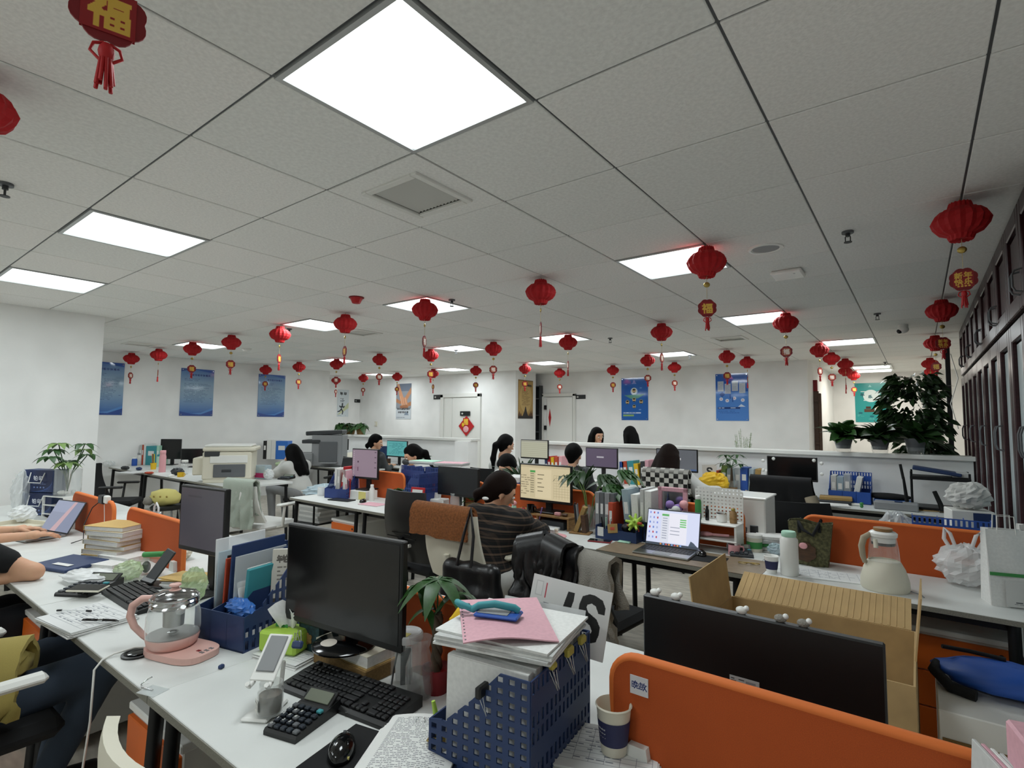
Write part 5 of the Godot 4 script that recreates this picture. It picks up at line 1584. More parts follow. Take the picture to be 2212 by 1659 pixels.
	for r in 3:
		for k in 9:
			var a := 1.0 - k * 0.11
			part(mb().at(Vector3(sin(a - 1.15), 0, cos(a - 1.15)) * (0.0364 - 0.0011 * r) + Vector3(0, 0.061 - 0.009 * r, 0), a - 1.15).box(Vector3.ZERO, Vector3(0.0028, 0.0042, 0.001)), "lettering", "paper_grey", cp)
	# wide black monitor seen from behind
	t = monitor(Vector3(-0.355, TOP, -1.47), PI, 0.56, 0.315, 0.001, "screen_off", "wide black monitor seen from behind above the name sticker divider", "black_pl", "flat")
	im = img(120, 40, "b8b8b6")
	print_lines(im, 6, 8, 50, 3, 9, "3c3d40", 4.0)
	rect(im, 66, 10, 40, 14, "8a8a8c")
	pic("spec_label", im, 0.5)
	part(mb().at(Vector3(-0.355 - PZ(1608, 1476, -1.457).x, PZ(1608, 1476, -1.457).y - TOP, -0.014), PI).plate(0.07, 0.024, 0.001), "spec_label", "spec_label", t)
	for q in [[0.25, "small white figurine on the left corner of the wide black monitor"], [0.19, "pair of tiny white figurines on top of the wide black monitor"], [0.02, "small white bear shaped clip on top of the wide black monitor"], [-0.07, "grey fluffy clip on top of the wide black monitor"], [-0.12, "white roll shaped clip on top of the wide black monitor"]]:
		t = thing("figurine", q[1], "figurine", Vector3(-0.355 - q[0], 1.066, -1.47))
		part(mb().ell(Vector3(0, 0.008, 0), Vector3(0.014, 0.01, 0.01), 12, 8), "body", "white_pl" if q[0] > -0.05 else "fleece", t)
		part(mb().ell(Vector3(0.012, 0.015, 0), Vector3(0.007, 0.007, 0.007), 10, 6), "head", "white_gl", t)

func ring_pts(r: float, n: int, c: Vector3, tilt: float) -> Array:
	var o := []
	for i in n + 1:
		var a := TAU * i / n
		o.append(c + Vector3(r * cos(a), r * sin(a) * cos(tilt), r * sin(a) * sin(tilt)))
	return o

func laptop(where: Vector3, turn: float, screen, label: String, w := 0.33, open := 1.9) -> Node3D:
	var t := thing("laptop", label, "laptop", where, turn)
	var d := w * 0.68
	part(mb().box(Vector3(0, 0.008, -d / 2), Vector3(w, 0.014, d), 0.005), "base", "steel", t)
	var k := mb()
	for r in 5:
		for c in 14: k.box(Vector3(-w * 0.42 + c * w * 0.0645, 0.0158, -d * (0.46 + 0.1 * r)), Vector3(w * 0.055, 0.002, d * 0.085))
	part(k, "keys", "key", t).set_meta("kind", "stuff")
	part(mb().box(Vector3(0, 0.0155, -d * 0.22), Vector3(w * 0.3, 0.001, d * 0.26)), "touchpad", "grey_pl", t)
	var a := open - PI / 2
	var lid := part(mb().at(Vector3(0, 0.015, -d), 0, -a).box(Vector3(0, d / 2, -0.004), Vector3(w, d, 0.007), 0.003), "lid", "dark_grey", t)
	part(mb().at(Vector3(0, 0.015, -d), 0, -a).at(Vector3(0, 0.015 + cos(a) * d / 2 + sin(a) * 0.0005, -d - sin(a) * d / 2 + cos(a) * 0.0012), 0, -a).plate(w - 0.012, d - 0.016, 0.002), "screen", screen, lid)
	return t

func tumbler(where: Vector3, r: float, h: float, label: String, m := "glass", called := "glass_tumbler", cat := "glass") -> Node3D:
	var t := thing(called, label, cat, where)
	part(mb().lathe([Vector2(0, 0), Vector2(r * 0.9, 0), Vector2(r, h), Vector2(r - 0.003, h), Vector2(r * 0.9 - 0.003, 0.006), Vector2(0, 0.006)], 22), "glass", m, t)
	return t

func left_desk():
	var t: Node3D
	var im: Image
	# navy gift boxes by the pillar
	im = img(150, 100, "15224a")
	for i in 14: stroke(im, Vector2(0, 0), Vector2(60, 8 + i * 9), 1, "33518c")
	for i in 10: stroke(im, Vector2(150, 100 - i * 6), Vector2(20 + i * 12, 100), 1, "3d5d9c")
	glyph(im, "bo", 52, 26, 22, 3.4, "d8dbe2")
	glyph(im, "yin", 78, 26, 22, 3.4, "d8dbe2")
	print_lines(im, 50, 56, 60, 2, 6, "7f90b8", 2.0)
	for i in 4: disc(im, 58 + i * 16, 78, 4, 4, "6f84b6")
	pic("gift_print", im, 0.3)
	var gp := P(72, 1113)
	for i in 2:
		t = thing("gift_box", "navy gift box with pale linework, " + ["lower of the two by the pillar", "upper of the two by the pillar"][i], "box", gp + Vector3(0, 0.185 * i, -0.06), 0.45, "navy gift boxes")
		part(mb().box(Vector3(0, 0.091, 0), Vector3(0.3, 0.18, 0.11), 0.003), "carton", "navy", t)
		part(mb().at(Vector3(0, 0.091, 0.0565)).plate(0.296, 0.176, 0.001), "print", "gift_print", t)
		part(mb().tube([Vector3(-0.07, 0.16, 0.06), Vector3(-0.06, 0.08, 0.085), Vector3(0.06, 0.08, 0.085), Vector3(0.07, 0.16, 0.06)], 0.004, 6), "cord_handle", "white_pl", t)
	crumple(P(24, 1116) + Vector3(-0.02, 0, -0.05), Vector3(0.14, 0.36, 0.12), "film", "tall clear plastic bag slumped beside the navy gift boxes", "plastic bag", 5, "plastic_bag", false)
	t = thing("desk_organizer", "white plastic organizer tray under the glass vase", "organizer", P(142, 1113), 0.3)
	for y in [0.02, 0.09, 0.16]: part(mb().box(Vector3(0, y, 0), Vector3(0.26, 0.008, 0.2), 0.003), "tray", "white_gl", t)
	part(mb().box(Vector3(-0.126, 0.08, 0), Vector3(0.008, 0.16, 0.2)), "side", "white_gl", t)
	part(mb().box(Vector3(0.126, 0.08, 0), Vector3(0.008, 0.16, 0.2)), "side", "white_gl", t)
	var vp := P(142, 1113) + Vector3(0, 0.164, 0)
	t = thing("vase", "clear glass cylinder vase holding an umbrella plant", "vase", vp)
	part(mb().lathe([Vector2(0, 0), Vector2(0.09, 0), Vector2(0.092, 0.21), Vector2(0.087, 0.21), Vector2(0.085, 0.012), Vector2(0, 0.012)], 24), "glass", "glass", t)
	for i in 12: part(mb().ell(Vector3(0.05 * cos(i * 2.4), 0.024, 0.05 * sin(i * 2.4)), Vector3(0.016, 0.012, 0.014), 8, 5), "pebble", "white_pl", t)
	t = thing("umbrella_plant", "leafy umbrella plant standing in the glass vase", "plant", vp + Vector3(0, 0.02, 0))
	for i in 8:
		var a := TAU * i / 8 + 0.4
		var h := Vector3(cos(a) * (0.09 + 0.07 * (i % 3)), 0.24 + 0.05 * ((i * 5) % 4), sin(a) * (0.09 + 0.06 * (i % 2)))
		part(mb().tube([Vector3(0, 0.01, 0), Vector3(h.x * 0.2, 0.15, h.z * 0.2), h], 0.004, 5), "stem", "leaf", t)
		for k in 6:
			var b := TAU * k / 6 + i
			part(mb().leaf(h, Vector3(cos(b), 0.45, sin(b)) * 0.11, 0.055, 0.75, 5), "leaf", "leaf_light" if i % 3 == 0 else "leaf", t)
	t = thing("serving_tray", "cream woven tray with ribbed rim beside the laptop", "tray", P(40, 1142), 0.3)
	part(mb().box(Vector3(0, 0.004, 0), Vector3(0.42, 0.008, 0.26), 0.003), "bottom", "cream", t)
	for s in [-1, 1]:
		part(mb().box(Vector3(0, 0.02, s * 0.128), Vector3(0.42, 0.034, 0.01), 0.003), "rim", "cream", t)
		part(mb().box(Vector3(s * 0.206, 0.02, 0), Vector3(0.01, 0.034, 0.246), 0.003), "rim", "cream", t)
	crumple(P(48, 1130) + Vector3(0, 0.01, 0), Vector3(0.22, 0.12, 0.16), "film_white", "crumpled white plastic bag in the cream tray", "plastic bag", 6, "plastic_bag", false)
	# laptop
	im = img(160, 104, "8f96ae")
	rect(im, 0, 0, 160, 40, "9aa2bb")
	poly(im, PackedVector2Array([Vector2(104, 0), Vector2(120, 0), Vector2(84, 104), Vector2(52, 104)]), "c9a8ae")
	poly(im, PackedVector2Array([Vector2(120, 0), Vector2(160, 0), Vector2(160, 104), Vector2(84, 104)]), "848ca6")
	lit_screen("laptop_screen_left", im, 0.9)
	laptop(Vector3(-4.69, TOP, -0.86), 0.22, "laptop_screen_left", "dark laptop with a grey and pink screen in front of the navy gift boxes", 0.33, 2.05)
	var st := P(225, 1168)
	t = thing("device_stand", "small black adapter on a bent wire stand behind the laptop", "stand", st)
	part(mb().cyl(Vector3(0, 0, 0), 0.04, 0.008, 18), "base", "black_pl", t)
	part(mb().tube([Vector3(0, 0.006, 0), Vector3(-0.01, 0.15, 0), Vector3(-0.03, 0.24, 0), Vector3(-0.06, 0.255, 0)], 0.005, 6), "gooseneck", "white_pl", t)
	part(mb().box(Vector3(-0.06, 0.26, 0), Vector3(0.085, 0.055, 0.04), 0.006), "adapter", "black_pl", t)
	part(mb().box(Vector3(0.01, 0.265, 0), Vector3(0.05, 0.05, 0.03), 0.006), "plug", "white_pl", t)
	part(mb().tube([Vector3(-0.1, 0.25, 0), Vector3(-0.16, 0.2, 0.03), Vector3(-0.12, 0.1, 0.08), Vector3(-0.04, 0.02, 0.1), Vector3(-0.05, 0.004, 0.16)], 0.003, 6), "cable", "black_pl", t)
	t = tumbler(P(216, 1142), 0.055, 0.07, "clear glass tumbler with a pale straw by the orange divider")
	part(mb().bar(Vector3(-0.02, 0.008, 0), Vector3(0.02, 0.2, 0.0), 0.005, 8), "straw", "white_pl", t)
	t = thing("artificial_flowers", "small bunch of pink flowers beside the laptop screen", "flowers", P(186, 1135))
	part(mb().cyl(Vector3.ZERO, 0.03, 0.06, 14, 0.034), "pot", "dark_grey", t)
	for i in 7: part(mb().at(Vector3(0.045 * cos(i * 0.9), 0.12 + 0.02 * (i % 3), 0.04 * sin(i * 0.9)), i, 0.9).prism(scallop(0.03, 5, 0.4), 0.012), "bloom", "pink_soft" if i % 2 else "magenta", t)
	part(mb().bar(Vector3(0, 0.05, 0), Vector3(0, 0.12, 0), 0.01, 6), "stems", "leaf", t)
	# booklets
	var bp := P(243, 1202)
	for i in 7:
		book(bp + Vector3(rng.randf_range(-0.012, 0.012), 0.026 * i, -0.025 + rng.randf_range(-0.012, 0.012)), 0.35 + rng.randf_range(-0.12, 0.12), 0.27, 0.2, 0.0255, "envelope" if i % 2 == 0 else "cream", "kraft covered booklet in the tall stack, counted from the desk number " + ["one", "two", "three", "four", "five", "six", "seven"][i], "kraft booklets in a stack", "booklet")
	book(P(272, 1210), 0.3, 0.24, 0.15, 0.035, "paper", "thick white booklet with handwriting beside the kraft stack")
	book(P(238, 1220), 0.42, 0.2, 0.15, 0.02, "paper", "thin white booklet tucked under the thick white one")
	t = thing("document_case", "navy blue document case with a white label strip", "folder", P(150, 1222), 0.3)
	part(mb().at(Vector3(0, 0.012, 0), 0, 0.03).box(Vector3.ZERO, Vector3(0.3, 0.018, 0.22), 0.004), "case", "navy", t)
	part(mb().at(Vector3(0.03, 0.0225, 0.05), 0, 0.03).box(Vector3.ZERO, Vector3(0.13, 0.001, 0.03)), "label_strip", "paper", t)
	t = bottle(P(333, 1190), 0.035, 0.23, "glass", "chrome", "tall clear water bottle with a steel cap before the orange divider", "water_bottle", 0.75)
	part(mb().tube([Vector3(-0.03, 0.2, 0), Vector3(-0.032, 0.26, 0), Vector3(0, 0.285, 0), Vector3(0.032, 0.26, 0), Vector3(0.03, 0.2, 0)], 0.006, 6), "carry_loop", "film_white", t)
	t = tumbler(P(366, 1190), 0.055, 0.085, "clear plastic tub with a lip beside the water bottle", "glass", "plastic_tub", "tub")
	part(mb().lathe([Vector2(0.055, 0.082), Vector2(0.062, 0.084), Vector2(0.062, 0.09), Vector2(0.054, 0.09)], 22), "lip", "film_white", t)
	crumple(P(392, 1208), Vector3(0.14, 0.08, 0.1), "cream", "cream crumpled paper bag behind the kraft envelopes", "paper bag", 12, "paper_bag", false)
	t = thing("acrylic_box", "clear acrylic box holding small dark items and a green tube", "box", P(318, 1240), 0.3)
	part(mb().box(Vector3(0, 0.04, 0), Vector3(0.11, 0.08, 0.08), 0.003), "box", "glass", t)
	part(mb().ell(Vector3(-0.01, 0.035, 0), Vector3(0.02, 0.03, 0.02)), "dark_item", "black_gl", t)
	part(mb().tube([Vector3(-0.03, 0.095, 0), Vector3(0.09, 0.105, -0.02)], 0.014, 10), "tube", "green", t)
	t = crumple(P(196, 1256), Vector3(0.34, 0.055, 0.17), "film_white", "silvery flat plastic pouch of papers beside the calculator", "plastic pouch", 9, "plastic_pouch", false)
	t.rotation.y = 0.35
	crumple(P(276, 1252), Vector3(0.15, 0.09, 0.12), "film_green", "crumpled green tinted snack wrapper behind the dark keyboard", "wrapper", 10, "snack_wrapper", false)
	crumple(P(418, 1300), Vector3(0.12, 0.15, 0.1), "film_green", "crumpled green tinted film beside the kettle side rack", "wrapper", 14, "snack_wrapper", false)
	calculator(P(152, 1290), 0.55, "brown and black calculator with a phone lying across it", 0.16, 0.2, "black_pl")
	t = thing("mobile_phone", "slim dark phone lying across the brown calculator", "phone", P(190, 1274, 0.785), 0.62)
	part(mb().at(Vector3(0, 0.006, 0), 0, 0.1).box(Vector3.ZERO, Vector3(0.15, 0.009, 0.07), 0.004), "case", "cream", t)
	part(mb().at(Vector3(0, 0.0112, 0), 0, 0.1).box(Vector3.ZERO, Vector3(0.142, 0.001, 0.062)), "glass_face", "black_gl", t)
	var s := seat(214, 1280, 298, 1334)
	keyboard(s[0], s[1], "second dark keyboard behind the glass kettle", 0.43, 0.14, false)
	t = thing("tablet_stand", "black folding tablet stand with a raised plate", "stand", P(340, 1266), 0.5)
	part(mb().box(Vector3(0, 0.006, 0), Vector3(0.12, 0.012, 0.1), 0.004), "base", "black_pl", t)
	part(mb().at(Vector3(-0.01, 0.085, -0.02), 0.0, -0.5, -0.35).box(Vector3.ZERO, Vector3(0.06, 0.17, 0.01), 0.004), "back_plate", "dark_grey", t)
	part(mb().at(Vector3(-0.03, 0.03, 0.025), 0, 0.4, -0.3).box(Vector3.ZERO, Vector3(0.06, 0.012, 0.03), 0.004), "rest", "black_pl", t)
	papers(P(432, 1262), 0.5, 0.25, 0.2, 0.03, "pile of files and papers under the kraft envelopes", "paper_grey", "paper_pile", 4)
	t = thing("kraft_envelope", "two kraft envelopes lying on the pile of files", "envelope", P(420, 1248, 0.785), 0.45)
	part(mb().at(Vector3(0, 0.004, 0), 0.1).box(Vector3.ZERO, Vector3(0.24, 0.005, 0.15), 0.001), "lower_envelope", "envelope", t)
	part(mb().at(Vector3(-0.03, 0.009, 0.02), -0.15).box(Vector3.ZERO, Vector3(0.2, 0.004, 0.13), 0.001), "upper_envelope", "envelope", t)
	# left monitor
	im = img(120, 100, "6d6a74")
	rect(im, 20, 12, 40, 3, "5c5964")
	lit_screen("screen_grey", im, 0.32)
	monitor(Vector3(-2.63, TOP, -1.14), 0.12, 0.36, 0.3, 0.185, "screen_grey", "grey screen monitor beside the kraft booklet stack")
	# the empty chair pushed under the front desk
	chair(Vector3(-1.45, 0, -0.77), PI, "pale shell office chair pushed under the desk with the calculator", "cream", "cream", 0.79, 0.52, false)

func mug(where: Vector3, r: float, h: float, m: String, label: String, turn := 0.0) -> Node3D:
	var t := thing("mug", label, "mug", where, turn)
	part(mb().lathe([Vector2(0, 0), Vector2(r * 0.95, 0), Vector2(r, 0.006), Vector2(r, h), Vector2(r - 0.004, h), Vector2(r - 0.005, 0.01), Vector2(0, 0.008)], 20), "cup", m, t)
	part(mb().tube([Vector3(r * 0.95, h * 0.85, 0), Vector3(r * 1.5, h * 0.8, 0), Vector3(r * 1.65, h * 0.5, 0), Vector3(r * 1.45, h * 0.25, 0), Vector3(r * 0.95, h * 0.2, 0)], 0.006, 6), "handle", m, t)
	return t

func upright(where: Vector3, turn: float, list: Array, label: String, group: String, called := "binder"):
	# files standing side by side along x
	var x := 0.0
	var B0 := Basis(Vector3.UP, turn)
	var n := 0
	for f in list:
		var t := thing(called, label % f[3], "file", where + B0 * Vector3(x + f[0] / 2, 0, 0), turn, group)
		part(mb().at(Vector3.ZERO, 0, 0, f[4] if f.size() > 4 else 0.0).box(Vector3(0, f[1] / 2, 0), Vector3(f[0] - 0.002, f[1], 0.2), 0.002), "cover", f[2], t)
		part(mb().at(Vector3.ZERO, 0, 0, f[4] if f.size() > 4 else 0.0).box(Vector3(0, f[1] * 0.62, 0.1005), Vector3(f[0] * 0.55, f[1] * 0.24, 0.001)), "spine_label", "paper", t)
		x += f[0] + 0.002
		n += 1

func blob_toy(where: Vector3, s: float, body: String, head: String, label: String, called := "desk_toy"):
	var t := thing(called, label, "toy", where)
	part(mb().ell(Vector3(0, 0.3 * s, 0), Vector3(0.3, 0.3, 0.28) * s, 12, 8), "body", body, t)
	part(mb().ell(Vector3(0, 0.75 * s, 0), Vector3(0.34, 0.3, 0.3) * s, 12, 8), "head", head, t)
	for k in [-1, 1]: part(mb().ell(Vector3(k * 0.14 * s, 0.78 * s, 0.27 * s), Vector3(0.04, 0.05, 0.03) * s, 6, 4), "eye", "black_gl", t)

func middle():
	var t: Node3D
	var im: Image
	# mauve monitor on a box
	t = thing("carton", "small white and yellow box under the mauve screen monitor", "box", Vector3(-4.52, TOP, -3.48), 0.1)
	part(mb().box(Vector3(0, 0.042, 0), Vector3(0.24, 0.084, 0.16), 0.003), "body", "white_pl", t)
	part(mb().box(Vector3(0.07, 0.042, 0.0805), Vector3(0.1, 0.08, 0.001)), "side_print", "yellow_pale", t)
	im = img(120, 96, "a892a2")
	for i in 12: rect(im, 5, 6 + i * 7, 4, 3, "d7c7d0")
	for i in 4: rect(im, 108, 6 + i * 18, 8, 3, "5d4a5c")
	rect(im, 25, 40, 6, 6, "4a2b44"); rect(im, 25, 62, 5, 14, "7d5f74")
	lit_screen("screen_mauve", im, 0.62)
	monitor(Vector3(-4.52, TOP + 0.086, -3.5), 0.12, 0.365, 0.305, 0.11, "screen_mauve", "monitor with a mauve desktop screen on the middle desk")
	var rp := on_desk(726, -3.3)
	file_rack(rp, 0.3, 0.26, 0.2, 0.24, 3, "bright blue desk rack with red and white files by the mauve monitor", "navy2")
	upright(rp + Vector3(-0.1, 0.008, -0.13), 0.3, [[0.03, 0.29, "paper", "first"], [0.035, 0.28, "paper_grey", "second"], [0.03, 0.31, "red", "third", -0.12], [0.04, 0.28, "paper", "fourth"], [0.035, 0.27, "pink", "fifth", 0.1]], "upright file in the bright blue desk rack, %s in its row", "files in the bright blue rack", "file")
	t = thing("pen_cluster", "bunch of dark pens standing in the bright blue desk rack", "pens", rp + Vector3(0.1, 0.008, -0.1))
	for i in 6: part(mb().bar(Vector3(0.006 * i - 0.015, 0, 0.01 * (i % 2)), Vector3(0.012 * i - 0.03, 0.17 + 0.01 * (i % 3), 0.015 * (i % 2)), 0.004, 6), "pen", ["navy", "black_pl", "red"][i % 3], t)
	mug(P(694, 1070), 0.04, 0.085, "film_white", "clear mug at the corner of the mauve monitor desk", 2.6)
	t = thing("graphics_tablet", "flat black tablet on papers before the mauve monitor", "tablet", P(738, 1081), 0.2)
	part(mb().box(Vector3(0, 0.006, 0), Vector3(0.26, 0.01, 0.12), 0.003), "slab", "black_pl", t)
	papers(P(750, 1074) + Vector3(0.02, 0, -0.1), 0.25, 0.3, 0.15, 0.01, "few white sheets before the mauve monitor", "form_page", "paper_sheets", 2)
	t = thing("computer_mouse", "dark mouse on the mauve monitor desk", "mouse", P(784, 1085), 0.6)
	part(dome(0.032, 0.034), "shell", "black_gl", t).scale.z = 1.6
	part(mb().box(Vector3(0, 0.032, -0.025), Vector3(0.006, 0.006, 0.014), 0.002), "wheel", "dark_grey", t)
	papers(P(806, 1090), 0.1, 0.25, 0.16, 0.003, "pink printed leaflet beside the dark mouse", "pink", "leaflet", 1)
	bottle(P(803, 1082), 0.025, 0.16, "white_pl", "white_gl", "white spray bottle with a blue label by the pink leaflet", "spray_bottle", 0.6)
	# certificate, racks, dark monitor back of the far side
	t = thing("picture_frame", "red framed certificate standing against the blue racks", "frame", on_desk(903, -3.29), 0.15)
	part(mb().at(Vector3(0, 0.11, 0), 0, -0.12).box(Vector3.ZERO, Vector3(0.15, 0.2, 0.012), 0.003), "frame", "red", t)
	part(mb().at(Vector3(0, 0.111, 0.0075), 0, -0.12).box(Vector3.ZERO, Vector3(0.11, 0.16, 0.004)), "certificate", "paper", t)
	file_rack(on_desk(884, -3.455), -PI / 2, 0.25, 0.27, 0.32, 3, "violet blue perforated rack standing sideways behind the red certificate", "navy2")
	for i in 2:
		file_rack(Vector3(-4.05 + 0.36 * i, TOP, -3.98), PI, 0.33, 0.27, 0.34, 3, "tall violet blue rack on the far middle desks, " + ["under teal papers", "under pink papers"][i], "navy2")
		papers(Vector3(-4.05 + 0.36 * i, TOP + 0.352, -3.9), 0.1 + 0.2 * i, 0.3, 0.2, 0.03, ["teal and white papers lying on the violet blue rack", "pink and white papers lying on the violet blue rack"][i], ["mint", "pink"][i], "paper_pile", 3)
	screen_at(948, 1006, 1035, 1078, -3.5, "screen_dim", "dark monitor with a pink clip behind the empty black office chair")
	t = thing("clear_pitcher", "clear glass pitcher with a white handle near the marigold pot", "pitcher", P(984, 1104))
	part(mb().lathe([Vector2(0, 0), Vector2(0.05, 0), Vector2(0.058, 0.02), Vector2(0.045, 0.13), Vector2(0.052, 0.16), Vector2(0.049, 0.16), Vector2(0.042, 0.13), Vector2(0.054, 0.022), Vector2(0, 0.008)], 22), "jug", "glass", t)
	part(mb().tube([Vector3(0.045, 0.145, 0), Vector3(0.085, 0.14, 0), Vector3(0.088, 0.06, 0), Vector3(0.055, 0.04, 0)], 0.009, 6), "handle", "white_gl", t)
	t = thing("tissue_box", "white tissue box with a raised tissue by the glass pitcher", "tissues", P(945, 1098), 0.2)
	part(mb().box(Vector3(0, 0.045, 0), Vector3(0.19, 0.09, 0.11), 0.008), "box", "white_gl", t)
	part(mb().at(Vector3(0, 0.09, 0)).sheet(6, 5, func(u, v): return Vector3((u - 0.5) * 0.08, v * 0.05, 0.012 * sin(u * 8) * (1 - v)), 0.0015), "tissue", "paper", t)
	t = thing("potted_marigold", "small pot of green leaves with one yellow flower", "plant", P(1018, 1106))
	part(mb().lathe([Vector2(0, 0), Vector2(0.04, 0), Vector2(0.055, 0.08), Vector2(0.05, 0.08), Vector2(0, 0.07)], 18), "pot", "kraft_dark", t)
	var b := mb()
	leafy(b, Vector3(0, 0.08, 0), 26, 0.06, 0.07, 0.03, 1.3, 5)
	part(b, "foliage", "leaf", t).set_meta("kind", "stuff")
	part(mb().tube([Vector3(0.02, 0.08, 0), Vector3(0.03, 0.15, 0)], 0.003, 5), "stalk", "leaf", t)
	part(mb().at(Vector3(0.03, 0.155, 0), 0, 0.6).prism(scallop(0.036, 7, 0.35), 0.02), "flower", "yellow", t)
	# desk of the writer in the striped sweater
	t = thing("monitor_riser", "light wooden monitor riser on the writer's desk", "riser", Vector3(-2.33, TOP, -3.5), 0.0)
	part(mb().box(Vector3(0, 0.09, 0), Vector3(0.56, 0.016, 0.2), 0.003), "top", "wood", t)
	for k in [-0.27, 0.0, 0.27]: part(mb().box(Vector3(k, 0.041, 0), Vector3(0.014, 0.082, 0.19), 0.002), "side", "wood", t)
	part(mb().box(Vector3(0.13, 0.03, 0.02), Vector3(0.2, 0.055, 0.14), 0.003), "drawer_box", "dark_grey", t)
	im = img(220, 132, "cfc19d")
	rect(im, 0, 0, 220, 8, "bdb08f")
	rect(im, 40, 14, 100, 112, "d8caa6")
	rect(im, 42, 18, 26, 108, "c9bc98")
	rect(im, 44, 20, 24, 8, "4f9a52")
	for i in 9: rect(im, 46, 32 + i * 9, 16, 3, "7e7660")
	for i in 5: rect(im, 78, 34 + i * 16, 30 - (i % 3) * 6, 3, "6f6854")
	for i in 6: rect(im, 150 + i * 12, 34, 1, 90, "a89b7a")
	for i in 9: rect(im, 150, 34 + i * 10, 68, 1, "a89b7a")
	print_lines(im, 2, 40, 34, 9, 9, "8d826a", 3.0)
	lit_screen("screen_sheet", im, 0.95)
	monitor(Vector3(-2.31, TOP + 0.1, -3.49), 0.0, 0.475, 0.29, 0.075, "screen_sheet", "monitor showing a cream spreadsheet on the writer's desk")
	blob_toy(Vector3(-2.56, TOP + 0.1, -3.42), 0.07, "mint", "pink_soft", "pink headed figurine on the wooden riser")
	t = thing("strawberry_toy", "tiny red strawberry ornament on the wooden riser", "toy", Vector3(-2.47, TOP + 0.1, -3.42))
	part(mb().ell(Vector3(0, 0.016, 0), Vector3(0.018, 0.016, 0.016), 10, 6), "berry", "red", t)
	part(mb().at(Vector3(0, 0.031, 0), 0, PI / 2).prism(scallop(0.01, 5, 0.5), 0.003), "leaf_cap", "leaf", t)
	mug(Vector3(-2.4, TOP + 0.1, -3.42), 0.03, 0.06, "black_gl", "small dark mug on the wooden riser")
	t = thing("eraser_set", "pink and brown erasers lying on the wooden riser", "eraser", Vector3(-2.13, TOP + 0.1, -3.43))
	part(mb().box(Vector3(-0.03, 0.012, 0), Vector3(0.05, 0.024, 0.03), 0.005), "pink_block", "pink_soft", t)
	part(mb().box(Vector3(0.03, 0.01, 0), Vector3(0.04, 0.02, 0.03), 0.005), "brown_block", "wood_dark", t)
	papers(P(1172, 1143), 0.15, 0.26, 0.19, 0.02, "white notebook pages under the writer's hand", "form_page", "notebook_pages", 3)
	papers(P(1222, 1136), 0.2, 0.18, 0.1, 0.012, "beige notebook beside the writer's hand", "kraft", "notebook_pages", 2)
	t = thing("round_mat", "round pink desk mat at the desk edge", "mat", P(1196, 1158))
	part(mb().cyl(Vector3.ZERO, 0.09, 0.004, 26), "mat", "pink_soft", t)
	blob_toy(P(1202, 1157) + Vector3(0, 0.005, 0), 0.045, "cream", "cream", "small cream bear resting on the round pink mat")
	t = thing("pen_stand", "wooden slot stand with scissors and brushes", "pen holder", P(1255, 1152), 0.2)
	part(mb().box(Vector3(0, 0.006, 0), Vector3(0.15, 0.012, 0.1), 0.002), "base", "wood", t)
	part(mb().at(Vector3(0.03, 0.07, 0), 0, 0, 0.1).box(Vector3.ZERO, Vector3(0.03, 0.13, 0.08), 0.002), "upright_slat", "wood_dark", t)
	part(mb().at(Vector3(0.0, 0.1, 0), 0, 0, -0.35).box(Vector3.ZERO, Vector3(0.03, 0.19, 0.06), 0.002), "leaning_slat", "kraft", t)
	for i in 4: part(mb().bar(Vector3(-0.04 + 0.012 * i, 0.012, 0.01 * i - 0.02), Vector3(-0.06 + 0.012 * i, 0.2 + 0.012 * (i % 2), 0.01 * i - 0.02), 0.005, 6), "brush", ["dark_grey", "black_pl", "grey_pl", "mid_grey"][i], t)
	t = tumbler(P(1272, 1142), 0.05, 0.17, "clear glass vase with long philodendron stems", "glass", "vase", "vase")
	var vp: Vector3 = t.position
	t = thing("philodendron", "large leaved philodendron reaching over the cream spreadsheet monitor", "plant", vp + Vector3(0, 0.01, 0))
	for q in [[-0.13, 0.44, 0.02], [-0.05, 0.42, 0.06], [0.12, 0.4, -0.02], [0.2, 0.34, 0.03], [0.26, 0.44, -0.04]]:
		var h := Vector3(q[0], q[1], q[2])
		part(mb().tube([Vector3.ZERO, h * Vector3(0.3, 0.55, 0.3), h], 0.005, 5), "stem", "leaf_light", t)
		for k in 7:
			var a := -1.2 + 0.4 * k + atan2(h.z + 0.04, h.x)
			part(mb().leaf(h, Vector3(cos(a), -0.15, sin(a)) * (0.17 - 0.014 * absf(k - 3)), 0.075, 0.55, 5), "leaf_lobe", "leaf_dark" if q[0] < 0.15 else "leaf", t)
	upright(on_desk(1299, -3.54), 0.0, [[0.035, 0.3, "grey_pl", "first"], [0.035, 0.3, "mid_grey", "second"], [0.04, 0.3, "grey_pl", "third"], [0.035, 0.3, "mid_grey", "fourth"]], "grey binder standing beside the glass vase, %s in the row", "grey binders")
	t = thing("red_binder", "orange red binder standing beside the grey binders", "file", on_desk(1331, -3.5), 0.0)
	part(mb().box(Vector3(0, 0.12, 0), Vector3(0.035, 0.24, 0.18), 0.002), "cover", "coral", t)
	part(mb().box(Vector3(0, 0.15, 0.0905), Vector3(0.02, 0.07, 0.001)), "spine_label", "paper", t)
	rp = on_desk(1386, -3.44)
	file_rack(rp, 0.0, 0.26, 0.19, 0.33, 3, "dark blue rack of pale envelopes behind the silver laptop")
	upright(rp + Vector3(-0.12, 0.008, -0.1), 0.0, [[0.05, 0.33, "film_blue", "first", 0.1], [0.05, 0.3, "paper", "second", 0.05], [0.03, 0.34, "paper_grey", "third"], [0.05, 0.33, "paper", "fourth"]], "pale envelope in the dark blue laptop rack, %s in its row", "envelopes in the laptop rack", "envelope")
	t = thing("drawer_tray", "navy desktop drawer tray with small toys and pens", "tray", P(1331, 1168), 0.0)
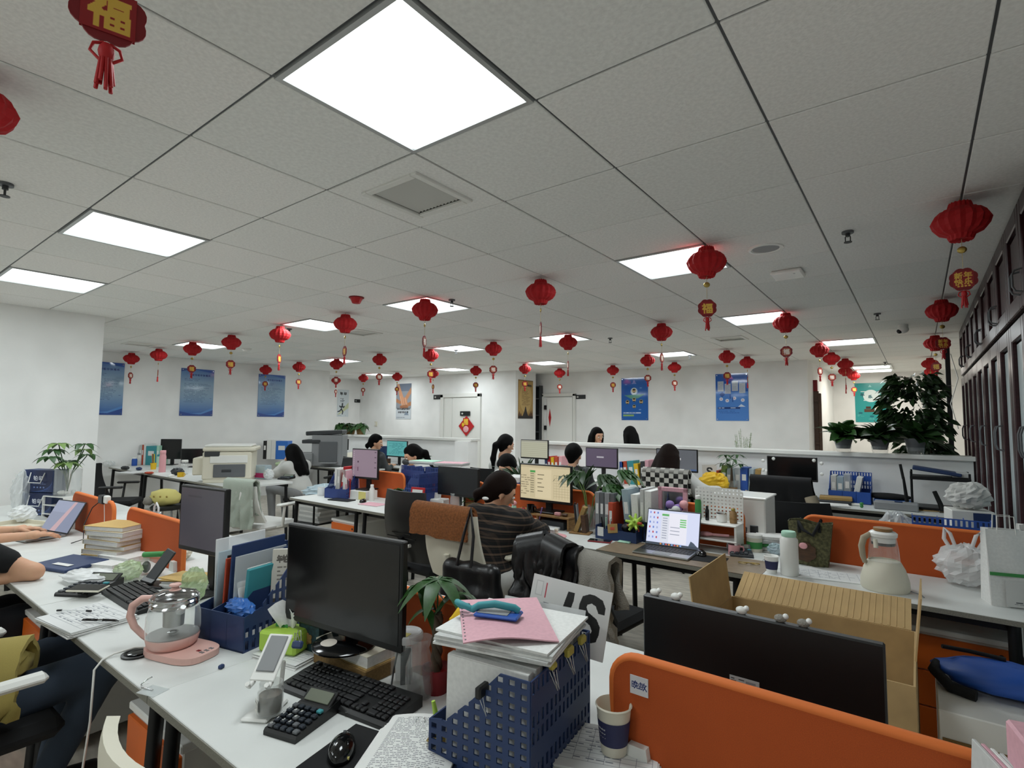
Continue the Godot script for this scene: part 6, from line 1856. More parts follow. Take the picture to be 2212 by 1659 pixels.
	part(mb().box(Vector3(0.0, 0.004, -0.06), Vector3(0.3, 0.008, 0.14)), "bottom", "navy", t)
	for q in [[0, 0.035, 0.01, 0.3, 0.07, 0.005], [0, 0.045, -0.13, 0.3, 0.09, 0.005], [-0.148, 0.045, -0.06, 0.005, 0.09, 0.14], [0.148, 0.045, -0.06, 0.005, 0.09, 0.14], [-0.07, 0.045, -0.06, 0.005, 0.09, 0.14]]: part(mb().box(Vector3(q[0], q[1], q[2]), Vector3(q[3], q[4], q[5])), "wall", "navy", t)
	part(mb().at(Vector3(-0.11, 0.05, 0.0145)).plate(0.045, 0.06, 0.002), "photo_card", "paper", t)
	for i in 3: part(mb().bar(Vector3(-0.12 + 0.02 * i, 0.01, -0.05), Vector3(-0.125 + 0.035 * i, 0.14, -0.03), 0.005, 6), "pen", ["black_pl", "mint", "white_gl"][i], t)
	var tp: Vector3 = t.position
	t = thing("memo_card", "beige memo card propped in the navy drawer tray", "card", tp + Vector3(-0.02, 0.05, 0.012), 0.1)
	part(mb().at(Vector3(0, 0.03, 0), 0, -0.2, 0.15).box(Vector3.ZERO, Vector3(0.07, 0.06, 0.006), 0.002), "card", "kraft", t)
	part(mb().at(Vector3(0, 0.03, 0.004), 0, -0.2, 0.15).box(Vector3.ZERO, Vector3(0.03, 0.02, 0.003), 0.001), "drawing", "coral", t)
	blob_toy(tp + Vector3(0.05, 0.01, -0.05), 0.1, "black_gl", "black_pl", "black penguin toy sitting in the navy drawer tray")
	t = thing("spiky_toy", "lime green spiky ball toy on the laptop rack", "toy", on_desk(1370, -3.38) + Vector3(0, 0.13, 0))
	part(mb().ell(Vector3.ZERO, Vector3(0.035, 0.03, 0.035), 12, 8), "ball", "green_lime", t)
	for i in 16:
		var a := i * 2.4
		var y := -0.9 + i * 0.12
		var d := Vector3(cos(a) * sqrt(1 - y * y), y, sin(a) * sqrt(1 - y * y))
		part(mb().tube([d * 0.03, d * 0.062], [0.011, 0.008], 6), "spike", "green_lime" if i % 4 else "coral", t)
	t = thing("mobile_phone", "dark red phone lying near the desk edge by the laptop", "phone", P(1296, 1170), 0.25)
	part(mb().box(Vector3(0, 0.005, 0), Vector3(0.155, 0.009, 0.075), 0.004), "case", "red_dark", t)
	part(mb().box(Vector3(0, 0.0098, 0), Vector3(0.147, 0.001, 0.067)), "glass_face", "black_gl", t)
	t = thing("charger", "mint green charging puck beside the silver laptop", "charger", P(1350, 1172), 0.1)
	part(mb().box(Vector3(0, 0.006, 0), Vector3(0.085, 0.012, 0.06), 0.005), "puck", "mint", t)
	part(mb().tube([Vector3(-0.04, 0.005, 0), Vector3(-0.07, 0.004, 0.03), Vector3(-0.075, 0.002, 0.075)], 0.002, 5), "cable", "white_gl", t)
	# laptop
	im = img(220, 140, "c9cfe6")
	rect(im, 60, 8, 110, 120, "dcdce6")
	rect(im, 60, 8, 34, 120, "cfd2dc")
	rect(im, 62, 14, 30, 8, "58a35c")
	for i in 9: rect(im, 66, 30 + i * 10, 20, 3, "8d92a2")
	for i in 4: rect(im, 140, 30 + i * 9, 26, 5, "6cb86e")
	for i in 3: rect(im, 100, 64 + i * 14, 40, 3, "9599a8")
	for i in 18: rect(im, 8 + (i % 3) * 16, 8 + (i / 3) * 20, 6, 8, ["7d8bd0", "b04a5a", "5a78c0", "9aa3c8"][i % 4])
	poly(im, PackedVector2Array([Vector2(176, 140), Vector2(188, 112), Vector2(200, 118), Vector2(220, 136), Vector2(220, 140)]), "44505e")
	rect(im, 0, 132, 220, 8, "39424e")
	for i in 8: rect(im, 60 + i * 12, 133, 7, 6, ["d28a4a", "7c9ad0", "c05050"][i % 3])
	lit_screen("laptop_screen_right", im, 1.15)
	laptop(Vector3(-1.25, TOP, -3.11), 0.06, "laptop_screen_right", "silver laptop with a bright chat window on the middle desk", 0.34, 1.85)
	mt("walnut", "8d7a63", 0.5, 0, noise(0.03, 0.8, 1.0, 64, 3, 5.0), 2.0)
	t = thing("desk_mat", "brown wood look desk mat under the silver laptop", "mat", P(1450, 1205) + Vector3(0.03, -0.0, -0.08))
	part(mb().box(Vector3(0, 0.001, 0), Vector3(0.95, 0.002, 0.36)), "mat", "walnut", t)
	# chairs of the middle row
	var cb2 := chair(Vector3(-3.02, 0, -2.96), PI, "empty black office chair with a slotted plastic back", "black_pl", "black_pl", 1.03, 0.48, false)
	part(mb().tube([Vector3(-0.1, 0.655, -0.292), Vector3(-0.06, 0.64, -0.297), Vector3(0.06, 0.64, -0.297), Vector3(0.1, 0.655, -0.292)], 0.014, 6), "lumbar_grip", "white_pl", cb2)
	for i in 2: part(mb().box(Vector3(0, 0.7 + 0.03 * i, -0.288), Vector3(0.3 - 0.1 * i, 0.006, 0.008)), "back_slot", "black_gl", cb2)
	var cw := chair(Vector3(-2.42, 0, -2.82), PI, "cream office chair of the writer in the striped sweater", "cream", "cream", 0.95, 0.5, true, "cream")
	for i in 4: part(mb().box(Vector3(-0.07 + 0.01 * i, 0.62 + 0.05 * i, -0.285), Vector3(0.16 - 0.02 * i, 0.007, 0.004)), "back_slot", "black_pl", cw)
	t = thing("brown_towel", "folded brown towel over the cream office chair back", "towel", Vector3(-2.47, 0.955, -2.53), 0.0)
	for k in 3:
		b = mb()
		drape(b, 0.5 - 0.02 * k, 0.15 - 0.02 * k, 0.16 - 0.02 * k, 0.1 - 0.03 * k, 5 + k, 0.006, 0.016)
		part(b, "fold", "towel_brown", t)
	t = thing("handbag", "black leather handbag hanging from the cream office chair", "handbag", PZ(1017, 1290, -2.42) + Vector3(0, -0.04, 0), 0.1)
	t.scale = Vector3.ONE * 1.3
	part(mb().skin([[Vector3(-0.11, 0.04, 0), Vector3(0.11, 0.04, 0), 0.045, 0.045], [Vector3(-0.11, 0.15, 0), Vector3(0.11, 0.15, 0), 0.03, 0.03], [Vector3(-0.11, 0.04, 0), Vector3(-0.11, 0.15, 0), 0.045, 0.03], [Vector3(0.11, 0.04, 0), Vector3(0.11, 0.15, 0), 0.045, 0.03], [Vector3(0, 0.04, 0), Vector3(0, 0.15, 0), 0.045, 0.03]], 0.012, 0.05), "bag", "leather", t)
	part(mb().tube([Vector3(-0.06, 0.17, 0.03), Vector3(-0.045, 0.3, 0.0), Vector3(-0.02, 0.42, -0.02), Vector3(0.01, 0.3, 0.0), Vector3(0.02, 0.17, 0.03)], 0.007, 6), "strap", "leather", t)
	chair(Vector3(-1.5, 0, -2.74), PI - 0.1, "black mesh office chair under the leather jacket", "black_cloth", "black_pl", 0.82, 0.52, false)
	t = thing("leather_jacket", "black leather jacket thrown over the mesh chair back", "jacket", Vector3(-1.6, 0.86, -2.45), -0.1)
	b = mb()
	drape(b, 0.42, 0.3, 0.22, 0.1, 11, 0.04, 0.014, 0.15)
	part(b, "body", "leather", t)
	for k in 2:
		b = mb()
		b.at(Vector3(-0.08 + 0.17 * k, 0.012, 0.02), 0.3 - 0.5 * k, 0, 0.25 - 0.4 * k)
		drape(b, 0.16, 0.26 - 0.06 * k, 0.1, 0.13, 13 + k, 0.03, 0.02, 0.3)
		part(b, "sleeve", "leather", t)
	t = thing("fleece_throw", "grey fleece throw hanging beside the leather jacket", "throw", Vector3(-1.33, 0.84, -2.44), -0.25)
	b = mb()
	drape(b, 0.3, 0.42, 0.2, 0.1, 21, 0.035, 0.024, 0.2)
	part(b, "cloth", "fleece", t)
	part(mb().tube([Vector3(-0.42, 0.05, 0.02), Vector3(-0.44, -0.04, 0.05), Vector3(-0.45, -0.12, 0.05)], [0.045, 0.05, 0.04], 8), "far_end", "fleece", t)
	# left block
	im = img(100, 80, "4d5054")
	t = thing("office_printer", "cream multifunction printer with a dark grey tray on the left desks", "printer", Vector3(-7.08, TOP, -3.36), 0.95)
	t.scale = Vector3.ONE * 1.06
	part(mb().box(Vector3(0, 0.2, 0), Vector3(0.52, 0.32, 0.44), 0.012), "body", "cream", t)
	part(mb().box(Vector3(0, 0.03, 0), Vector3(0.5, 0.06, 0.42), 0.006), "foot", "cream", t)
	part(mb().box(Vector3(0.02, 0.39, 0), Vector3(0.56, 0.05, 0.46), 0.014), "scanner", "cream", t)
	part(mb().box(Vector3(0.0, 0.428, 0), Vector3(0.5, 0.026, 0.4), 0.01), "lid", "white_pl", t)
	part(mb().box(Vector3(0.03, 0.14, 0.225), Vector3(0.34, 0.15, 0.02), 0.006), "paper_tray", "mid_grey", t)
	part(mb().box(Vector3(0.0, 0.14, 0.236), Vector3(0.1, 0.03, 0.006), 0.002), "tray_grip", "dark_grey", t)
	part(mb().box(Vector3(0.02, 0.275, 0.222), Vector3(0.4, 0.09, 0.012), 0.004), "front_panel", "white_pl", t)
	part(mb().box(Vector3(-0.3, 0.19, 0.0), Vector3(0.14, 0.2, 0.34), 0.01), "side_feeder", "cream", t)
	part(mb().box(Vector3(-0.16, 0.335, 0.1), Vector3(0.16, 0.06, 0.26), 0.006), "output_slot", "dark_grey", t)
	chair(Vector3(-5.47, 0, -2.95), PI + 0.2, "white office chair under the pale green towel", "white_pl", "white_pl", 0.88, 0.46, true, "white_cloth")
	t = thing("green_towel", "pale grey green towel draped over the white office chair", "towel", Vector3(-5.42, 0.9, -2.69), 0.2)
	b = mb()
	drape(b, 0.42, 0.42, 0.3, 0.09, 31, 0.026, 0.014, 0.1)
	part(b, "cloth", "towel", t)
	chair(Vector3(-8.3, 0, -2.5), PI - 0.6, "black mesh office chair beside the pillar wall", "black_cloth", "black_pl", 0.95, 0.48, true)
	t = thing("stool", "round dark stool carrying a pale yellow bag", "stool", Vector3(-7.35, 0, -2.75))
	part(mb().lathe([Vector2(0, 0.44), Vector2(0.17, 0.44), Vector2(0.18, 0.47), Vector2(0.16, 0.49), Vector2(0, 0.495)], 24), "seat", "black_pl", t)
	for i in 4: part(mb().bar(Vector3(cos(i * PI / 2) * 0.13, 0.44, sin(i * PI / 2) * 0.13), Vector3(cos(i * PI / 2) * 0.19, 0, sin(i * PI / 2) * 0.19), 0.012, 6), "leg", "steel", t)
	t = thing("shoulder_bag", "pale yellow bag with buttons resting on the round stool", "bag", Vector3(-7.33, 0.497, -2.72), 0.6)
	part(mb().ell(Vector3(0, 0.09, 0), Vector3(0.19, 0.1, 0.1), 18, 10, 0.25, 4), "bag", "yellow_pale", t)
	for k in 3: part(mb().ell(Vector3(-0.08 + 0.08 * k, 0.11, 0.095), Vector3(0.012, 0.012, 0.006), 8, 5), "button", "gold_metal", t)
	part(mb().ell(Vector3(-0.17, 0.05, 0.06), Vector3(0.06, 0.05, 0.06), 12, 8, 0.3, 9), "grey_scarf", "fleece", t)
	# clutter on the left desks
	var items := [[276, 1004, "bottle", 0.05, 0.16, "black_pl", "white_gl", "dark lidded cup at the far end of the left desk"], [302, 1004, "bottle", 0.045, 0.2, "white_pl", "grey_pl", "white tall carton flask among the left desk clutter"], [350, 1020, "bottle", 0.045, 0.32, "pink_soft", "pink_soft", "pink tall tumbler on the left desk"], [343, 1008, "bottle", 0.035, 0.2, "mint", "teal", "mint slim bottle on the left desk"], [398, 1024, "bottle", 0.05, 0.2, "glass", "white_gl", "clear plastic drink bottle beside the cream printer"], [290, 1006, "bottle", 0.04, 0.14, "blue", "white_gl", "small blue jar on the left desk"]]
	for q in items: bottle(P(q[0], q[1]), q[3], q[4], q[5], q[6], q[7], "bottle", 0.8)
	upright(P(295, 1004) + Vector3(0, 0, -0.1), 0.5, [[0.05, 0.34, "paper_grey", "first"], [0.03, 0.34, "coral", "second"], [0.04, 0.36, "paper", "third"], [0.2, 0.32, "teal", "fourth"], [0.05, 0.33, "mint", "fifth"]], "upright file under the blue notices, %s in the row", "files under the blue notices", "file")
	monitor(P(352, 1008) + Vector3(-0.25, 0, -0.2), 0.7, 0.34, 0.34, 0.1, "screen_off", "small dark monitor under the blue notices")
	monitor(P(410, 1012) + Vector3(-0.2, 0, -0.15), 0.9, 0.4, 0.24, 0.06, "screen_off", "dark tilted screen with paper on top behind the pink tumbler")
	t = thing("yellow_cup", "small yellow pencil cup on the left desk", "pen holder", P(331, 1014))
	part(mb().lathe([Vector2(0, 0), Vector2(0.035, 0), Vector2(0.042, 0.1), Vector2(0.038, 0.1), Vector2(0.03, 0.01), Vector2(0, 0.01)], 18), "cup", "yellow", t)
	for i in 5: part(mb().bar(Vector3(0.01 * i - 0.02, 0.02, 0), Vector3(0.022 * i - 0.045, 0.24, 0.01), 0.006, 5), "pencil", ["yellow", "red", "navy", "green", "yellow"][i], t)
	for q in [[270, 1015, 0.14, 0.06, "dark_grey", "grey cable bundle on the far left desk"], [300, 1016, 0.1, 0.05, "navy", "crumpled navy cloth on the left desk"], [322, 1024, 0.14, 0.035, "coral", "flat red snack packet on the left desk"], [383, 1026, 0.2, 0.1, "dark_grey", "dark grey pouch beside the cream printer"], [235, 1008, 0.22, 0.1, "film", "clear plastic bag at the end of the left desk"]]:
		crumple(P(q[0], q[1]), Vector3(q[2], q[3], q[2] * 0.8), q[4], q[5], "clutter", q[0], "desk_pouch", false)
	papers(P(282, 1022), 0.5, 0.3, 0.2, 0.012, "white sheets spread on the left desk", "form_page", "paper_sheets", 2)
	mug(P(390, 1030), 0.04, 0.06, "yellow", "yellow cup beside the cream printer", 0.5)
	t = thing("computer_mouse", "white mouse on the left desk before the cream printer", "mouse", P(370, 1030), 0.6)
	part(dome(0.034, 0.034), "shell", "white_gl", t).scale.z = 1.6
	part(mb().box(Vector3(0, 0.032, -0.03), Vector3(0.006, 0.006, 0.014), 0.002), "wheel", "grey_pl", t)
	t = thing("paper_roll", "white tape roll standing beside the cream printer", "roll", P(560, 1032), 0.6)
	part(mb().at(Vector3(0, 0.07, 0), 0, PI / 2).lathe([Vector2(0.025, -0.05), Vector2(0.07, -0.05), Vector2(0.07, 0.05), Vector2(0.025, 0.05), Vector2(0.025, -0.05)], 24), "roll", "cream", t)
	crumple(P(580, 1036), Vector3(0.16, 0.14, 0.12), "film_white", "white paper bag beside the tape roll", "paper bag", 17, "paper_bag", false)
	calculator(P(612, 1036), 0.6, "black calculator in front of the person in white", 0.16, 0.18)
	t = thing("water_carton", "pink and clear drink carton before the person in white", "carton", P(567, 1034), 0.3)
	part(mb().box(Vector3(0, 0.09, 0), Vector3(0.2, 0.18, 0.12), 0.01), "pack", "film_blue", t)
	part(mb().box(Vector3(0, 0.05, 0.061), Vector3(0.19, 0.06, 0.002)), "red_band", "magenta", t)
	# shelf with the grey printer
	t = thing("office_printer", "grey tall copier with stacked drawers by the corridor", "printer", Vector3(-8.15, TOP, -5.55), 0.75)
	part(mb().box(Vector3(0, 0.27, 0), Vector3(0.5, 0.52, 0.46), 0.01), "body", "grey_pl", t)
	part(mb().box(Vector3(0.02, 0.25, 0.236), Vector3(0.3, 0.34, 0.02), 0.006), "front_door", "mid_grey", t)
	part(mb().box(Vector3(-0.35, 0.12, 0.12), Vector3(0.26, 0.22, 0.34), 0.01), "side_drawer", "grey_pl", t)
	part(mb().box(Vector3(-0.35, 0.12, 0.292), Vector3(0.24, 0.004, 0.006)), "drawer_gap", "dark_grey", t)
	part(mb().box(Vector3(-0.26, 0.42, 0.05), Vector3(0.3, 0.06, 0.4), 0.01), "output_tray", "dark_grey", t)
	part(mb().at(Vector3(-0.06, 0.57, 0), 0, 0, 0.05).box(Vector3.ZERO, Vector3(0.6, 0.07, 0.44), 0.012), "scanner", "dark_grey", t)
	part(mb().box(Vector3(0.05, 0.07, 0.3), Vector3(0.26, 0.02, 0.14), 0.004), "front_tray", "grey_pl", t)
	upright(P(568, 992) + Vector3(-0.1, 0, -0.1), 0.6, [[0.07, 0.36, "black_pl", "first"], [0.09, 0.38, "white_pl", "second"], [0.09, 0.38, "white_pl", "third"], [0.24, 0.36, "blue_bright", "fourth"]], "tall file box on the corridor desk, %s in the row", "file boxes on the corridor desk", "file_box")
	crumple(P(640, 1012) + Vector3(-0.3, 0, 0.0), Vector3(0.5, 0.1, 0.3), "film_green", "green and white plastic sacks on the rack beside the seated person", "plastic bag", 23, "plastic_sack", false)
	chair(Vector3(-6.9, 0, -5.05), 0.6, "dark mesh office chair in front of the grey copier", "dark_grey", "black_pl", 0.95, 0.48, true)
	# low rack with files under the corner of the middle block
	t = thing("wire_rack", "low black wire rack loaded with papers at the aisle", "rack", Vector3(-5.45, 0, -3.75))
	for x in [-0.2, 0.2]:
		for z in [-0.35, 0.35]: part(mb().bar(Vector3(x, 0, z), Vector3(x, 0.68, z), 0.012, 6), "post", "steel_black", t)
	for y in [0.12, 0.4, 0.66]: part(mb().box(Vector3(0, y, 0), Vector3(0.42, 0.012, 0.74), 0.003), "shelf", "steel_black", t)
	var wr: Vector3 = t.position
	papers(wr + Vector3(0, 0.41, 0.1), 0.1, 0.34, 0.4, 0.18, "thick pile of paper bundles in the low wire rack", "paper_grey", "paper_pile", 7)
	crumple(wr + Vector3(0, 0.668, 0.1), Vector3(0.36, 0.14, 0.5), "film_blue", "blue and green plastic bags on top of the low wire rack", "plastic bag", 29, "plastic_sack", false)

func paper_bag(where: Vector3, turn: float, w: float, h: float, d: float, label: String, print = "paper") -> Node3D:
	var t := thing("paper_bag", label, "paper bag", where, turn, "paper carrier bags")
	var b := mb()
	for k in [-1, 1]:
		b.sheet(6, 6, func(u, v): return Vector3((u - 0.5) * w, v * h, k * (d / 2 * (1.0 - 0.55 * v) + 0.004 * sin(u * 9.0 + v * 4.0))), 0.003)
		b.sheet(4, 6, func(u, v): return Vector3(k * (w / 2 - 0.02 * v * sin(u * PI)), v * h, (u - 0.5) * d * (1.0 - 0.55 * v)), 0.003)
	part(b.box(Vector3(0, 0.003, 0), Vector3(w, 0.004, d)), "sack", print, t)
	for k in [-1, 1]:
		part(mb().tube([Vector3(-w * 0.22, h - 0.02, k * d * 0.24), Vector3(-w * 0.2, h + 0.06, k * d * 0.2), Vector3(w * 0.2, h + 0.06, k * d * 0.2), Vector3(w * 0.22, h - 0.02, k * d * 0.24)], 0.003, 5), "cord_handle", "white_pl", t)
	part(mb().box(Vector3(0, h * 0.42, d / 2 * 0.78 + 0.006), Vector3(w * 0.98, 0.014, 0.003)), "green_stripe", "green", t)
	return t

func right_desk():
	var t: Node3D
	var im: Image
	# pitcher kettle
	t = thing("pitcher_kettle", "white based glass pitcher kettle with a wooden lid and beige handle", "kettle", P(1912, 1272), 0.0)
	part(mb().lathe([Vector2(0, 0), Vector2(0.096, 0), Vector2(0.102, 0.012), Vector2(0.1, 0.05), Vector2(0.086, 0.1), Vector2(0.068, 0.135), Vector2(0.064, 0.137), Vector2(0.066, 0.13), Vector2(0.0, 0.125)], 36), "base", "cream", t)
	part(mb().lathe([Vector2(0.067, 0.13), Vector2(0.062, 0.2), Vector2(0.055, 0.245), Vector2(0.056, 0.25)], 30), "glass", "glass", t)
	part(mb().lathe([Vector2(0.05, 0.225), Vector2(0.05, 0.25), Vector2(0.058, 0.252), Vector2(0.06, 0.268), Vector2(0.05, 0.276), Vector2(0, 0.278)], 26), "collar", "white_gl", t)
	part(mb().lathe([Vector2(0.036, 0.277), Vector2(0.04, 0.28), Vector2(0.04, 0.292), Vector2(0, 0.294)], 22), "wooden_lid", "wood", t)
	part(mb().lathe([Vector2(0.046, 0.21), Vector2(0.05, 0.213), Vector2(0.05, 0.222), Vector2(0.046, 0.224)], 22), "seal", "black_pl", t)
	part(mb().tube([Vector3(-0.05, 0.262, 0.02), Vector3(-0.078, 0.24, 0.03), Vector3(-0.088, 0.2, 0.034), Vector3(-0.084, 0.15, 0.032), Vector3(-0.076, 0.12, 0.028)], [0.012, 0.016, 0.015, 0.013, 0.01], 8), "handle", "beige_cloth", t)
	part(mb().tube([Vector3(-0.03, 0.24, 0.04), Vector3(-0.028, 0.2, 0.05)], 0.01, 8), "thermometer", "cream", t)
	part(mb().tube([Vector3(0.1, 0.01, 0.01), Vector3(0.14, 0.006, 0.03), Vector3(0.15, 0.003, 0.055)], 0.003, 5), "power_cord", "grey_pl", t)
	t = thing("flask", "pale mint vacuum flask standing beside the paper cup", "flask", P(1706, 1242))
	part(mb().lathe([Vector2(0, 0), Vector2(0.04, 0), Vector2(0.044, 0.006), Vector2(0.044, 0.185), Vector2(0.034, 0.2)], 26), "body", "white_pl", t)
	part(mb().lathe([Vector2(0.034, 0.2), Vector2(0.036, 0.204), Vector2(0.036, 0.222), Vector2(0.032, 0.228), Vector2(0, 0.228)], 24), "cap", "mint", t)
	cup(P(1667, 1236), 0.036, 0.085, "white paper cup with a blue pattern beside the mint flask", "white_gl", "navy_band")
	# camouflage tote
	mt("camo", "77744f", 0.9, 0, noise(0.03, 0.45, 1.0, 44, 3), 6.0)
	t = thing("tote_bag", "olive camouflage tote bag with a dark pocket and handles", "tote bag", P(1752, 1218) + Vector3(0, 0, -0.01), 0.05)
	var b := mb()
	for k in [-1, 1]:
		b.sheet(8, 7, func(u, v): return Vector3((u - 0.5) * (0.17 + 0.05 * v), v * 0.235 + 0.008 * sin(u * 7), k * (0.05 - 0.015 * v + 0.02 * sin(PI * u)) + 0.004 * sin(u * 14 + v * 5)), 0.004)
		b.sheet(4, 7, func(u, v): return Vector3(k * (0.085 + 0.025 * v), v * 0.235, (u - 0.5) * 0.1 * (1 - 0.3 * v)), 0.004)
	part(b.box(Vector3(0, 0.003, 0), Vector3(0.17, 0.006, 0.1)), "sack", "camo", t)
	for k in [-1, 1]: part(mb().tube([Vector3(-0.05, 0.18, k * 0.06), Vector3(-0.052, 0.24, k * 0.064), Vector3(-0.03, 0.2, k * 0.085), Vector3(0.02, 0.175, k * 0.09), Vector3(0.05, 0.24, k * 0.064), Vector3(0.05, 0.19, k * 0.062)], 0.01, 6), "handle", "black_cloth", t)
	part(mb().at(Vector3(-0.02, 0.075, 0.07)).prism(scallop(0.055, 7, 0.12), 0.012), "pocket", "wood_dark", t)
	part(mb().ell(Vector3(-0.03, 0.11, 0.078), Vector3(0.022, 0.018, 0.006), 10, 6), "patch", "pink_soft", t)
	papers(P(1790, 1245), 0.2, 0.3, 0.2, 0.003, "sheet with faint tables lying before the tote bag", "form_page", "paper_sheets", 1)
	papers(P(1745, 1235), 0.9, 0.21, 0.18, 0.002, "blank sheet lying beside the mint flask", "paper", "paper_sheets", 1)
	var s := seat(1585, 1196, 1622, 1214)
	calculator(s[0], 0.35, "small grey keyed calculator by the folded glasses", 0.13, 0.15, "dark_grey")
	t = thing("eyeglasses", "folded gold rimmed eyeglasses on the brown mat", "glasses", P(1618, 1222), 0.3)
	for k in [-1, 1]:
		part(mb().tube(ring_pts(0.024, 14, Vector3(k * 0.032, 0.012, 0), 1.2), 0.0016, 5), "rim", "gold_metal", t)
		part(mb().bar(Vector3(k * 0.056, 0.018, 0), Vector3(-k * 0.03, 0.008, -0.03 - 0.01 * k), 0.0016, 5), "temple", "gold_metal", t)
	t = thing("tea_tin", "clear tea tin with a white lid and green label", "jar", P(1630, 1190))
	part(mb().cyl(Vector3.ZERO, 0.045, 0.085, 22), "tin", "cream", t)
	part(mb().lathe([Vector2(0.0455, 0.02), Vector2(0.0455, 0.06)], 22), "label", "green", t)
	part(mb().cyl(Vector3(0, 0.085, 0), 0.047, 0.018, 22), "lid", "white_gl", t)
	t = thing("canister", "dark red canister with a black lid beside the tea tin", "jar", P(1596, 1180))
	part(mb().cyl(Vector3.ZERO, 0.05, 0.1, 22), "body", "red_dark", t)
	part(mb().lathe([Vector2(0.05, 0.1), Vector2(0.053, 0.104), Vector2(0.053, 0.122), Vector2(0.04, 0.13), Vector2(0, 0.13)], 22), "lid", "black_pl", t)
	mug(P(1586, 1198), 0.034, 0.06, "pink_soft", "pink mug standing before the red canister", 0.4)
	crumple(P(1676, 1198), Vector3(0.1, 0.07, 0.08), "film_blue", "blue tinted snack bag beside the tote bag", "wrapper", 33, "snack_wrapper", false)
	t = thing("magazine_stack", "green and white magazines behind the mint flask", "magazines", P(1672, 1186), 0.3)
	for i in 4: part(mb().at(Vector3(0, 0.012 + 0.022 * i, 0), 0.1 * (i % 3)).box(Vector3.ZERO, Vector3(0.2, 0.02, 0.15), 0.002), "magazine", ["paper", "green", "paper_grey", "paper"][i], t)
	t = thing("computer_mouse", "black mouse on the mat right of the silver laptop", "mouse", P(1514, 1200), 0.6)
	part(dome(0.032, 0.034), "shell", "black_gl", t).scale.z = 1.6
	part(mb().box(Vector3(0, 0.033, -0.025), Vector3(0.006, 0.006, 0.014), 0.002), "wheel", "dark_grey", t)
	t = thing("mouse_mat", "black mouse mat right of the silver laptop", "mat", P(1526, 1208), 0.1)
	part(mb().box(Vector3(0, 0.0025, 0), Vector3(0.22, 0.003, 0.16)), "mat", "black_cloth", t)
	# pink mirror with plush flowers, pegboard shelf
	t = thing("mirror", "pink framed square mirror behind the silver laptop", "mirror", on_desk(1452, -3.58), 0.05)
	for k in [-1, 1]: part(mb().box(Vector3(k * 0.085, 0.18, 0), Vector3(0.03, 0.36, 0.02), 0.004), "frame", "pink", t)
	for y in [0.016, 0.345]: part(mb().box(Vector3(0, y, 0), Vector3(0.2, 0.03, 0.02), 0.004), "frame", "pink", t)
	part(mb().box(Vector3(0, 0.18, -0.002), Vector3(0.15, 0.31, 0.006)), "mirror_glass", "chrome", t)
	t = thing("plush_flowers", "lilac and pink plush flowers before the pink mirror", "flowers", on_desk(1462, -3.5))
	for i in 9: part(mb().ell(Vector3(0.06 * cos(i * 0.75), 0.17 + 0.03 * (i % 4), 0.04 * sin(i * 0.75)), Vector3(0.03, 0.028, 0.028), 10, 6), "bloom", ["purple", "pink_soft", "white_cloth"][i % 3], t)
	part(mb().cyl(Vector3.ZERO, 0.035, 0.17, 16, 0.06), "wrap", "pink", t)
	t = thing("pegboard_shelf", "white pegboard shelf with small bottles hanging on it", "shelf", on_desk(1546, -3.56), 0.0)
	for y in [0.075, 0.17]: part(mb().box(Vector3(0, y, 0.03), Vector3(0.3, 0.012, 0.18), 0.004), "shelf_board", "white_gl", t)
	for k in [-1, 1]: part(mb().box(Vector3(k * 0.142, 0.085, 0.03), Vector3(0.014, 0.17, 0.17), 0.003), "side", "white_gl", t)
	var pg := mb()
	pg.at(Vector3(0, 0.178, -0.05))
	holed(pg, PackedVector2Array([Vector2(-0.15, 0), Vector2(0.15, 0), Vector2(0.15, 0.18), Vector2(0.135, 0.2), Vector2(-0.135, 0.2), Vector2(-0.15, 0.18)]), 13, 9, 0.4, 0.4, 0.006)
	part(pg, "pegboard", "white_gl", t)
	var pp: Vector3 = t.position + Vector3(0, 0.177, 0)
	bottle(pp + Vector3(-0.11, 0, 0.02), 0.02, 0.15, "green", "white_gl", "green and white spray can on the pegboard shelf", "spray_can", 0.8)
	bottle(pp + Vector3(-0.05, 0, 0.03), 0.012, 0.09, "black_gl", "black_pl", "small black nail varnish on the pegboard shelf", "bottle", 0.6)
	bottle(pp + Vector3(0.04, 0, 0.03), 0.03, 0.06, "white_gl", "chrome", "white cream pot on the pegboard shelf", "cream_pot", 0.95)
	bottle(pp + Vector3(0.11, 0, 0.03), 0.022, 0.09, "wood", "gold_metal", "amber gourd bottle on the pegboard shelf", "bottle", 0.5)
	t = thing("hair_brush", "pink brush lying in the pegboard shelf", "brush", on_desk(1546, -3.5) + Vector3(-0.02, 0.083, 0), 0.2)
	part(mb().ell(Vector3(-0.05, 0.015, 0), Vector3(0.05, 0.014, 0.024), 12, 7).tube([Vector3(-0.01, 0.015, 0), Vector3(0.09, 0.015, 0)], 0.008, 6), "brush", "pink_soft", t)
	t = thing("storage_tower", "white plastic storage tower behind the orange divider end", "storage", Vector3(-0.98, TOP, -3.95), 0.0)
	part(mb().box(Vector3(0, 0.15, 0), Vector3(0.34, 0.3, 0.3), 0.008), "body", "white_pl", t)
	part(mb().box(Vector3(0, 0.306, 0), Vector3(0.36, 0.014, 0.32), 0.004), "lid", "white_gl", t)
	part(mb().box(Vector3(0.1, 0.1, 0.152), Vector3(0.05, 0.06, 0.01), 0.003), "socket", "dark_grey", t)
	# plastic bag, paper bags, blue rack behind the divider
	t = crumple(P(2085, 1264), Vector3(0.24, 0.2, 0.2), "film_white", "knotted white plastic bag beside the paper carrier bags", "plastic bag", 41, "plastic_bag", false)
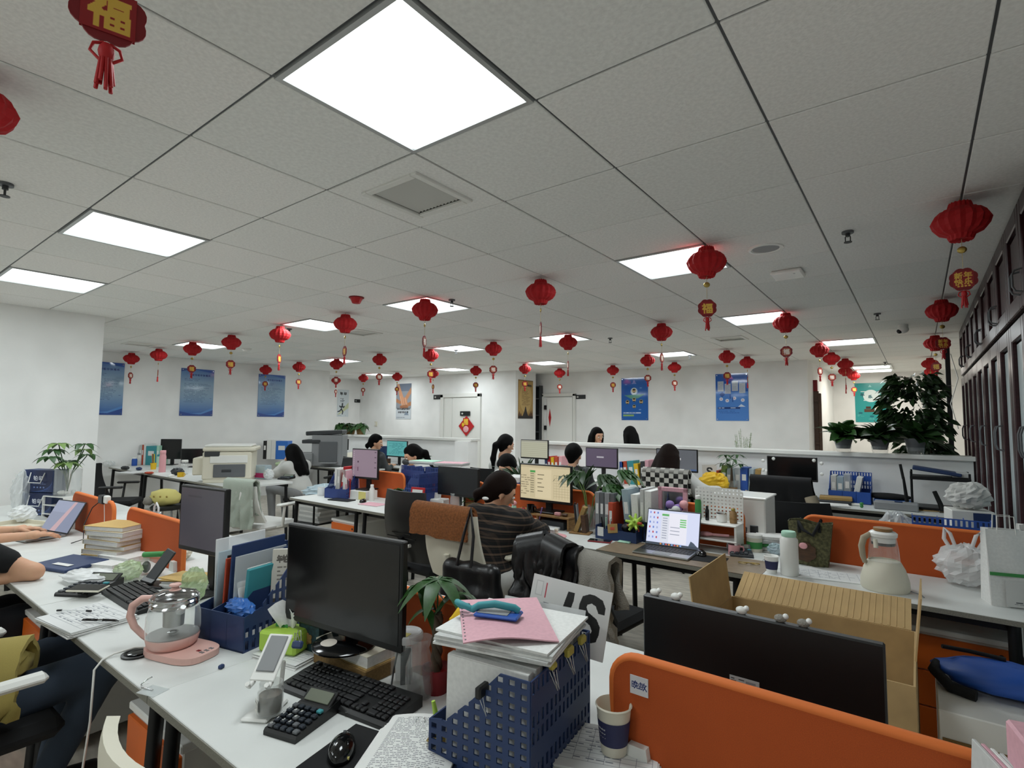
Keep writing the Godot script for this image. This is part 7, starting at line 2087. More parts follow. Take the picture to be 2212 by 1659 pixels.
	for k in [-1, 1]: part(mb().tube([Vector3(k * 0.03, 0.18, 0), Vector3(k * 0.05, 0.25, 0.01), Vector3(k * 0.07, 0.27, 0), Vector3(k * 0.075, 0.22, 0), Vector3(k * 0.05, 0.17, 0)], 0.009, 6), "loop_handle", "film_white", t)
	im = img(100, 140, "cdcdca")
	print_lines(im, 36, 112, 44, 1, 8, "55585a", 6.0)
	print_lines(im, 30, 122, 60, 1, 8, "7a7d7f", 3.0)
	pic("bag_print", im, 0.7)
	t = paper_bag(P(2160, 1308) + Vector3(0.03, 0, -0.05), 0.25, 0.15, 0.33, 0.11, "tall white paper carrier bag with a green stripe at the desk edge")
	part(mb().at(Vector3(0.02, 0.06, 0.062), 0, -0.05).plate(0.09, 0.11, 0.001), "print", "bag_print", t)
	paper_bag(P(2205, 1300) + Vector3(0.08, 0, -0.07), 0.1, 0.14, 0.34, 0.1, "second white paper carrier bag with blue contents next to the cabinets")
	file_rack(Vector3(0.12, TOP, -3.99), PI, 0.33, 0.27, 0.3, 3, "bright blue perforated rack behind the pitcher kettle divider", "blue")
	crumple(Vector3(-0.12, TOP, -3.84), Vector3(0.2, 0.3, 0.2), "film", "clear plastic bag beside the bright blue rack", "plastic bag", 43, "plastic_bag", false)
	t = thing("tissue_carton", "white and navy carton stuffed with a crumpled white bag", "carton", Vector3(0.22, TOP, -4.2), 0.2)
	part(mb().box(Vector3(0, 0.15, 0), Vector3(0.2, 0.3, 0.16), 0.004), "carton", "white_pl", t)
	part(mb().box(Vector3(0.05, 0.22, 0.081), Vector3(0.1, 0.14, 0.002)), "navy_print", "navy", t)
	crumple(Vector3(0.22, TOP + 0.3, -4.2), Vector3(0.22, 0.16, 0.18), "white_cloth", "crumpled white bag on top of the white and navy carton", "plastic bag", 47, "plastic_bag", false)
	chair(Vector3(-0.8, 0, -4.72), PI + 0.3, "black mesh office chair behind the camouflage tote bag", "black_cloth", "black_pl", 0.97, 0.48, true)
	# cardboard box on the floor
	t = thing("cardboard_box", "large open cardboard box with raised flaps standing in the aisle", "box", Vector3(-0.39, 0, -2.46))
	var w := 0.71; var d := 0.57; var h := 0.72
	part(mb().box(Vector3(0, 0.004, 0), Vector3(w, 0.006, d)), "bottom", "board", t)
	for k in [-1, 1]:
		part(mb().box(Vector3(k * (w / 2 - 0.003), h / 2, 0), Vector3(0.006, h, d)), "side_wall", "board", t)
		part(mb().box(Vector3(0, h / 2, k * (d / 2 - 0.003)), Vector3(w - 0.012, h, 0.006)), "end_wall", "board", t)
	part(mb().at(Vector3(-w / 2, h, 0), 0, 0, 0.12).box(Vector3(0, 0.1, -0.02), Vector3(0.005, 0.2, d - 0.06)), "side_flap", "board", t)
	part(mb().at(Vector3(w / 2, h, 0), 0, 0, -0.1).box(Vector3(0, 0.11, -0.1), Vector3(0.005, 0.22, d * 0.55)), "side_flap", "board", t)
	var bf := part(mb().at(Vector3(0, h, -d / 2), 0, -1.18).box(Vector3(0, 0.1, 0), Vector3(w - 0.03, 0.2, 0.005)), "back_flap", "board", t)
	for i in 26:
		part(mb().at(Vector3(-w / 2 + 0.04 + i * 0.0252, h, -d / 2), 0, -1.18).box(Vector3(0, 0.1, 0.003), Vector3(0.004 + 0.003 * (i % 3), 0.19, 0.0025), 0.001), "corrugation", "board", bf)
	for k in 2: part(mb().at(Vector3(0.2 + 0.09 * k, 0.5, d / 2 + 0.001)).prism(ring2(0.035, 0.031), 0.001), "printed_ring", "kraft_dark", t)
	# white carton and blue pouch by the orange panel
	t = thing("white_carton", "white carton with black lettering under the blue pouch", "box", Vector3(0.21, 0, -2.68))
	part(mb().box(Vector3(0, 0.28, 0), Vector3(0.38, 0.56, 0.46), 0.004), "carton", "white_pl", t)
	part(mb().box(Vector3(0, 0.24, 0.232), Vector3(0.36, 0.46, 0.004)), "kraft_side", "kraft_dark", t)
	for i in 3: part(mb().box(Vector3(0.06 + 0.035 * i, 0.5615, 0.1 + 0.02 * (i % 2)), Vector3(0.022, 0.001, 0.05 - 0.015 * i)), "letter", "black_pl", t)
	t = thing("blue_pouch", "dark blue zip pouch with a black strap on the white carton", "pouch", Vector3(0.22, 0.562, -2.74), 0.1)
	part(mb().ell(Vector3(0, 0.05, 0), Vector3(0.2, 0.05, 0.13), 20, 10, 0.2, 3), "pouch", "blue", t)
	part(mb().tube([Vector3(-0.19, 0.05, -0.03), Vector3(-0.21, 0.05, 0.04), Vector3(-0.17, 0.02, 0.1), Vector3(-0.1, 0.015, 0.13)], 0.02, 6), "end_panel", "black_cloth", t)
	part(mb().tube([Vector3(-0.17, 0.11, -0.06), Vector3(-0.08, 0.1, -0.09), Vector3(0.02, 0.102, -0.06)], 0.008, 6), "strap", "black_cloth", t)
	# folders leaning at the near end of the divider
	for i in 4:
		t = thing("pale_folder", "pale mauve folder standing at the near end of the name sticker divider", "folder", Vector3(PZ(2128 + 20.0 * i, 1600, -1.13).x, TOP, -1.13 + 0.008 * i), 0.0, "pale mauve folders")
		part(mb().at(Vector3.ZERO, 0.35, 0, -0.06).box(Vector3(0, 0.14, 0), Vector3(0.006, 0.28, 0.15), 0.001), "cover", ["paper_grey", "pink", "paper", "paper_grey"][i], t)
	t = thing("pink_box_file", "pink box file standing beyond the pale mauve folders", "file", Vector3(PZ(2222, 1560, -1.1).x + 0.03, TOP, -1.1), 0.2)
	part(mb().box(Vector3(0, 0.17, 0), Vector3(0.07, 0.34, 0.16), 0.004), "case", "pink", t)

func ring2(r: float, q: float) -> PackedVector2Array:
	var o := PackedVector2Array()
	for i in 25: o.append(Vector2(cos(TAU * i / 24.5), sin(TAU * i / 24.5)) * r)
	for i in 25: o.append(Vector2(cos(TAU * (24 - i) / 24.5), sin(TAU * (24 - i) / 24.5)) * q)
	return o

func screen_at(x0: float, y0: float, x1: float, y1: float, z: float, screen, label: String, back := false) -> Node3D:
	var a := PZ(x0, y0, z)
	var b := PZ(x1, y1, z)
	var yb := maxf(b.y - TOP, 0.02)
	return monitor(Vector3((a.x + b.x) / 2, TOP, z), PI if back else 0.0, absf(b.x - a.x), a.y - TOP - yb, yb, screen, label)

func on_desk(px: float, z: float) -> Vector3:
	var p := PZ(px, 1000, z)
	return Vector3(p.x, TOP, z)

func back_row():
	var t: Node3D
	var im := img(110, 90, "5fb0b0")
	print_lines(im, 12, 12, 84, 9, 8, "3a7f84", 3.0)
	lit_screen("screen_teal", im, 0.8)
	screen_at(837, 951, 880, 989, -6.42, "screen_teal", "monitor with a teal document screen along the left half wall")
	im = img(120, 80, "b9b9a2")
	for i in 7: rect(im, 4, 16 + i * 9, 112, 1, "9a9a86")
	rect(im, 0, 0, 120, 8, "a9a99a")
	lit_screen("screen_pale", im, 0.85)
	screen_at(1126, 949, 1185, 993, -6.42, "screen_pale", "monitor with a pale spreadsheet beside the ponytail person")
	im = img(120, 80, "6d6279")
	rect(im, 42, 34, 28, 7, "d0cdd6")
	lit_screen("screen_violet", im, 0.6)
	screen_at(1266, 966, 1335, 1014, -6.42, "screen_violet", "monitor with a violet login screen along the ledge wall")
	im = img(140, 80, "6b6f75")
	rect(im, 52, 32, 34, 8, "e6e6e6")
	rect(im, 0, 74, 140, 6, "4d6a9a")
	lit_screen("screen_slate", im, 0.7)
	screen_at(1418, 968, 1508, 1022, -6.42, "screen_slate", "monitor with a slate grey login screen before the long haired person")
	t = screen_at(1657, 984, 1767, 1042, -6.3, "screen_off", "black monitor trimmed with small white stickers above the black jacket")
	for q in [[-0.29, 0.17], [-0.29, 0.06], [0.29, 0.17], [0.29, 0.05], [0.22, 0.2], [-0.18, 0.2]]: part(mb().ell(Vector3(q[0] * 0.95, 0.24 + q[1] * 0.9, 0.02), Vector3(0.018, 0.018, 0.008), 8, 5), "sticker", "white_gl", t)
	# files along the ledge wall
	upright(on_desk(1187, -6.55), 0, [[0.05, 0.26, "navy", "first", 0.08], [0.05, 0.3, "red", "second", 0.1], [0.05, 0.29, "yellow", "third", 0.08], [0.06, 0.3, "coral", "fourth", 0.05], [0.05, 0.31, "pink_soft", "fifth"]], "bright folder beside the pale spreadsheet monitor, %s in the row", "bright folders on the ledge wall desks", "folder")
	upright(on_desk(1345, -6.55), 0, [[0.06, 0.28, "blue", "first"], [0.07, 0.29, "coral", "second", 0.1], [0.09, 0.3, "teal", "third", 0.1], [0.06, 0.27, "yellow", "fourth", 0.12], [0.06, 0.3, "dark_grey", "fifth"], [0.05, 0.32, "pink", "sixth"]], "mixed file beside the violet login monitor, %s in the row", "mixed files on the ledge wall desks", "folder")
	papers(on_desk(1300, -6.25), 0.1, 0.5, 0.25, 0.04, "long pile of white papers before the violet login monitor", "paper", "paper_pile", 5)
	im = img(70, 110, "cfcac2")
	glyph(im, "S", 22, 12, 34, 6, "222222", 0.1, 0.9)
	glyph(im, "F", 26, 50, 34, 6, "222222", 0.1, 0.9)
	pic("parcel_print_small", im, 0.6)
	t = thing("parcel_envelope", "beige parcel envelope with black letters standing by the yellow bag", "envelope", on_desk(1533, -6.6), 0)
	part(mb().at(Vector3(0, 0.15, 0), 0, -0.1, 0.08).plate(0.17, 0.29, 0.006), "board", "parcel_print_small", t)
	upright(on_desk(1552, -6.6), 0, [[0.03, 0.24, "coral", "first"], [0.07, 0.3, "leaf_light", "second", -0.1], [0.1, 0.27, "film_blue", "third"], [0.06, 0.28, "film", "fourth"], [0.08, 0.29, "blue", "fifth"], [0.05, 0.28, "film_blue", "sixth", -0.05], [0.06, 0.28, "kraft", "seventh", -0.1], [0.06, 0.27, "paper", "eighth", -0.1]], "file standing behind the yellow bag, %s in the row", "files behind the yellow bag", "file")
	crumple(on_desk(1542, -6.3), Vector3(0.32, 0.24, 0.24), "yellow", "bright yellow plastic bag on the ledge wall desk", "plastic bag", 51, "plastic_bag", false)
	papers(P(1520, 1068), 0.3, 0.24, 0.18, 0.02, "small white slips before the yellow bag", "paper", "paper_sheets", 3)
	papers(P(1602, 1066), 0.1, 0.3, 0.2, 0.004, "white printed sheets beside the yellow bag", "form_page", "paper_sheets", 1)
	t = thing("sticky_pad", "yellow sticky note pad on a navy folder", "notepad", on_desk(1612, -6.5), 0.0)
	part(mb().box(Vector3(0, 0.005, 0), Vector3(0.26, 0.01, 0.16), 0.002), "navy_folder", "navy", t)
	part(mb().box(Vector3(0.02, 0.018, 0), Vector3(0.12, 0.014, 0.08), 0.002), "notes", "yellow_pale", t)
	# chair with black jacket, checked blanket chair
	chair(Vector3(-1.02, 0, -5.62), PI, "office chair under the black jacket with beige lining", "black_cloth", "black_pl", 1.0, 0.46, false)
	t = thing("black_jacket", "black jacket with beige lining hung over a chair back", "jacket", Vector3(-1.0, 1.02, -5.33))
	var b := mb()
	drape(b, 0.5, 0.5, 0.3, 0.1, 61, 0.02, 0.014, 0.1)
	part(b, "body", "black_cloth", t)
	for k in [-1, 1]: part(mb().tube([Vector3(k * 0.24, -0.1, 0.06), Vector3(k * 0.3, -0.28, 0.09), Vector3(k * 0.28, -0.5, 0.08)], [0.05, 0.055, 0.05], 8), "lining", "beige_cloth", t)
	chair(Vector3(-2.15, 0, -5.78), PI, "office chair of the long haired person with a checked blanket", "black_cloth", "black_pl", 1.0, 0.48, false)
	t = thing("checked_blanket", "black and white checkerboard blanket over the office chair", "blanket", Vector3(-2.13, 1.02, -5.5))
	im = img(64, 64, "d6d4cc")
	for y in 4:
		for x in 4:
			if (x + y) % 2 == 0: rect(im, x * 16, y * 16, 16, 16, "131313")
	var ck := pic("checker", im, 0.95)
	ck.texture_repeat = true
	ck.uv1_triplanar = true
	ck.uv1_scale = Vector3.ONE * 5.0
	b = mb()
	drape(b, 0.5, 0.3, 0.2, 0.09, 67, 0.008, 0.012)
	part(b, "cloth", "checker", t)
	# right end: rack, boxes, wire rack
	var rp := on_desk(1832, -6.4)
	file_rack(rp, 0.0, 0.36, 0.25, 0.3, 3, "bright blue rack with paper files on the last ledge wall desk", "blue")
	upright(rp + Vector3(-0.16, 0.008, -0.12), 0, [[0.05, 0.26, "paper_grey", "first"], [0.06, 0.25, "film_blue", "second"], [0.06, 0.28, "film", "third"], [0.05, 0.26, "paper", "fourth", -0.2]], "paper file in the bright blue ledge rack, %s in its row", "files in the bright blue ledge rack", "file")
	t = thing("book_pair", "two thick old books lying before the bright blue ledge rack", "books", on_desk(1798, -6.3), 0.1)
	part(mb().box(Vector3(0, 0.02, 0), Vector3(0.3, 0.036, 0.18), 0.004), "lower_book", "dark_grey", t)
	part(mb().box(Vector3(0.02, 0.055, 0), Vector3(0.28, 0.03, 0.17), 0.004), "upper_book", "kraft", t)
	papers(P(1796, 1092), 0.2, 0.3, 0.22, 0.015, "fan of white sheets at the edge of the last ledge wall desk", "paper", "paper_sheets", 3)
	t = thing("cushion", "flat black cushion lying on a blue box file", "cushion", on_desk(1925, -6.55), 0.0)
	part(mb().box(Vector3(0, 0.03, 0), Vector3(0.3, 0.06, 0.2), 0.004), "blue_box", "blue_bright", t)
	part(mb().ell(Vector3(-0.04, 0.085, 0), Vector3(0.2, 0.03, 0.12), 16, 8), "pad", "black_cloth", t)
	t = thing("scanner", "flat grey scanner on the last ledge wall desk", "scanner", on_desk(1932, -6.25), 0.0)
	part(mb().box(Vector3(0, 0.035, 0), Vector3(0.34, 0.07, 0.18), 0.008), "body", "grey_pl", t)
	part(mb().box(Vector3(0.02, 0.075, 0.02), Vector3(0.06, 0.012, 0.05), 0.003), "clip", "navy", t)
	blob_toy(on_desk(1858, -6.15), 0.05, "green", "green", "small green frog toy before the grey scanner")
	t = thing("marker", "white marker with a green cap beside the frog toy", "marker", on_desk(1838, -6.25), 0.1)
	part(mb().at(Vector3(0, 0.014, 0), 0, 0, PI / 2).cyl(Vector3(0, -0.06, 0), 0.013, 0.1, 12), "barrel", "white_gl", t)
	part(mb().at(Vector3(0, 0.014, 0), 0, 0, PI / 2).cyl(Vector3(0, 0.04, 0), 0.014, 0.035, 12), "cap", "green", t)
	t = thing("wire_rack", "two tier black wire rack at the cabinet end of the ledge wall", "rack", Vector3(0.15, TOP, -6.45))
	for x in [-0.22, 0.2]:
		for z in [-0.14, 0.14]: part(mb().bar(Vector3(x, 0, z), Vector3(x, 0.36, z), 0.01, 6), "post", "steel_black", t)
	for y in [0.02, 0.3]:
		part(mb().box(Vector3(-0.01, y, 0), Vector3(0.44, 0.03, 0.3), 0.003), "tier", "steel_black", t)
	var wr: Vector3 = t.position
	t = thing("document_case", "dark blue document case lying sloped on the wire rack", "folder", wr + Vector3(0, 0.32, 0), 0.0)
	part(mb().at(Vector3(-0.03, 0.045, 0), 0, 0, -0.14).box(Vector3.ZERO, Vector3(0.36, 0.03, 0.24), 0.006), "case", "navy", t)
	part(mb().at(Vector3(0.14, 0.02, 0)).box(Vector3.ZERO, Vector3(0.12, 0.04, 0.2), 0.004), "papers", "paper_grey", t)
	t = thing("umbrella", "closed black umbrella leaning against the wire rack", "umbrella", wr + Vector3(-0.28, 0, 0.12))
	part(mb().tube([Vector3(0.03, 0.0, 0), Vector3(0.02, 0.08, 0), Vector3(-0.0, 0.3, 0)], [0.008, 0.016, 0.01], 8), "canopy", "black_cloth", t)
	part(mb().bar(Vector3(0, 0.28, 0), Vector3(-0.02, 0.42, 0), 0.012, 8), "handle", "black_pl", t)
	t = thing("tape_gun", "black tape gun standing before the wire rack", "tool", P(2040, 1116) + Vector3(0.0, 0, -0.25), 0.3)
	part(mb().tube([Vector3(0, 0.0, 0), Vector3(-0.02, 0.08, 0), Vector3(-0.06, 0.19, 0)], [0.025, 0.02, 0.018], 8), "handle", "black_pl", t)
	part(mb().box(Vector3(0.02, 0.012, 0), Vector3(0.12, 0.024, 0.06), 0.006), "foot", "black_pl", t)
	papers(P(2010, 1108) + Vector3(0, 0, -0.1), 0.3, 0.3, 0.15, 0.01, "brown and white scraps under the tape gun", "kraft", "paper_sheets", 2)
	# far side of the middle block
	t = thing("document_trays", "stacked document trays with white papers behind the striped sweater", "trays", Vector3(-3.0, TOP, -3.95), 0.1)
	for y in [0.02, 0.13, 0.24]: part(mb().box(Vector3(0, y, 0), Vector3(0.34, 0.012, 0.26), 0.003), "tray", "navy2", t)
	for k in [-1, 1]: part(mb().box(Vector3(k * 0.165, 0.13, 0), Vector3(0.01, 0.24, 0.24), 0.002), "side", "navy2", t)
	for y in [0.05, 0.16, 0.275]: part(mb().at(Vector3(0, y, 0), 0.1 * y).box(Vector3.ZERO, Vector3(0.3, 0.05, 0.23), 0.004), "paper_load", "paper", t)
	file_rack(Vector3(-2.08, TOP, -3.95), PI, 0.3, 0.24, 0.24, 3, "navy rack behind the philodendron leaves", "navy")
	t = thing("headset_stand", "dark cloth bag slumped on the far middle desk", "bag", Vector3(-1.75, TOP, -4.0))
	part(mb().ell(Vector3(0, 0.1, 0), Vector3(0.16, 0.12, 0.12), 14, 8, 0.3, 7), "bag", "black_cloth", t)
	chair(Vector3(-3.55, 0, -4.95), 0.0, "dark office chair with a grey coat behind the dark monitor back", "dark_grey", "black_pl", 1.0, 0.48, false)
	# left half wall desks
	screen_at(722, 947, 752, 972, -6.3, "screen_off", "small black monitor beside the grey copier")
	t = thing("office_chair_pad", "orange padded chair back beside the grey copier", "chair", PZ(737, 975, -5.7) * Vector3(1, 0, 1), PI)
	part(mb().box(Vector3(0, 0.86, -0.02), Vector3(0.12, 0.34, 0.05), 0.02), "backrest", "orange_gloss", t)
	part(mb().box(Vector3(0, 0.46, 0.2), Vector3(0.4, 0.06, 0.4), 0.02), "seat", "orange_gloss", t)
	for sx in [-0.16, 0.16]:
		for sz in [0.04, 0.36]: part(mb().bar(Vector3(sx, 0, sz), Vector3(sx, 0.44, sz), 0.012, 6), "leg", "steel_black", t)
	part(mb().bar(Vector3(0, 0.44, 0.02), Vector3(0, 0.72, -0.02), 0.015, 6), "back_post", "steel_black", t)
	t = thing("cardboard_sheet", "cream board leaning beside the person with the dark bun", "board", on_desk(752, -6.2), 0.3)
	part(mb().at(Vector3(0, 0.1, 0), 0, -0.9, 0.3).box(Vector3.ZERO, Vector3(0.4, 0.26, 0.006)), "sheet", "cream", t)
	t = thing("pen_holder_pair", "pair of dark blue pen holders near the teal monitor", "pen holder", on_desk(822, -6.4))
	for k in [-1, 1]: part(mb().lathe([Vector2(0, 0), Vector2(0.07, 0), Vector2(0.08, 0.22), Vector2(0.075, 0.22), Vector2(0, 0.02)], 8, Vector3(k * 0.09, 0.1, 0)), "holder", "navy", t)
	part(mb().box(Vector3(0, 0.05, 0), Vector3(0.4, 0.1, 0.14), 0.004), "stand", "wood_dark", t)

func fern(t: Node3D, c: Vector3, n: int, len: float, w: float, up: float, m: String, sd: int, droop := 0.5):
	var rr := RandomNumberGenerator.new()
	rr.seed = sd
	for i in n:
		var a := TAU * i / n * 2.4 + rr.randf() * 0.4
		var e := rr.randf_range(0.15, up)
		var d := Vector3(cos(a) * cos(e), sin(e), sin(a) * cos(e)) * len * rr.randf_range(0.65, 1.1)
		part(mb().leaf(c + Vector3(d.x, 0, d.z) * 0.1, d, w * rr.randf_range(0.8, 1.2), droop, 5, rr.randf_range(-1.0, 1.0)), "leaf", m, t)

func plants():
	var t: Node3D
	# three pots on the right ledge
	var i := 0
	for q in [[-0.66, "next to the teal poster"], [-0.33, "between the other two ledge plants"], [-0.03, "next to the tall leafy tree"]]:
		t = thing("potted_ledge_plant", "broad leaved plant in a grey pot on the ledge, " + q[1], "plant", Vector3(q[0], 1.2455, -6.87), 0.4 * i, "plants on the right ledge")
		part(mb().lathe([Vector2(0.055, 0.03), Vector2(0.085, 0.14), Vector2(0.08, 0.14), Vector2(0.07, 0.12), Vector2(0, 0.115)], 22), "pot", "mid_grey", t)
		part(mb().lathe([Vector2(0, 0), Vector2(0.056, 0), Vector2(0.062, 0.02), Vector2(0.068, 0.06)], 22), "water_tank", "glass", t)
		part(mb().cyl(Vector3(0, 0.113, 0), 0.068, 0.01, 18), "soil", "soil", t)
		t.scale = Vector3.ONE * 1.15
		fern(t, Vector3(0, 0.14, 0), 46, 0.29, 0.11, 1.35, "leaf_dark" if i != 0 else "leaf", 5 + i, 0.45)
		i += 1
	# tall tree behind the ledge
	t = thing("leafy_tree", "tall dense dark green tree behind the ledge beside the cabinets", "tree", Vector3(0.03, 0, -7.4))
	part(mb().lathe([Vector2(0, 0), Vector2(0.16, 0), Vector2(0.2, 0.32), Vector2(0.18, 0.32), Vector2(0, 0.3)], 22), "pot", "white_pl", t)
	for k in 3: part(mb().tube([Vector3(0.03 * cos(k * 2.1), 0.28, 0.03 * sin(k * 2.1)), Vector3(0.05 * cos(k * 2.1), 0.9, 0.05 * sin(k * 2.1)), Vector3(0.1 * cos(k * 2.1), 1.6, 0.1 * sin(k * 2.1))], [0.025, 0.02, 0.012], 6), "trunk", "bark", t)
	var b := mb()
	var rr := RandomNumberGenerator.new()
	rr.seed = 12
	for k in 1200:
		var y := rr.randf_range(1.2, 2.1)
		var w := 0.29 if y > 1.45 else 0.22
		var a := rr.randf() * TAU
		var r := w * sqrt(rr.randf()) * (1.0 if y < 1.95 else 0.75)
		var p := Vector3(cos(a) * r - (0.06 if y > 1.5 else 0.0), y, sin(a) * r * 0.8)
		if p.x > 0.24 or sin(p.x * 19.0 + 1.0) + sin(p.y * 17.0) + sin(p.z * 13.0) < -0.75: continue
		b.leaf(p, Vector3(cos(a) + rr.randf_range(-0.5, 0.5), rr.randf_range(-0.5, 0.3), sin(a) + rr.randf_range(-0.5, 0.5)).normalized() * rr.randf_range(0.08, 0.13), 0.06, 0.4, 3, rr.randf_range(-1.4, 1.4))
	part(b, "foliage", "leaf_dark", t).set_meta("kind", "stuff")
	# three trailing pots on the left ledge
	i = 0
	for q in [[PZ(738, 935, -6.87).x, "nearest the corridor"], [PZ(757, 935, -6.87).x, "in the middle"], [PZ(780, 935, -6.87).x, "nearest the teal monitor"]]:
		t = thing("potted_pothos", "trailing pothos in a brown pot on the left ledge, " + q[1], "plant", Vector3(q[0], 1.2455, -6.87), 0, "pothos on the left ledge")
		part(mb().lathe([Vector2(0, 0), Vector2(0.08, 0), Vector2(0.11, 0.16), Vector2(0.1, 0.16), Vector2(0, 0.14)], 18), "pot", "kraft_dark", t)
		fern(t, Vector3(0, 0.16, 0), 36, 0.24, 0.12, 1.3, "leaf" if i != 1 else "leaf_dark", 21 + i, 0.9)
		i += 1
	# spiky dracaenas on the far side of the middle block
	for q in [[PZ(1128, 1000, -4.19).x, -4.19, 0.4, 34, "spiky dracaena behind the person in the striped sweater"], [PZ(1258, 1000, -4.14).x, -4.14, 0.38, 24, "spiky dracaena before the violet login monitor"]]:
		t = thing("dracaena", q[4], "plant", Vector3(q[0], TOP, q[1]))
		part(mb().lathe([Vector2(0, 0), Vector2(0.05, 0), Vector2(0.065, 0.1), Vector2(0.06, 0.1), Vector2(0, 0.09)], 18), "pot", "white_pl", t)
		part(mb().tube([Vector3(0, 0.08, 0), Vector3(0.01, 0.2, 0)], 0.012, 6), "cane", "bark", t)
		fern(t, Vector3(0, 0.2, 0), q[3], q[2], 0.04, 1.5, "leaf_dark", 31 + int(q[3]), 0.35)
	# money tree in a glass pot by the yellow bag
	t = thing("potted_money_tree", "young money tree in a clear pot beside the yellow bag", "plant", on_desk(1580, -6.48))
	part(mb().lathe([Vector2(0, 0), Vector2(0.055, 0), Vector2(0.06, 0.06), Vector2(0.05, 0.065)], 18), "saucer_pot", "wood", t)
	part(mb().lathe([Vector2(0.055, 0.06), Vector2(0.065, 0.14)], 18), "glass_pot", "glass", t)
	part(mb().tube([Vector3(0, 0.05, 0), Vector3(0, 0.2, 0), Vector3(0.0, 0.3, 0)], [0.022, 0.014, 0.006], 6), "trunk", "bark", t)
	for k in 6:
		var a := TAU * k / 6
		var h := Vector3(cos(a) * 0.09, 0.33 + 0.05 * (k % 3), sin(a) * 0.09)
		part(mb().tube([Vector3(0, 0.28, 0), h], 0.003, 5), "stem", "leaf", t)
		for j in 5: part(mb().leaf(h, Vector3(cos(a + j * 1.2), 0.1, sin(a + j * 1.2)) * 0.11, 0.035, 0.5, 4), "leaf", "leaf", t)
	# wispy herb beyond the ledge, small leafy pots
	t = thing("wispy_herb", "thin wispy herb growing beyond the ledge wall", "plant", Vector3(PZ(1605, 950, -7.15).x, 0, -7.15))
	part(mb().lathe([Vector2(0, 0.0), Vector2(0.1, 0.0), Vector2(0.12, 0.9), Vector2(0.1, 0.9), Vector2(0, 0.88)], 16), "planter", "white_pl", t)
	b = mb()
	for k in 14:
		var a := k * 2.4
		var e := Vector3(cos(a) * 0.1, 1.3 + 0.025 * (k % 8), sin(a) * 0.08)
		b.tube([Vector3(cos(a) * 0.02, 0.88, sin(a) * 0.02), e], 0.002, 4)
		for j in 8: b.leaf(Vector3(cos(a) * 0.02, 0.9, 0).lerp(e, 0.55 + 0.055 * j), Vector3(cos(j * 2.4 + k), 0.5, sin(j * 2.4)) * 0.03, 0.014, 0.3, 2)
	part(b, "sprigs", "leaf_light", t).set_meta("kind", "stuff")
	t = thing("potted_pothos", "low pothos plant before the orange divider by the mauve monitor", "plant", Vector3(-4.02, TOP, -3.52))
	part(mb().cyl(Vector3.ZERO, 0.05, 0.08, 16, 0.06), "pot", "white_pl", t)
	fern(t, Vector3(0, 0.09, 0), 26, 0.14, 0.06, 1.2, "leaf", 77, 0.6)
	t = thing("potted_shrub", "reddish green shrub pot near the teal monitor", "plant", on_desk(908, -6.3))
	part(mb().cyl(Vector3.ZERO, 0.08, 0.14, 16, 0.1), "pot", "wood_dark", t)
	fern(t, Vector3(0, 0.15, 0), 30, 0.22, 0.05, 1.5, "leaf", 78, 0.3)
	t = thing("dried_plant", "dark red dried grass lying before the bright blue ledge rack", "plant", on_desk(1766, -6.35), 0.1)
	for k in 12: part(mb().leaf(Vector3(-0.14 + 0.02 * k, 0.01, 0), Vector3(0.05, 0.06, 0.02 * sin(k * 2.0)), 0.014, 0.2, 3), "blade", "red_dark", t)
	t = thing("potted_plant", "green plant behind the heads beyond the ledge wall", "plant", Vector3(PZ(1372, 950, -8.7).x, 0, -8.7))
	part(mb().lathe([Vector2(0, 0), Vector2(0.12, 0), Vector2(0.14, 0.95), Vector2(0, 0.93)], 16), "planter", "white_pl", t)
	fern(t, Vector3(0, 0.95, 0), 14, 0.42, 0.07, 1.4, "leaf", 79, 0.4)

func head_bones(c: Vector3, B0: Basis, s := 1.0) -> Array:
	var o := []
	for q in [[0, 0.035, -0.012, 0, 0.03, -0.03, 0.088, 0.088], [0, 0.03, 0.03, 0, 0.02, 0.035, 0.066, 0.066], [0, -0.03, 0.035, 0, -0.075, 0.05, 0.056, 0.034], [0, -0.01, 0.092, 0, -0.036, 0.108, 0.009, 0.013], [0.084, 0.0, -0.008, 0.088, -0.035, -0.004, 0.014, 0.01], [-0.084, 0.0, -0.008, -0.088, -0.035, -0.004, 0.014, 0.01], [0, -0.05, -0.02, 0, -0.17, -0.035, 0.046, 0.052]]:
		o.append([c + B0 * (Vector3(q[0], q[1], q[2]) * s), c + B0 * (Vector3(q[3], q[4], q[5]) * s), q[6] * s, q[7] * s])
	return o

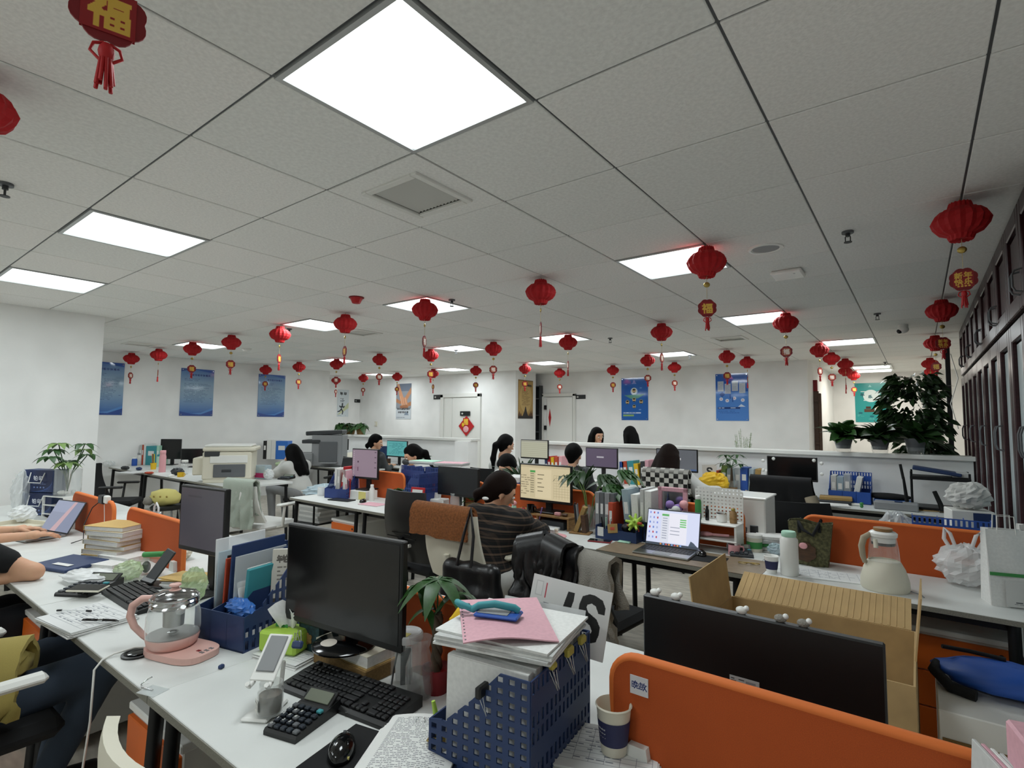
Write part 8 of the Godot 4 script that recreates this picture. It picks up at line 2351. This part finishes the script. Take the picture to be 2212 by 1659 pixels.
# wrist w, direction d towards the fingertips, n out of the back of the hand, side +1 puts the thumb along n x d
func hand_bones(w: Vector3, d: Vector3, n: Vector3, side := 1.0, curl := 0.5) -> Array:
	d = d.normalized()
	n = (n - d * n.dot(d)).normalized()
	var s := n.cross(d) * side
	var o := [[w, w + d * 0.04, 0.024, 0.028], [w + d * 0.04 + s * 0.02, w + d * 0.085 + s * 0.024, 0.016, 0.013], [w + d * 0.04 - s * 0.02, w + d * 0.08 - s * 0.026, 0.016, 0.012]]
	var len := [0.034, 0.04, 0.037, 0.029]
	for f in 4:
		var a := w + d * (0.086 - 0.003 * absf(f - 1.0)) + s * (0.028 - 0.0185 * f)
		var u := (d + s * (0.16 - 0.1 * f)).normalized()
		var l: float = len[f]
		var p := a + (u * cos(curl * 0.5) - n * sin(curl * 0.5)) * l
		var q := p + (u * cos(curl * 1.1) - n * sin(curl * 1.1)) * l * 0.72
		var r := q + (u * cos(curl * 1.6) - n * sin(curl * 1.6)) * l * 0.55
		o.append_array([[a - d * 0.02, p, 0.0095, 0.0085], [p, q, 0.0085, 0.0078], [q, r, 0.0078, 0.0065]])
	var t0 := w + d * 0.03 + s * 0.025
	var t1 := t0 + (d * 0.6 + s * 0.75 - n * 0.25).normalized() * 0.042
	o.append_array([[t0, t1, 0.013, 0.01], [t1, t1 + (d * 0.9 + s * 0.25 - n * 0.3).normalized() * 0.032, 0.01, 0.0075]])
	return o

# joints in the sitter's own axes, who looks along +z; head turn and nod in radians
func person(label: String, where: Vector3, turn: float, o: Dictionary) -> Node3D:
	var t := thing("person", label, "person", where, turn, "people in the office")
	var lean: float = o.get("lean", 0.1)
	var hc: Vector3 = o.get("head", Vector3(0, 1.14, lean + 0.04))
	var HB := Basis.from_euler(Vector3(o.get("nod", 0.1), o.get("look", 0.0), 0))
	var cell: float = o.get("cell", 0.014)
	var body := mb()
	var bones := head_bones(hc, HB)
	var sh := [Vector3(-0.165, 0.94, lean * 0.8), Vector3(0.165, 0.94, lean * 0.8)]
	if o.has("sh"): sh = o.sh
	var mid: Vector3 = (sh[0] + sh[1]) / 2
	var hip: Vector3 = o.get("hip", Vector3(0, 0.53, 0))
	bones.append([hc + HB * Vector3(0, -0.14, -0.035), mid + Vector3(0, 0.0, 0), 0.05, 0.055])
	var el: Array = o.get("el", [Vector3(-0.24, 0.72, 0.18), Vector3(0.24, 0.72, 0.18)])
	var ha: Array = o.get("ha", [Vector3(-0.12, 0.77, 0.36), Vector3(0.12, 0.77, 0.36)])
	for i in 2:
		bones.append([el[i].lerp(ha[i], 0.35 if not o.get("bare", false) else 0.0), ha[i], 0.036, 0.025])
		if o.get("bare", false): bones.append([sh[i].lerp(el[i], 0.45), el[i], 0.042, 0.038])
	body.skin(bones, minf(cell, 0.012), 0.022)
	for i in 2: body.skin(hand_bones(ha[i], o.get("hd", ha[i] - el[i]), Vector3(0, 1, 0), 1.0 if i == 0 else -1.0, o.get("curl", 0.5)), 0.0045, 0.008)
	part(body, "body", "skin", t)
	# face
	for k in [-1, 1]:
		part(mb().ell(hc + HB * Vector3(k * 0.034, 0.0, 0.09), Vector3(0.014, 0.008, 0.01), 10, 6), "eye", "white_gl", t)
		part(mb().ell(hc + HB * Vector3(k * 0.034, 0.0, 0.0975), Vector3(0.006, 0.006, 0.005), 8, 5), "iris", "black_gl", t)
		part(mb().tube([hc + HB * Vector3(k * 0.018, 0.022, 0.096), hc + HB * Vector3(k * 0.036, 0.027, 0.094), hc + HB * Vector3(k * 0.054, 0.02, 0.082)], 0.0035, 5), "eyebrow", "hair", t)
	part(mb().ell(hc + HB * Vector3(0, -0.068, 0.088), Vector3(0.022, 0.006, 0.008), 10, 6), "lips", "pink_soft", t)
	# clothes
	var top := mb()
	var ch := mid + Vector3(0, -0.1, 0.0)
	var wst := hip.lerp(mid, 0.35)
	var tb := [[hip + Vector3(-0.07, 0.02, 0), hip + Vector3(0.07, 0.02, 0), 0.125, 0.125], [hip, wst, 0.13, 0.125], [wst + Vector3(-0.04, 0, 0), ch + Vector3(-0.07, 0, 0), 0.11, 0.105], [wst + Vector3(0.04, 0, 0), ch + Vector3(0.07, 0, 0), 0.11, 0.105], [sh[0], mid + Vector3(-0.05, 0.03, 0), 0.06, 0.06], [sh[1], mid + Vector3(0.05, 0.03, 0), 0.06, 0.06], [ch + Vector3(-0.07, 0, 0), sh[0], 0.1, 0.065], [ch + Vector3(0.07, 0, 0), sh[1], 0.1, 0.065]]
	var slack: float = o.get("slack", 0.0)
	for i in 2:
		if o.get("bare", false): tb.append([sh[i], sh[i].lerp(el[i], 0.62), 0.066, 0.056])
		else: tb.append_array([[sh[i], el[i], 0.062 + slack, 0.052 + slack], [el[i], el[i].lerp(ha[i], 0.86), 0.05 + slack, 0.037 + slack]])
	top.skin(tb, cell, 0.05)
	part(top, o.get("garment", "sweater"), o.get("top", "white_cloth"), t)
	var lg := mb()
	var kn: Array = o.get("kn", [Vector3(-0.12, 0.53, 0.44), Vector3(0.12, 0.53, 0.44)])
	var an: Array = o.get("an", [Vector3(-0.12, 0.09, 0.4), Vector3(0.12, 0.09, 0.4)])
	var lb := [[hip + Vector3(-0.09, -0.02, 0), hip + Vector3(0.09, -0.02, 0), 0.12, 0.12]]
	for i in 2:
		var hj := hip + Vector3(-0.09 if i == 0 else 0.09, -0.02, 0)
		lb.append_array([[hj, kn[i], 0.095, 0.066], [kn[i], an[i], 0.064, 0.045]])
	lg.skin(lb, cell * 1.3, 0.04)
	part(lg, "trousers", o.get("legs", "denim_dark"), t)
	for i in 2: part(mb().skin([[an[i] + Vector3(0, -0.045, -0.02), an[i] + Vector3(0, -0.055, 0.15), 0.038, 0.03]], 0.014, 0.02), "shoe", o.get("shoes", "black_pl"), t)
	# hair
	var hb := [[Vector3(0, 0.052, -0.025), Vector3(0, 0.04, -0.035), 0.1, 0.098], [Vector3(0, 0.082, 0.04), Vector3(0, 0.08, -0.02), 0.05, 0.06], [Vector3(-0.066, 0.05, 0.01), Vector3(-0.07, 0.03, -0.02), 0.034, 0.03], [Vector3(0.066, 0.05, 0.01), Vector3(0.07, 0.03, -0.02), 0.034, 0.03], [Vector3(0, 0.0, -0.055), Vector3(0, -0.06, -0.055), 0.075, 0.045]]
	var style: String = o.get("hair", "bun")
	if style == "bun": hb.append_array([[Vector3(0, -0.03, -0.12), Vector3(0.01, -0.06, -0.145), 0.032, 0.036], [Vector3(0.01, -0.06, -0.145), Vector3(0.03, -0.12, -0.14), 0.026, 0.01]])
	elif style == "ponytail": hb.append_array([[Vector3(0, 0.02, -0.12), Vector3(0, -0.02, -0.16), 0.03, 0.035], [Vector3(0, -0.02, -0.16), Vector3(0, -0.2, -0.17), 0.04, 0.035], [Vector3(0, -0.2, -0.17), Vector3(0, -0.36, -0.14), 0.034, 0.014]])
	elif style == "long": hb.append_array([[Vector3(-0.05, -0.02, -0.06), Vector3(-0.07, -0.22, -0.09), 0.07, 0.06], [Vector3(0.05, -0.02, -0.06), Vector3(0.07, -0.22, -0.09), 0.07, 0.06], [Vector3(0, -0.05, -0.08), Vector3(0, -0.3, -0.13), 0.07, 0.06], [Vector3(-0.07, -0.2, -0.1), Vector3(-0.07, -0.34, -0.13), 0.055, 0.03], [Vector3(0.07, -0.2, -0.1), Vector3(0.07, -0.34, -0.13), 0.055, 0.03], [Vector3(-0.085, 0.0, 0.01), Vector3(-0.09, -0.16, -0.01), 0.028, 0.03], [Vector3(0.085, 0.0, 0.01), Vector3(0.09, -0.16, -0.01), 0.028, 0.03]])
	elif style == "flowing": hb.append_array([[Vector3(-0.06, -0.02, -0.05), Vector3(-0.13, -0.3, -0.16), 0.08, 0.07], [Vector3(0.06, -0.02, -0.05), Vector3(0.13, -0.3, -0.16), 0.08, 0.07], [Vector3(0, -0.02, -0.07), Vector3(0, -0.3, -0.2), 0.09, 0.08], [Vector3(-0.12, -0.28, -0.17), Vector3(-0.15, -0.4, -0.2), 0.06, 0.02], [Vector3(0.12, -0.28, -0.17), Vector3(0.15, -0.4, -0.2), 0.06, 0.02], [Vector3(0, -0.3, -0.2), Vector3(0, -0.42, -0.22), 0.07, 0.03]])
	var hw := []
	for q in hb: hw.append([hc + HB * q[0], hc + HB * q[1], q[2], q[3]])
	part(mb().skin(hw, 0.012, 0.03), "hair", o.get("hair_m", "hair"), t)
	return t

func people():
	# the writer in the striped sweater
	var im := img(16, 64, "101012")
	for k in 2:
		rect(im, 0, k * 32 + 10, 16, 8, "5c4c3f")
		rect(im, 0, k * 32 + 24, 16, 3, "2e2620")
	var sm := pic("stripes", im, 0.95)
	sm.texture_repeat = true
	sm.uv1_triplanar = true
	sm.uv1_scale = Vector3.ONE * 11.0
	var w := person("person with a brown hair bun writing in a black striped sweater", Vector3(-2.28, 0, -2.74), PI, {"cell": 0.012, "lean": 0.16, "head": Vector3(0.07, 1.045, 0.24), "nod": 0.36, "look": -0.7, "sh": [Vector3(-0.2, 0.9, 0.11), Vector3(0.16, 0.905, 0.08)], "el": [Vector3(-0.18, 0.79, 0.38), Vector3(0.24, 0.76, 0.3)], "ha": [Vector3(0.03, 0.79, 0.62), Vector3(0.16, 0.785, 0.52)], "curl": 0.9, "top": "stripes", "hair_m": "hair_brown", "legs": "white_cloth", "hip": Vector3(0, 0.56, 0.0)})
	part(mb().tube([Vector3(0.05, 0.79, 0.69), Vector3(0.0, 0.9, 0.66)], 0.005, 6), "pen", "purple", w)
	part(mb().ell(Vector3(0.09, 1.02, 0.1), Vector3(0.03, 0.012, 0.012), 10, 6), "hair_clip", "white_gl", w)
	# people on the far side of the middle block, facing this way
	var m := person("person in a dark mask with black hair bent over the violet blue racks", Vector3(-5.03, 0, -4.75), 0.0, {"lean": 0.12, "head": Vector3(0, 1.1, 0.14), "nod": 0.35, "look": -0.5, "top": "white_cloth", "hair": "ponytail"})
	part(mb().ell(Vector3(-0.04, 1.03, 0.215), Vector3(0.06, 0.04, 0.035), 14, 8), "face_mask", "dark_grey", m)
	person("person with parted black hair looking down behind the document trays", Vector3(-3.5, 0, -4.72), 0.0, {"lean": 0.12, "head": Vector3(0.02, 1.05, 0.2), "nod": 0.4, "look": 0.3, "top": "white_cloth", "hair": "bun"})
	# people along the half walls, facing away
	person("person with a dark hair bun at the desk beside the teal monitor", Vector3(-7.25, 0, -5.7), PI, {"lean": 0.1, "head": Vector3(0, 1.16, 0.12), "look": -0.9, "top": "dark_grey", "hair": "bun"})
	person("person with a long black ponytail and white top at the pale spreadsheet", Vector3(-4.42, 0, -5.6), PI, {"lean": 0.1, "head": Vector3(0, 1.22, 0.12), "nod": 0.15, "look": -0.4, "top": "white_cloth", "hair": "ponytail"})
	person("person with short black hair before the violet login monitor", Vector3(-3.3, 0, -5.5), PI, {"lean": 0.1, "head": Vector3(0, 1.14, 0.1), "top": "dark_grey", "hair": "plain"})
	person("person with long straight brown hair in a white coat at the slate monitor", Vector3(-2.2, 0, -5.72), PI, {"lean": 0.1, "head": Vector3(0, 1.16, 0.08), "nod": 0.1, "look": -0.15, "top": "white_cloth", "slack": 0.034, "garment": "coat", "hair": "flowing", "hair_m": "hair_brown", "el": [Vector3(-0.36, 0.8, 0.06), Vector3(0.3, 0.78, 0.2)], "ha": [Vector3(-0.46, 0.8, 0.3), Vector3(0.22, 0.79, 0.42)]})
	# beyond the ledge wall
	var g := person("person with glasses and dark hair seen in profile beyond the ledge wall", Vector3(-4.14, 0, -7.75), 0.55, {"head": Vector3(0, 1.31, 0.1), "sh": [Vector3(-0.165, 1.08, 0.06), Vector3(0.165, 1.08, 0.06)], "el": [Vector3(-0.24, 0.82, 0.15), Vector3(0.24, 0.82, 0.15)], "look": 0.55, "top": "dark_grey", "hair": "long", "hip": Vector3(0, 0.62, 0)})
	person("person with long black hair facing away beyond the ledge wall", Vector3(-3.68, 0, -8.15), -1.9, {"head": Vector3(0, 1.33, 0.1), "sh": [Vector3(-0.165, 1.08, 0.06), Vector3(0.165, 1.08, 0.06)], "el": [Vector3(-0.24, 0.82, 0.15), Vector3(0.24, 0.82, 0.15)], "look": -0.2, "top": "black_cloth", "hair": "long", "hip": Vector3(0, 0.62, 0)})
	# the person in white by the printers
	person("person with long black hair in a white top resting chin on hand", Vector3(-7.2, 0, -4.42), -1.35, {"cell": 0.013, "lean": 0.12, "head": Vector3(0, 1.03, 0.17), "nod": 0.35, "sh": [Vector3(-0.165, 0.86, 0.08), Vector3(0.165, 0.86, 0.08)], "el": [Vector3(-0.22, 0.7, 0.24), Vector3(0.2, 0.77, 0.24)], "ha": [Vector3(-0.12, 0.77, 0.4), Vector3(0.06, 0.92, 0.25)], "top": "white_cloth", "slack": 0.012, "legs": "grey_pl", "hair": "long", "shoes": "white_pl"})
	var st := thing("stool", "small dark stool under the person in white", "stool", Vector3(-7.2, 0, -4.42))
	part(mb().box(Vector3(0, 0.385, 0), Vector3(0.34, 0.04, 0.32), 0.01), "seat", "black_pl", st)
	for sx in [-0.14, 0.14]:
		for sz in [-0.13, 0.13]: part(mb().bar(Vector3(sx, 0, sz), Vector3(sx, 0.37, sz), 0.014, 6), "leg", "red_dark", st)
	# people at the near left, partly out of the picture
	person("person in a black T shirt resting an elbow on the desk edge", Vector3(-3.78, 0, -0.28), PI, {"cell": 0.012, "bare": true, "lean": 0.18, "head": Vector3(0.02, 1.2, 0.1), "sh": [Vector3(-0.15, 0.95, 0.2), Vector3(0.2, 0.95, 0.1)], "el": [Vector3(-0.3, 0.792, 0.45), Vector3(0.26, 0.76, 0.3)], "ha": [Vector3(-0.12, 0.74, 0.24), Vector3(0.14, 0.66, 0.16)], "top": "black_cloth", "garment": "t_shirt", "hair": "bun"})
	person("person typing on the dark laptop with bare forearms", Vector3(-4.78, 0, -0.3), PI, {"cell": 0.012, "bare": true, "lean": 0.1, "head": Vector3(0.02, 1.18, 0.05), "el": [Vector3(-0.22, 0.8, 0.36), Vector3(0.2, 0.8, 0.34)], "ha": [Vector3(-0.27, 0.8, 0.6), Vector3(0.06, 0.795, 0.6)], "hd": Vector3(-0.05, 0, 1), "curl": 0.45, "top": "black_cloth", "garment": "t_shirt", "hair": "long", "hair_m": "hair_brown"})
	person("person in dark jeans seated beside the drawing sheets", Vector3(-2.72, 0, -0.28), PI, {"cell": 0.014, "lean": -0.02, "legs": "denim", "top": "denim_dark", "hair": "bun", "head": Vector3(0, 1.15, -0.05), "el": [Vector3(-0.24, 0.72, 0.02), Vector3(0.24, 0.72, 0.02)], "ha": [Vector3(-0.1, 0.68, 0.18), Vector3(0.1, 0.68, 0.18)], "kn": [Vector3(-0.13, 0.58, 0.5), Vector3(0.24, 0.57, 0.5)], "an": [Vector3(-0.05, 0.09, 0.3), Vector3(0.2, 0.09, 0.42)]})
	chair(Vector3(-2.68, 0, -0.38), PI, "white armed office chair of the person in jeans", "white_pl", "white_pl", 0.95, 0.48, true, "black_cloth")
	var c := thing("yellow_coat", "yellow green coat bundled on the lap of the person in jeans", "coat", Vector3(-2.62, 0.62, -0.42))
	var cl := mb()
	cl.at(Vector3(0, 0.04, 0.02), 1.1)
	drape(cl, 0.3, 0.13, 0.1, 0.2, 71, 0.035, 0.02, 0.1)
	part(cl, "cloth", "yellow_cloth", c)
	part(mb().ell(Vector3(-0.04, 0.06, -0.02), Vector3(0.16, 0.06, 0.11), 18, 10, 0.5, 3), "hood", "yellow_cloth", c)
	# seats of the people along the half walls
	for q in [[-7.25, -5.58, "office chair of the person beside the teal monitor"], [-4.42, -5.48, "office chair of the person with the long ponytail"], [-3.3, -5.38, "office chair of the person at the violet login monitor"]]:
		chair(Vector3(q[0], 0, q[1]), PI, q[2], "black_cloth", "black_pl", 0.95, 0.46, false)
	chair(Vector3(-5.03, 0, -4.88), 0, "office chair of the person in the dark mask", "black_cloth", "black_pl", 0.93, 0.46, false)
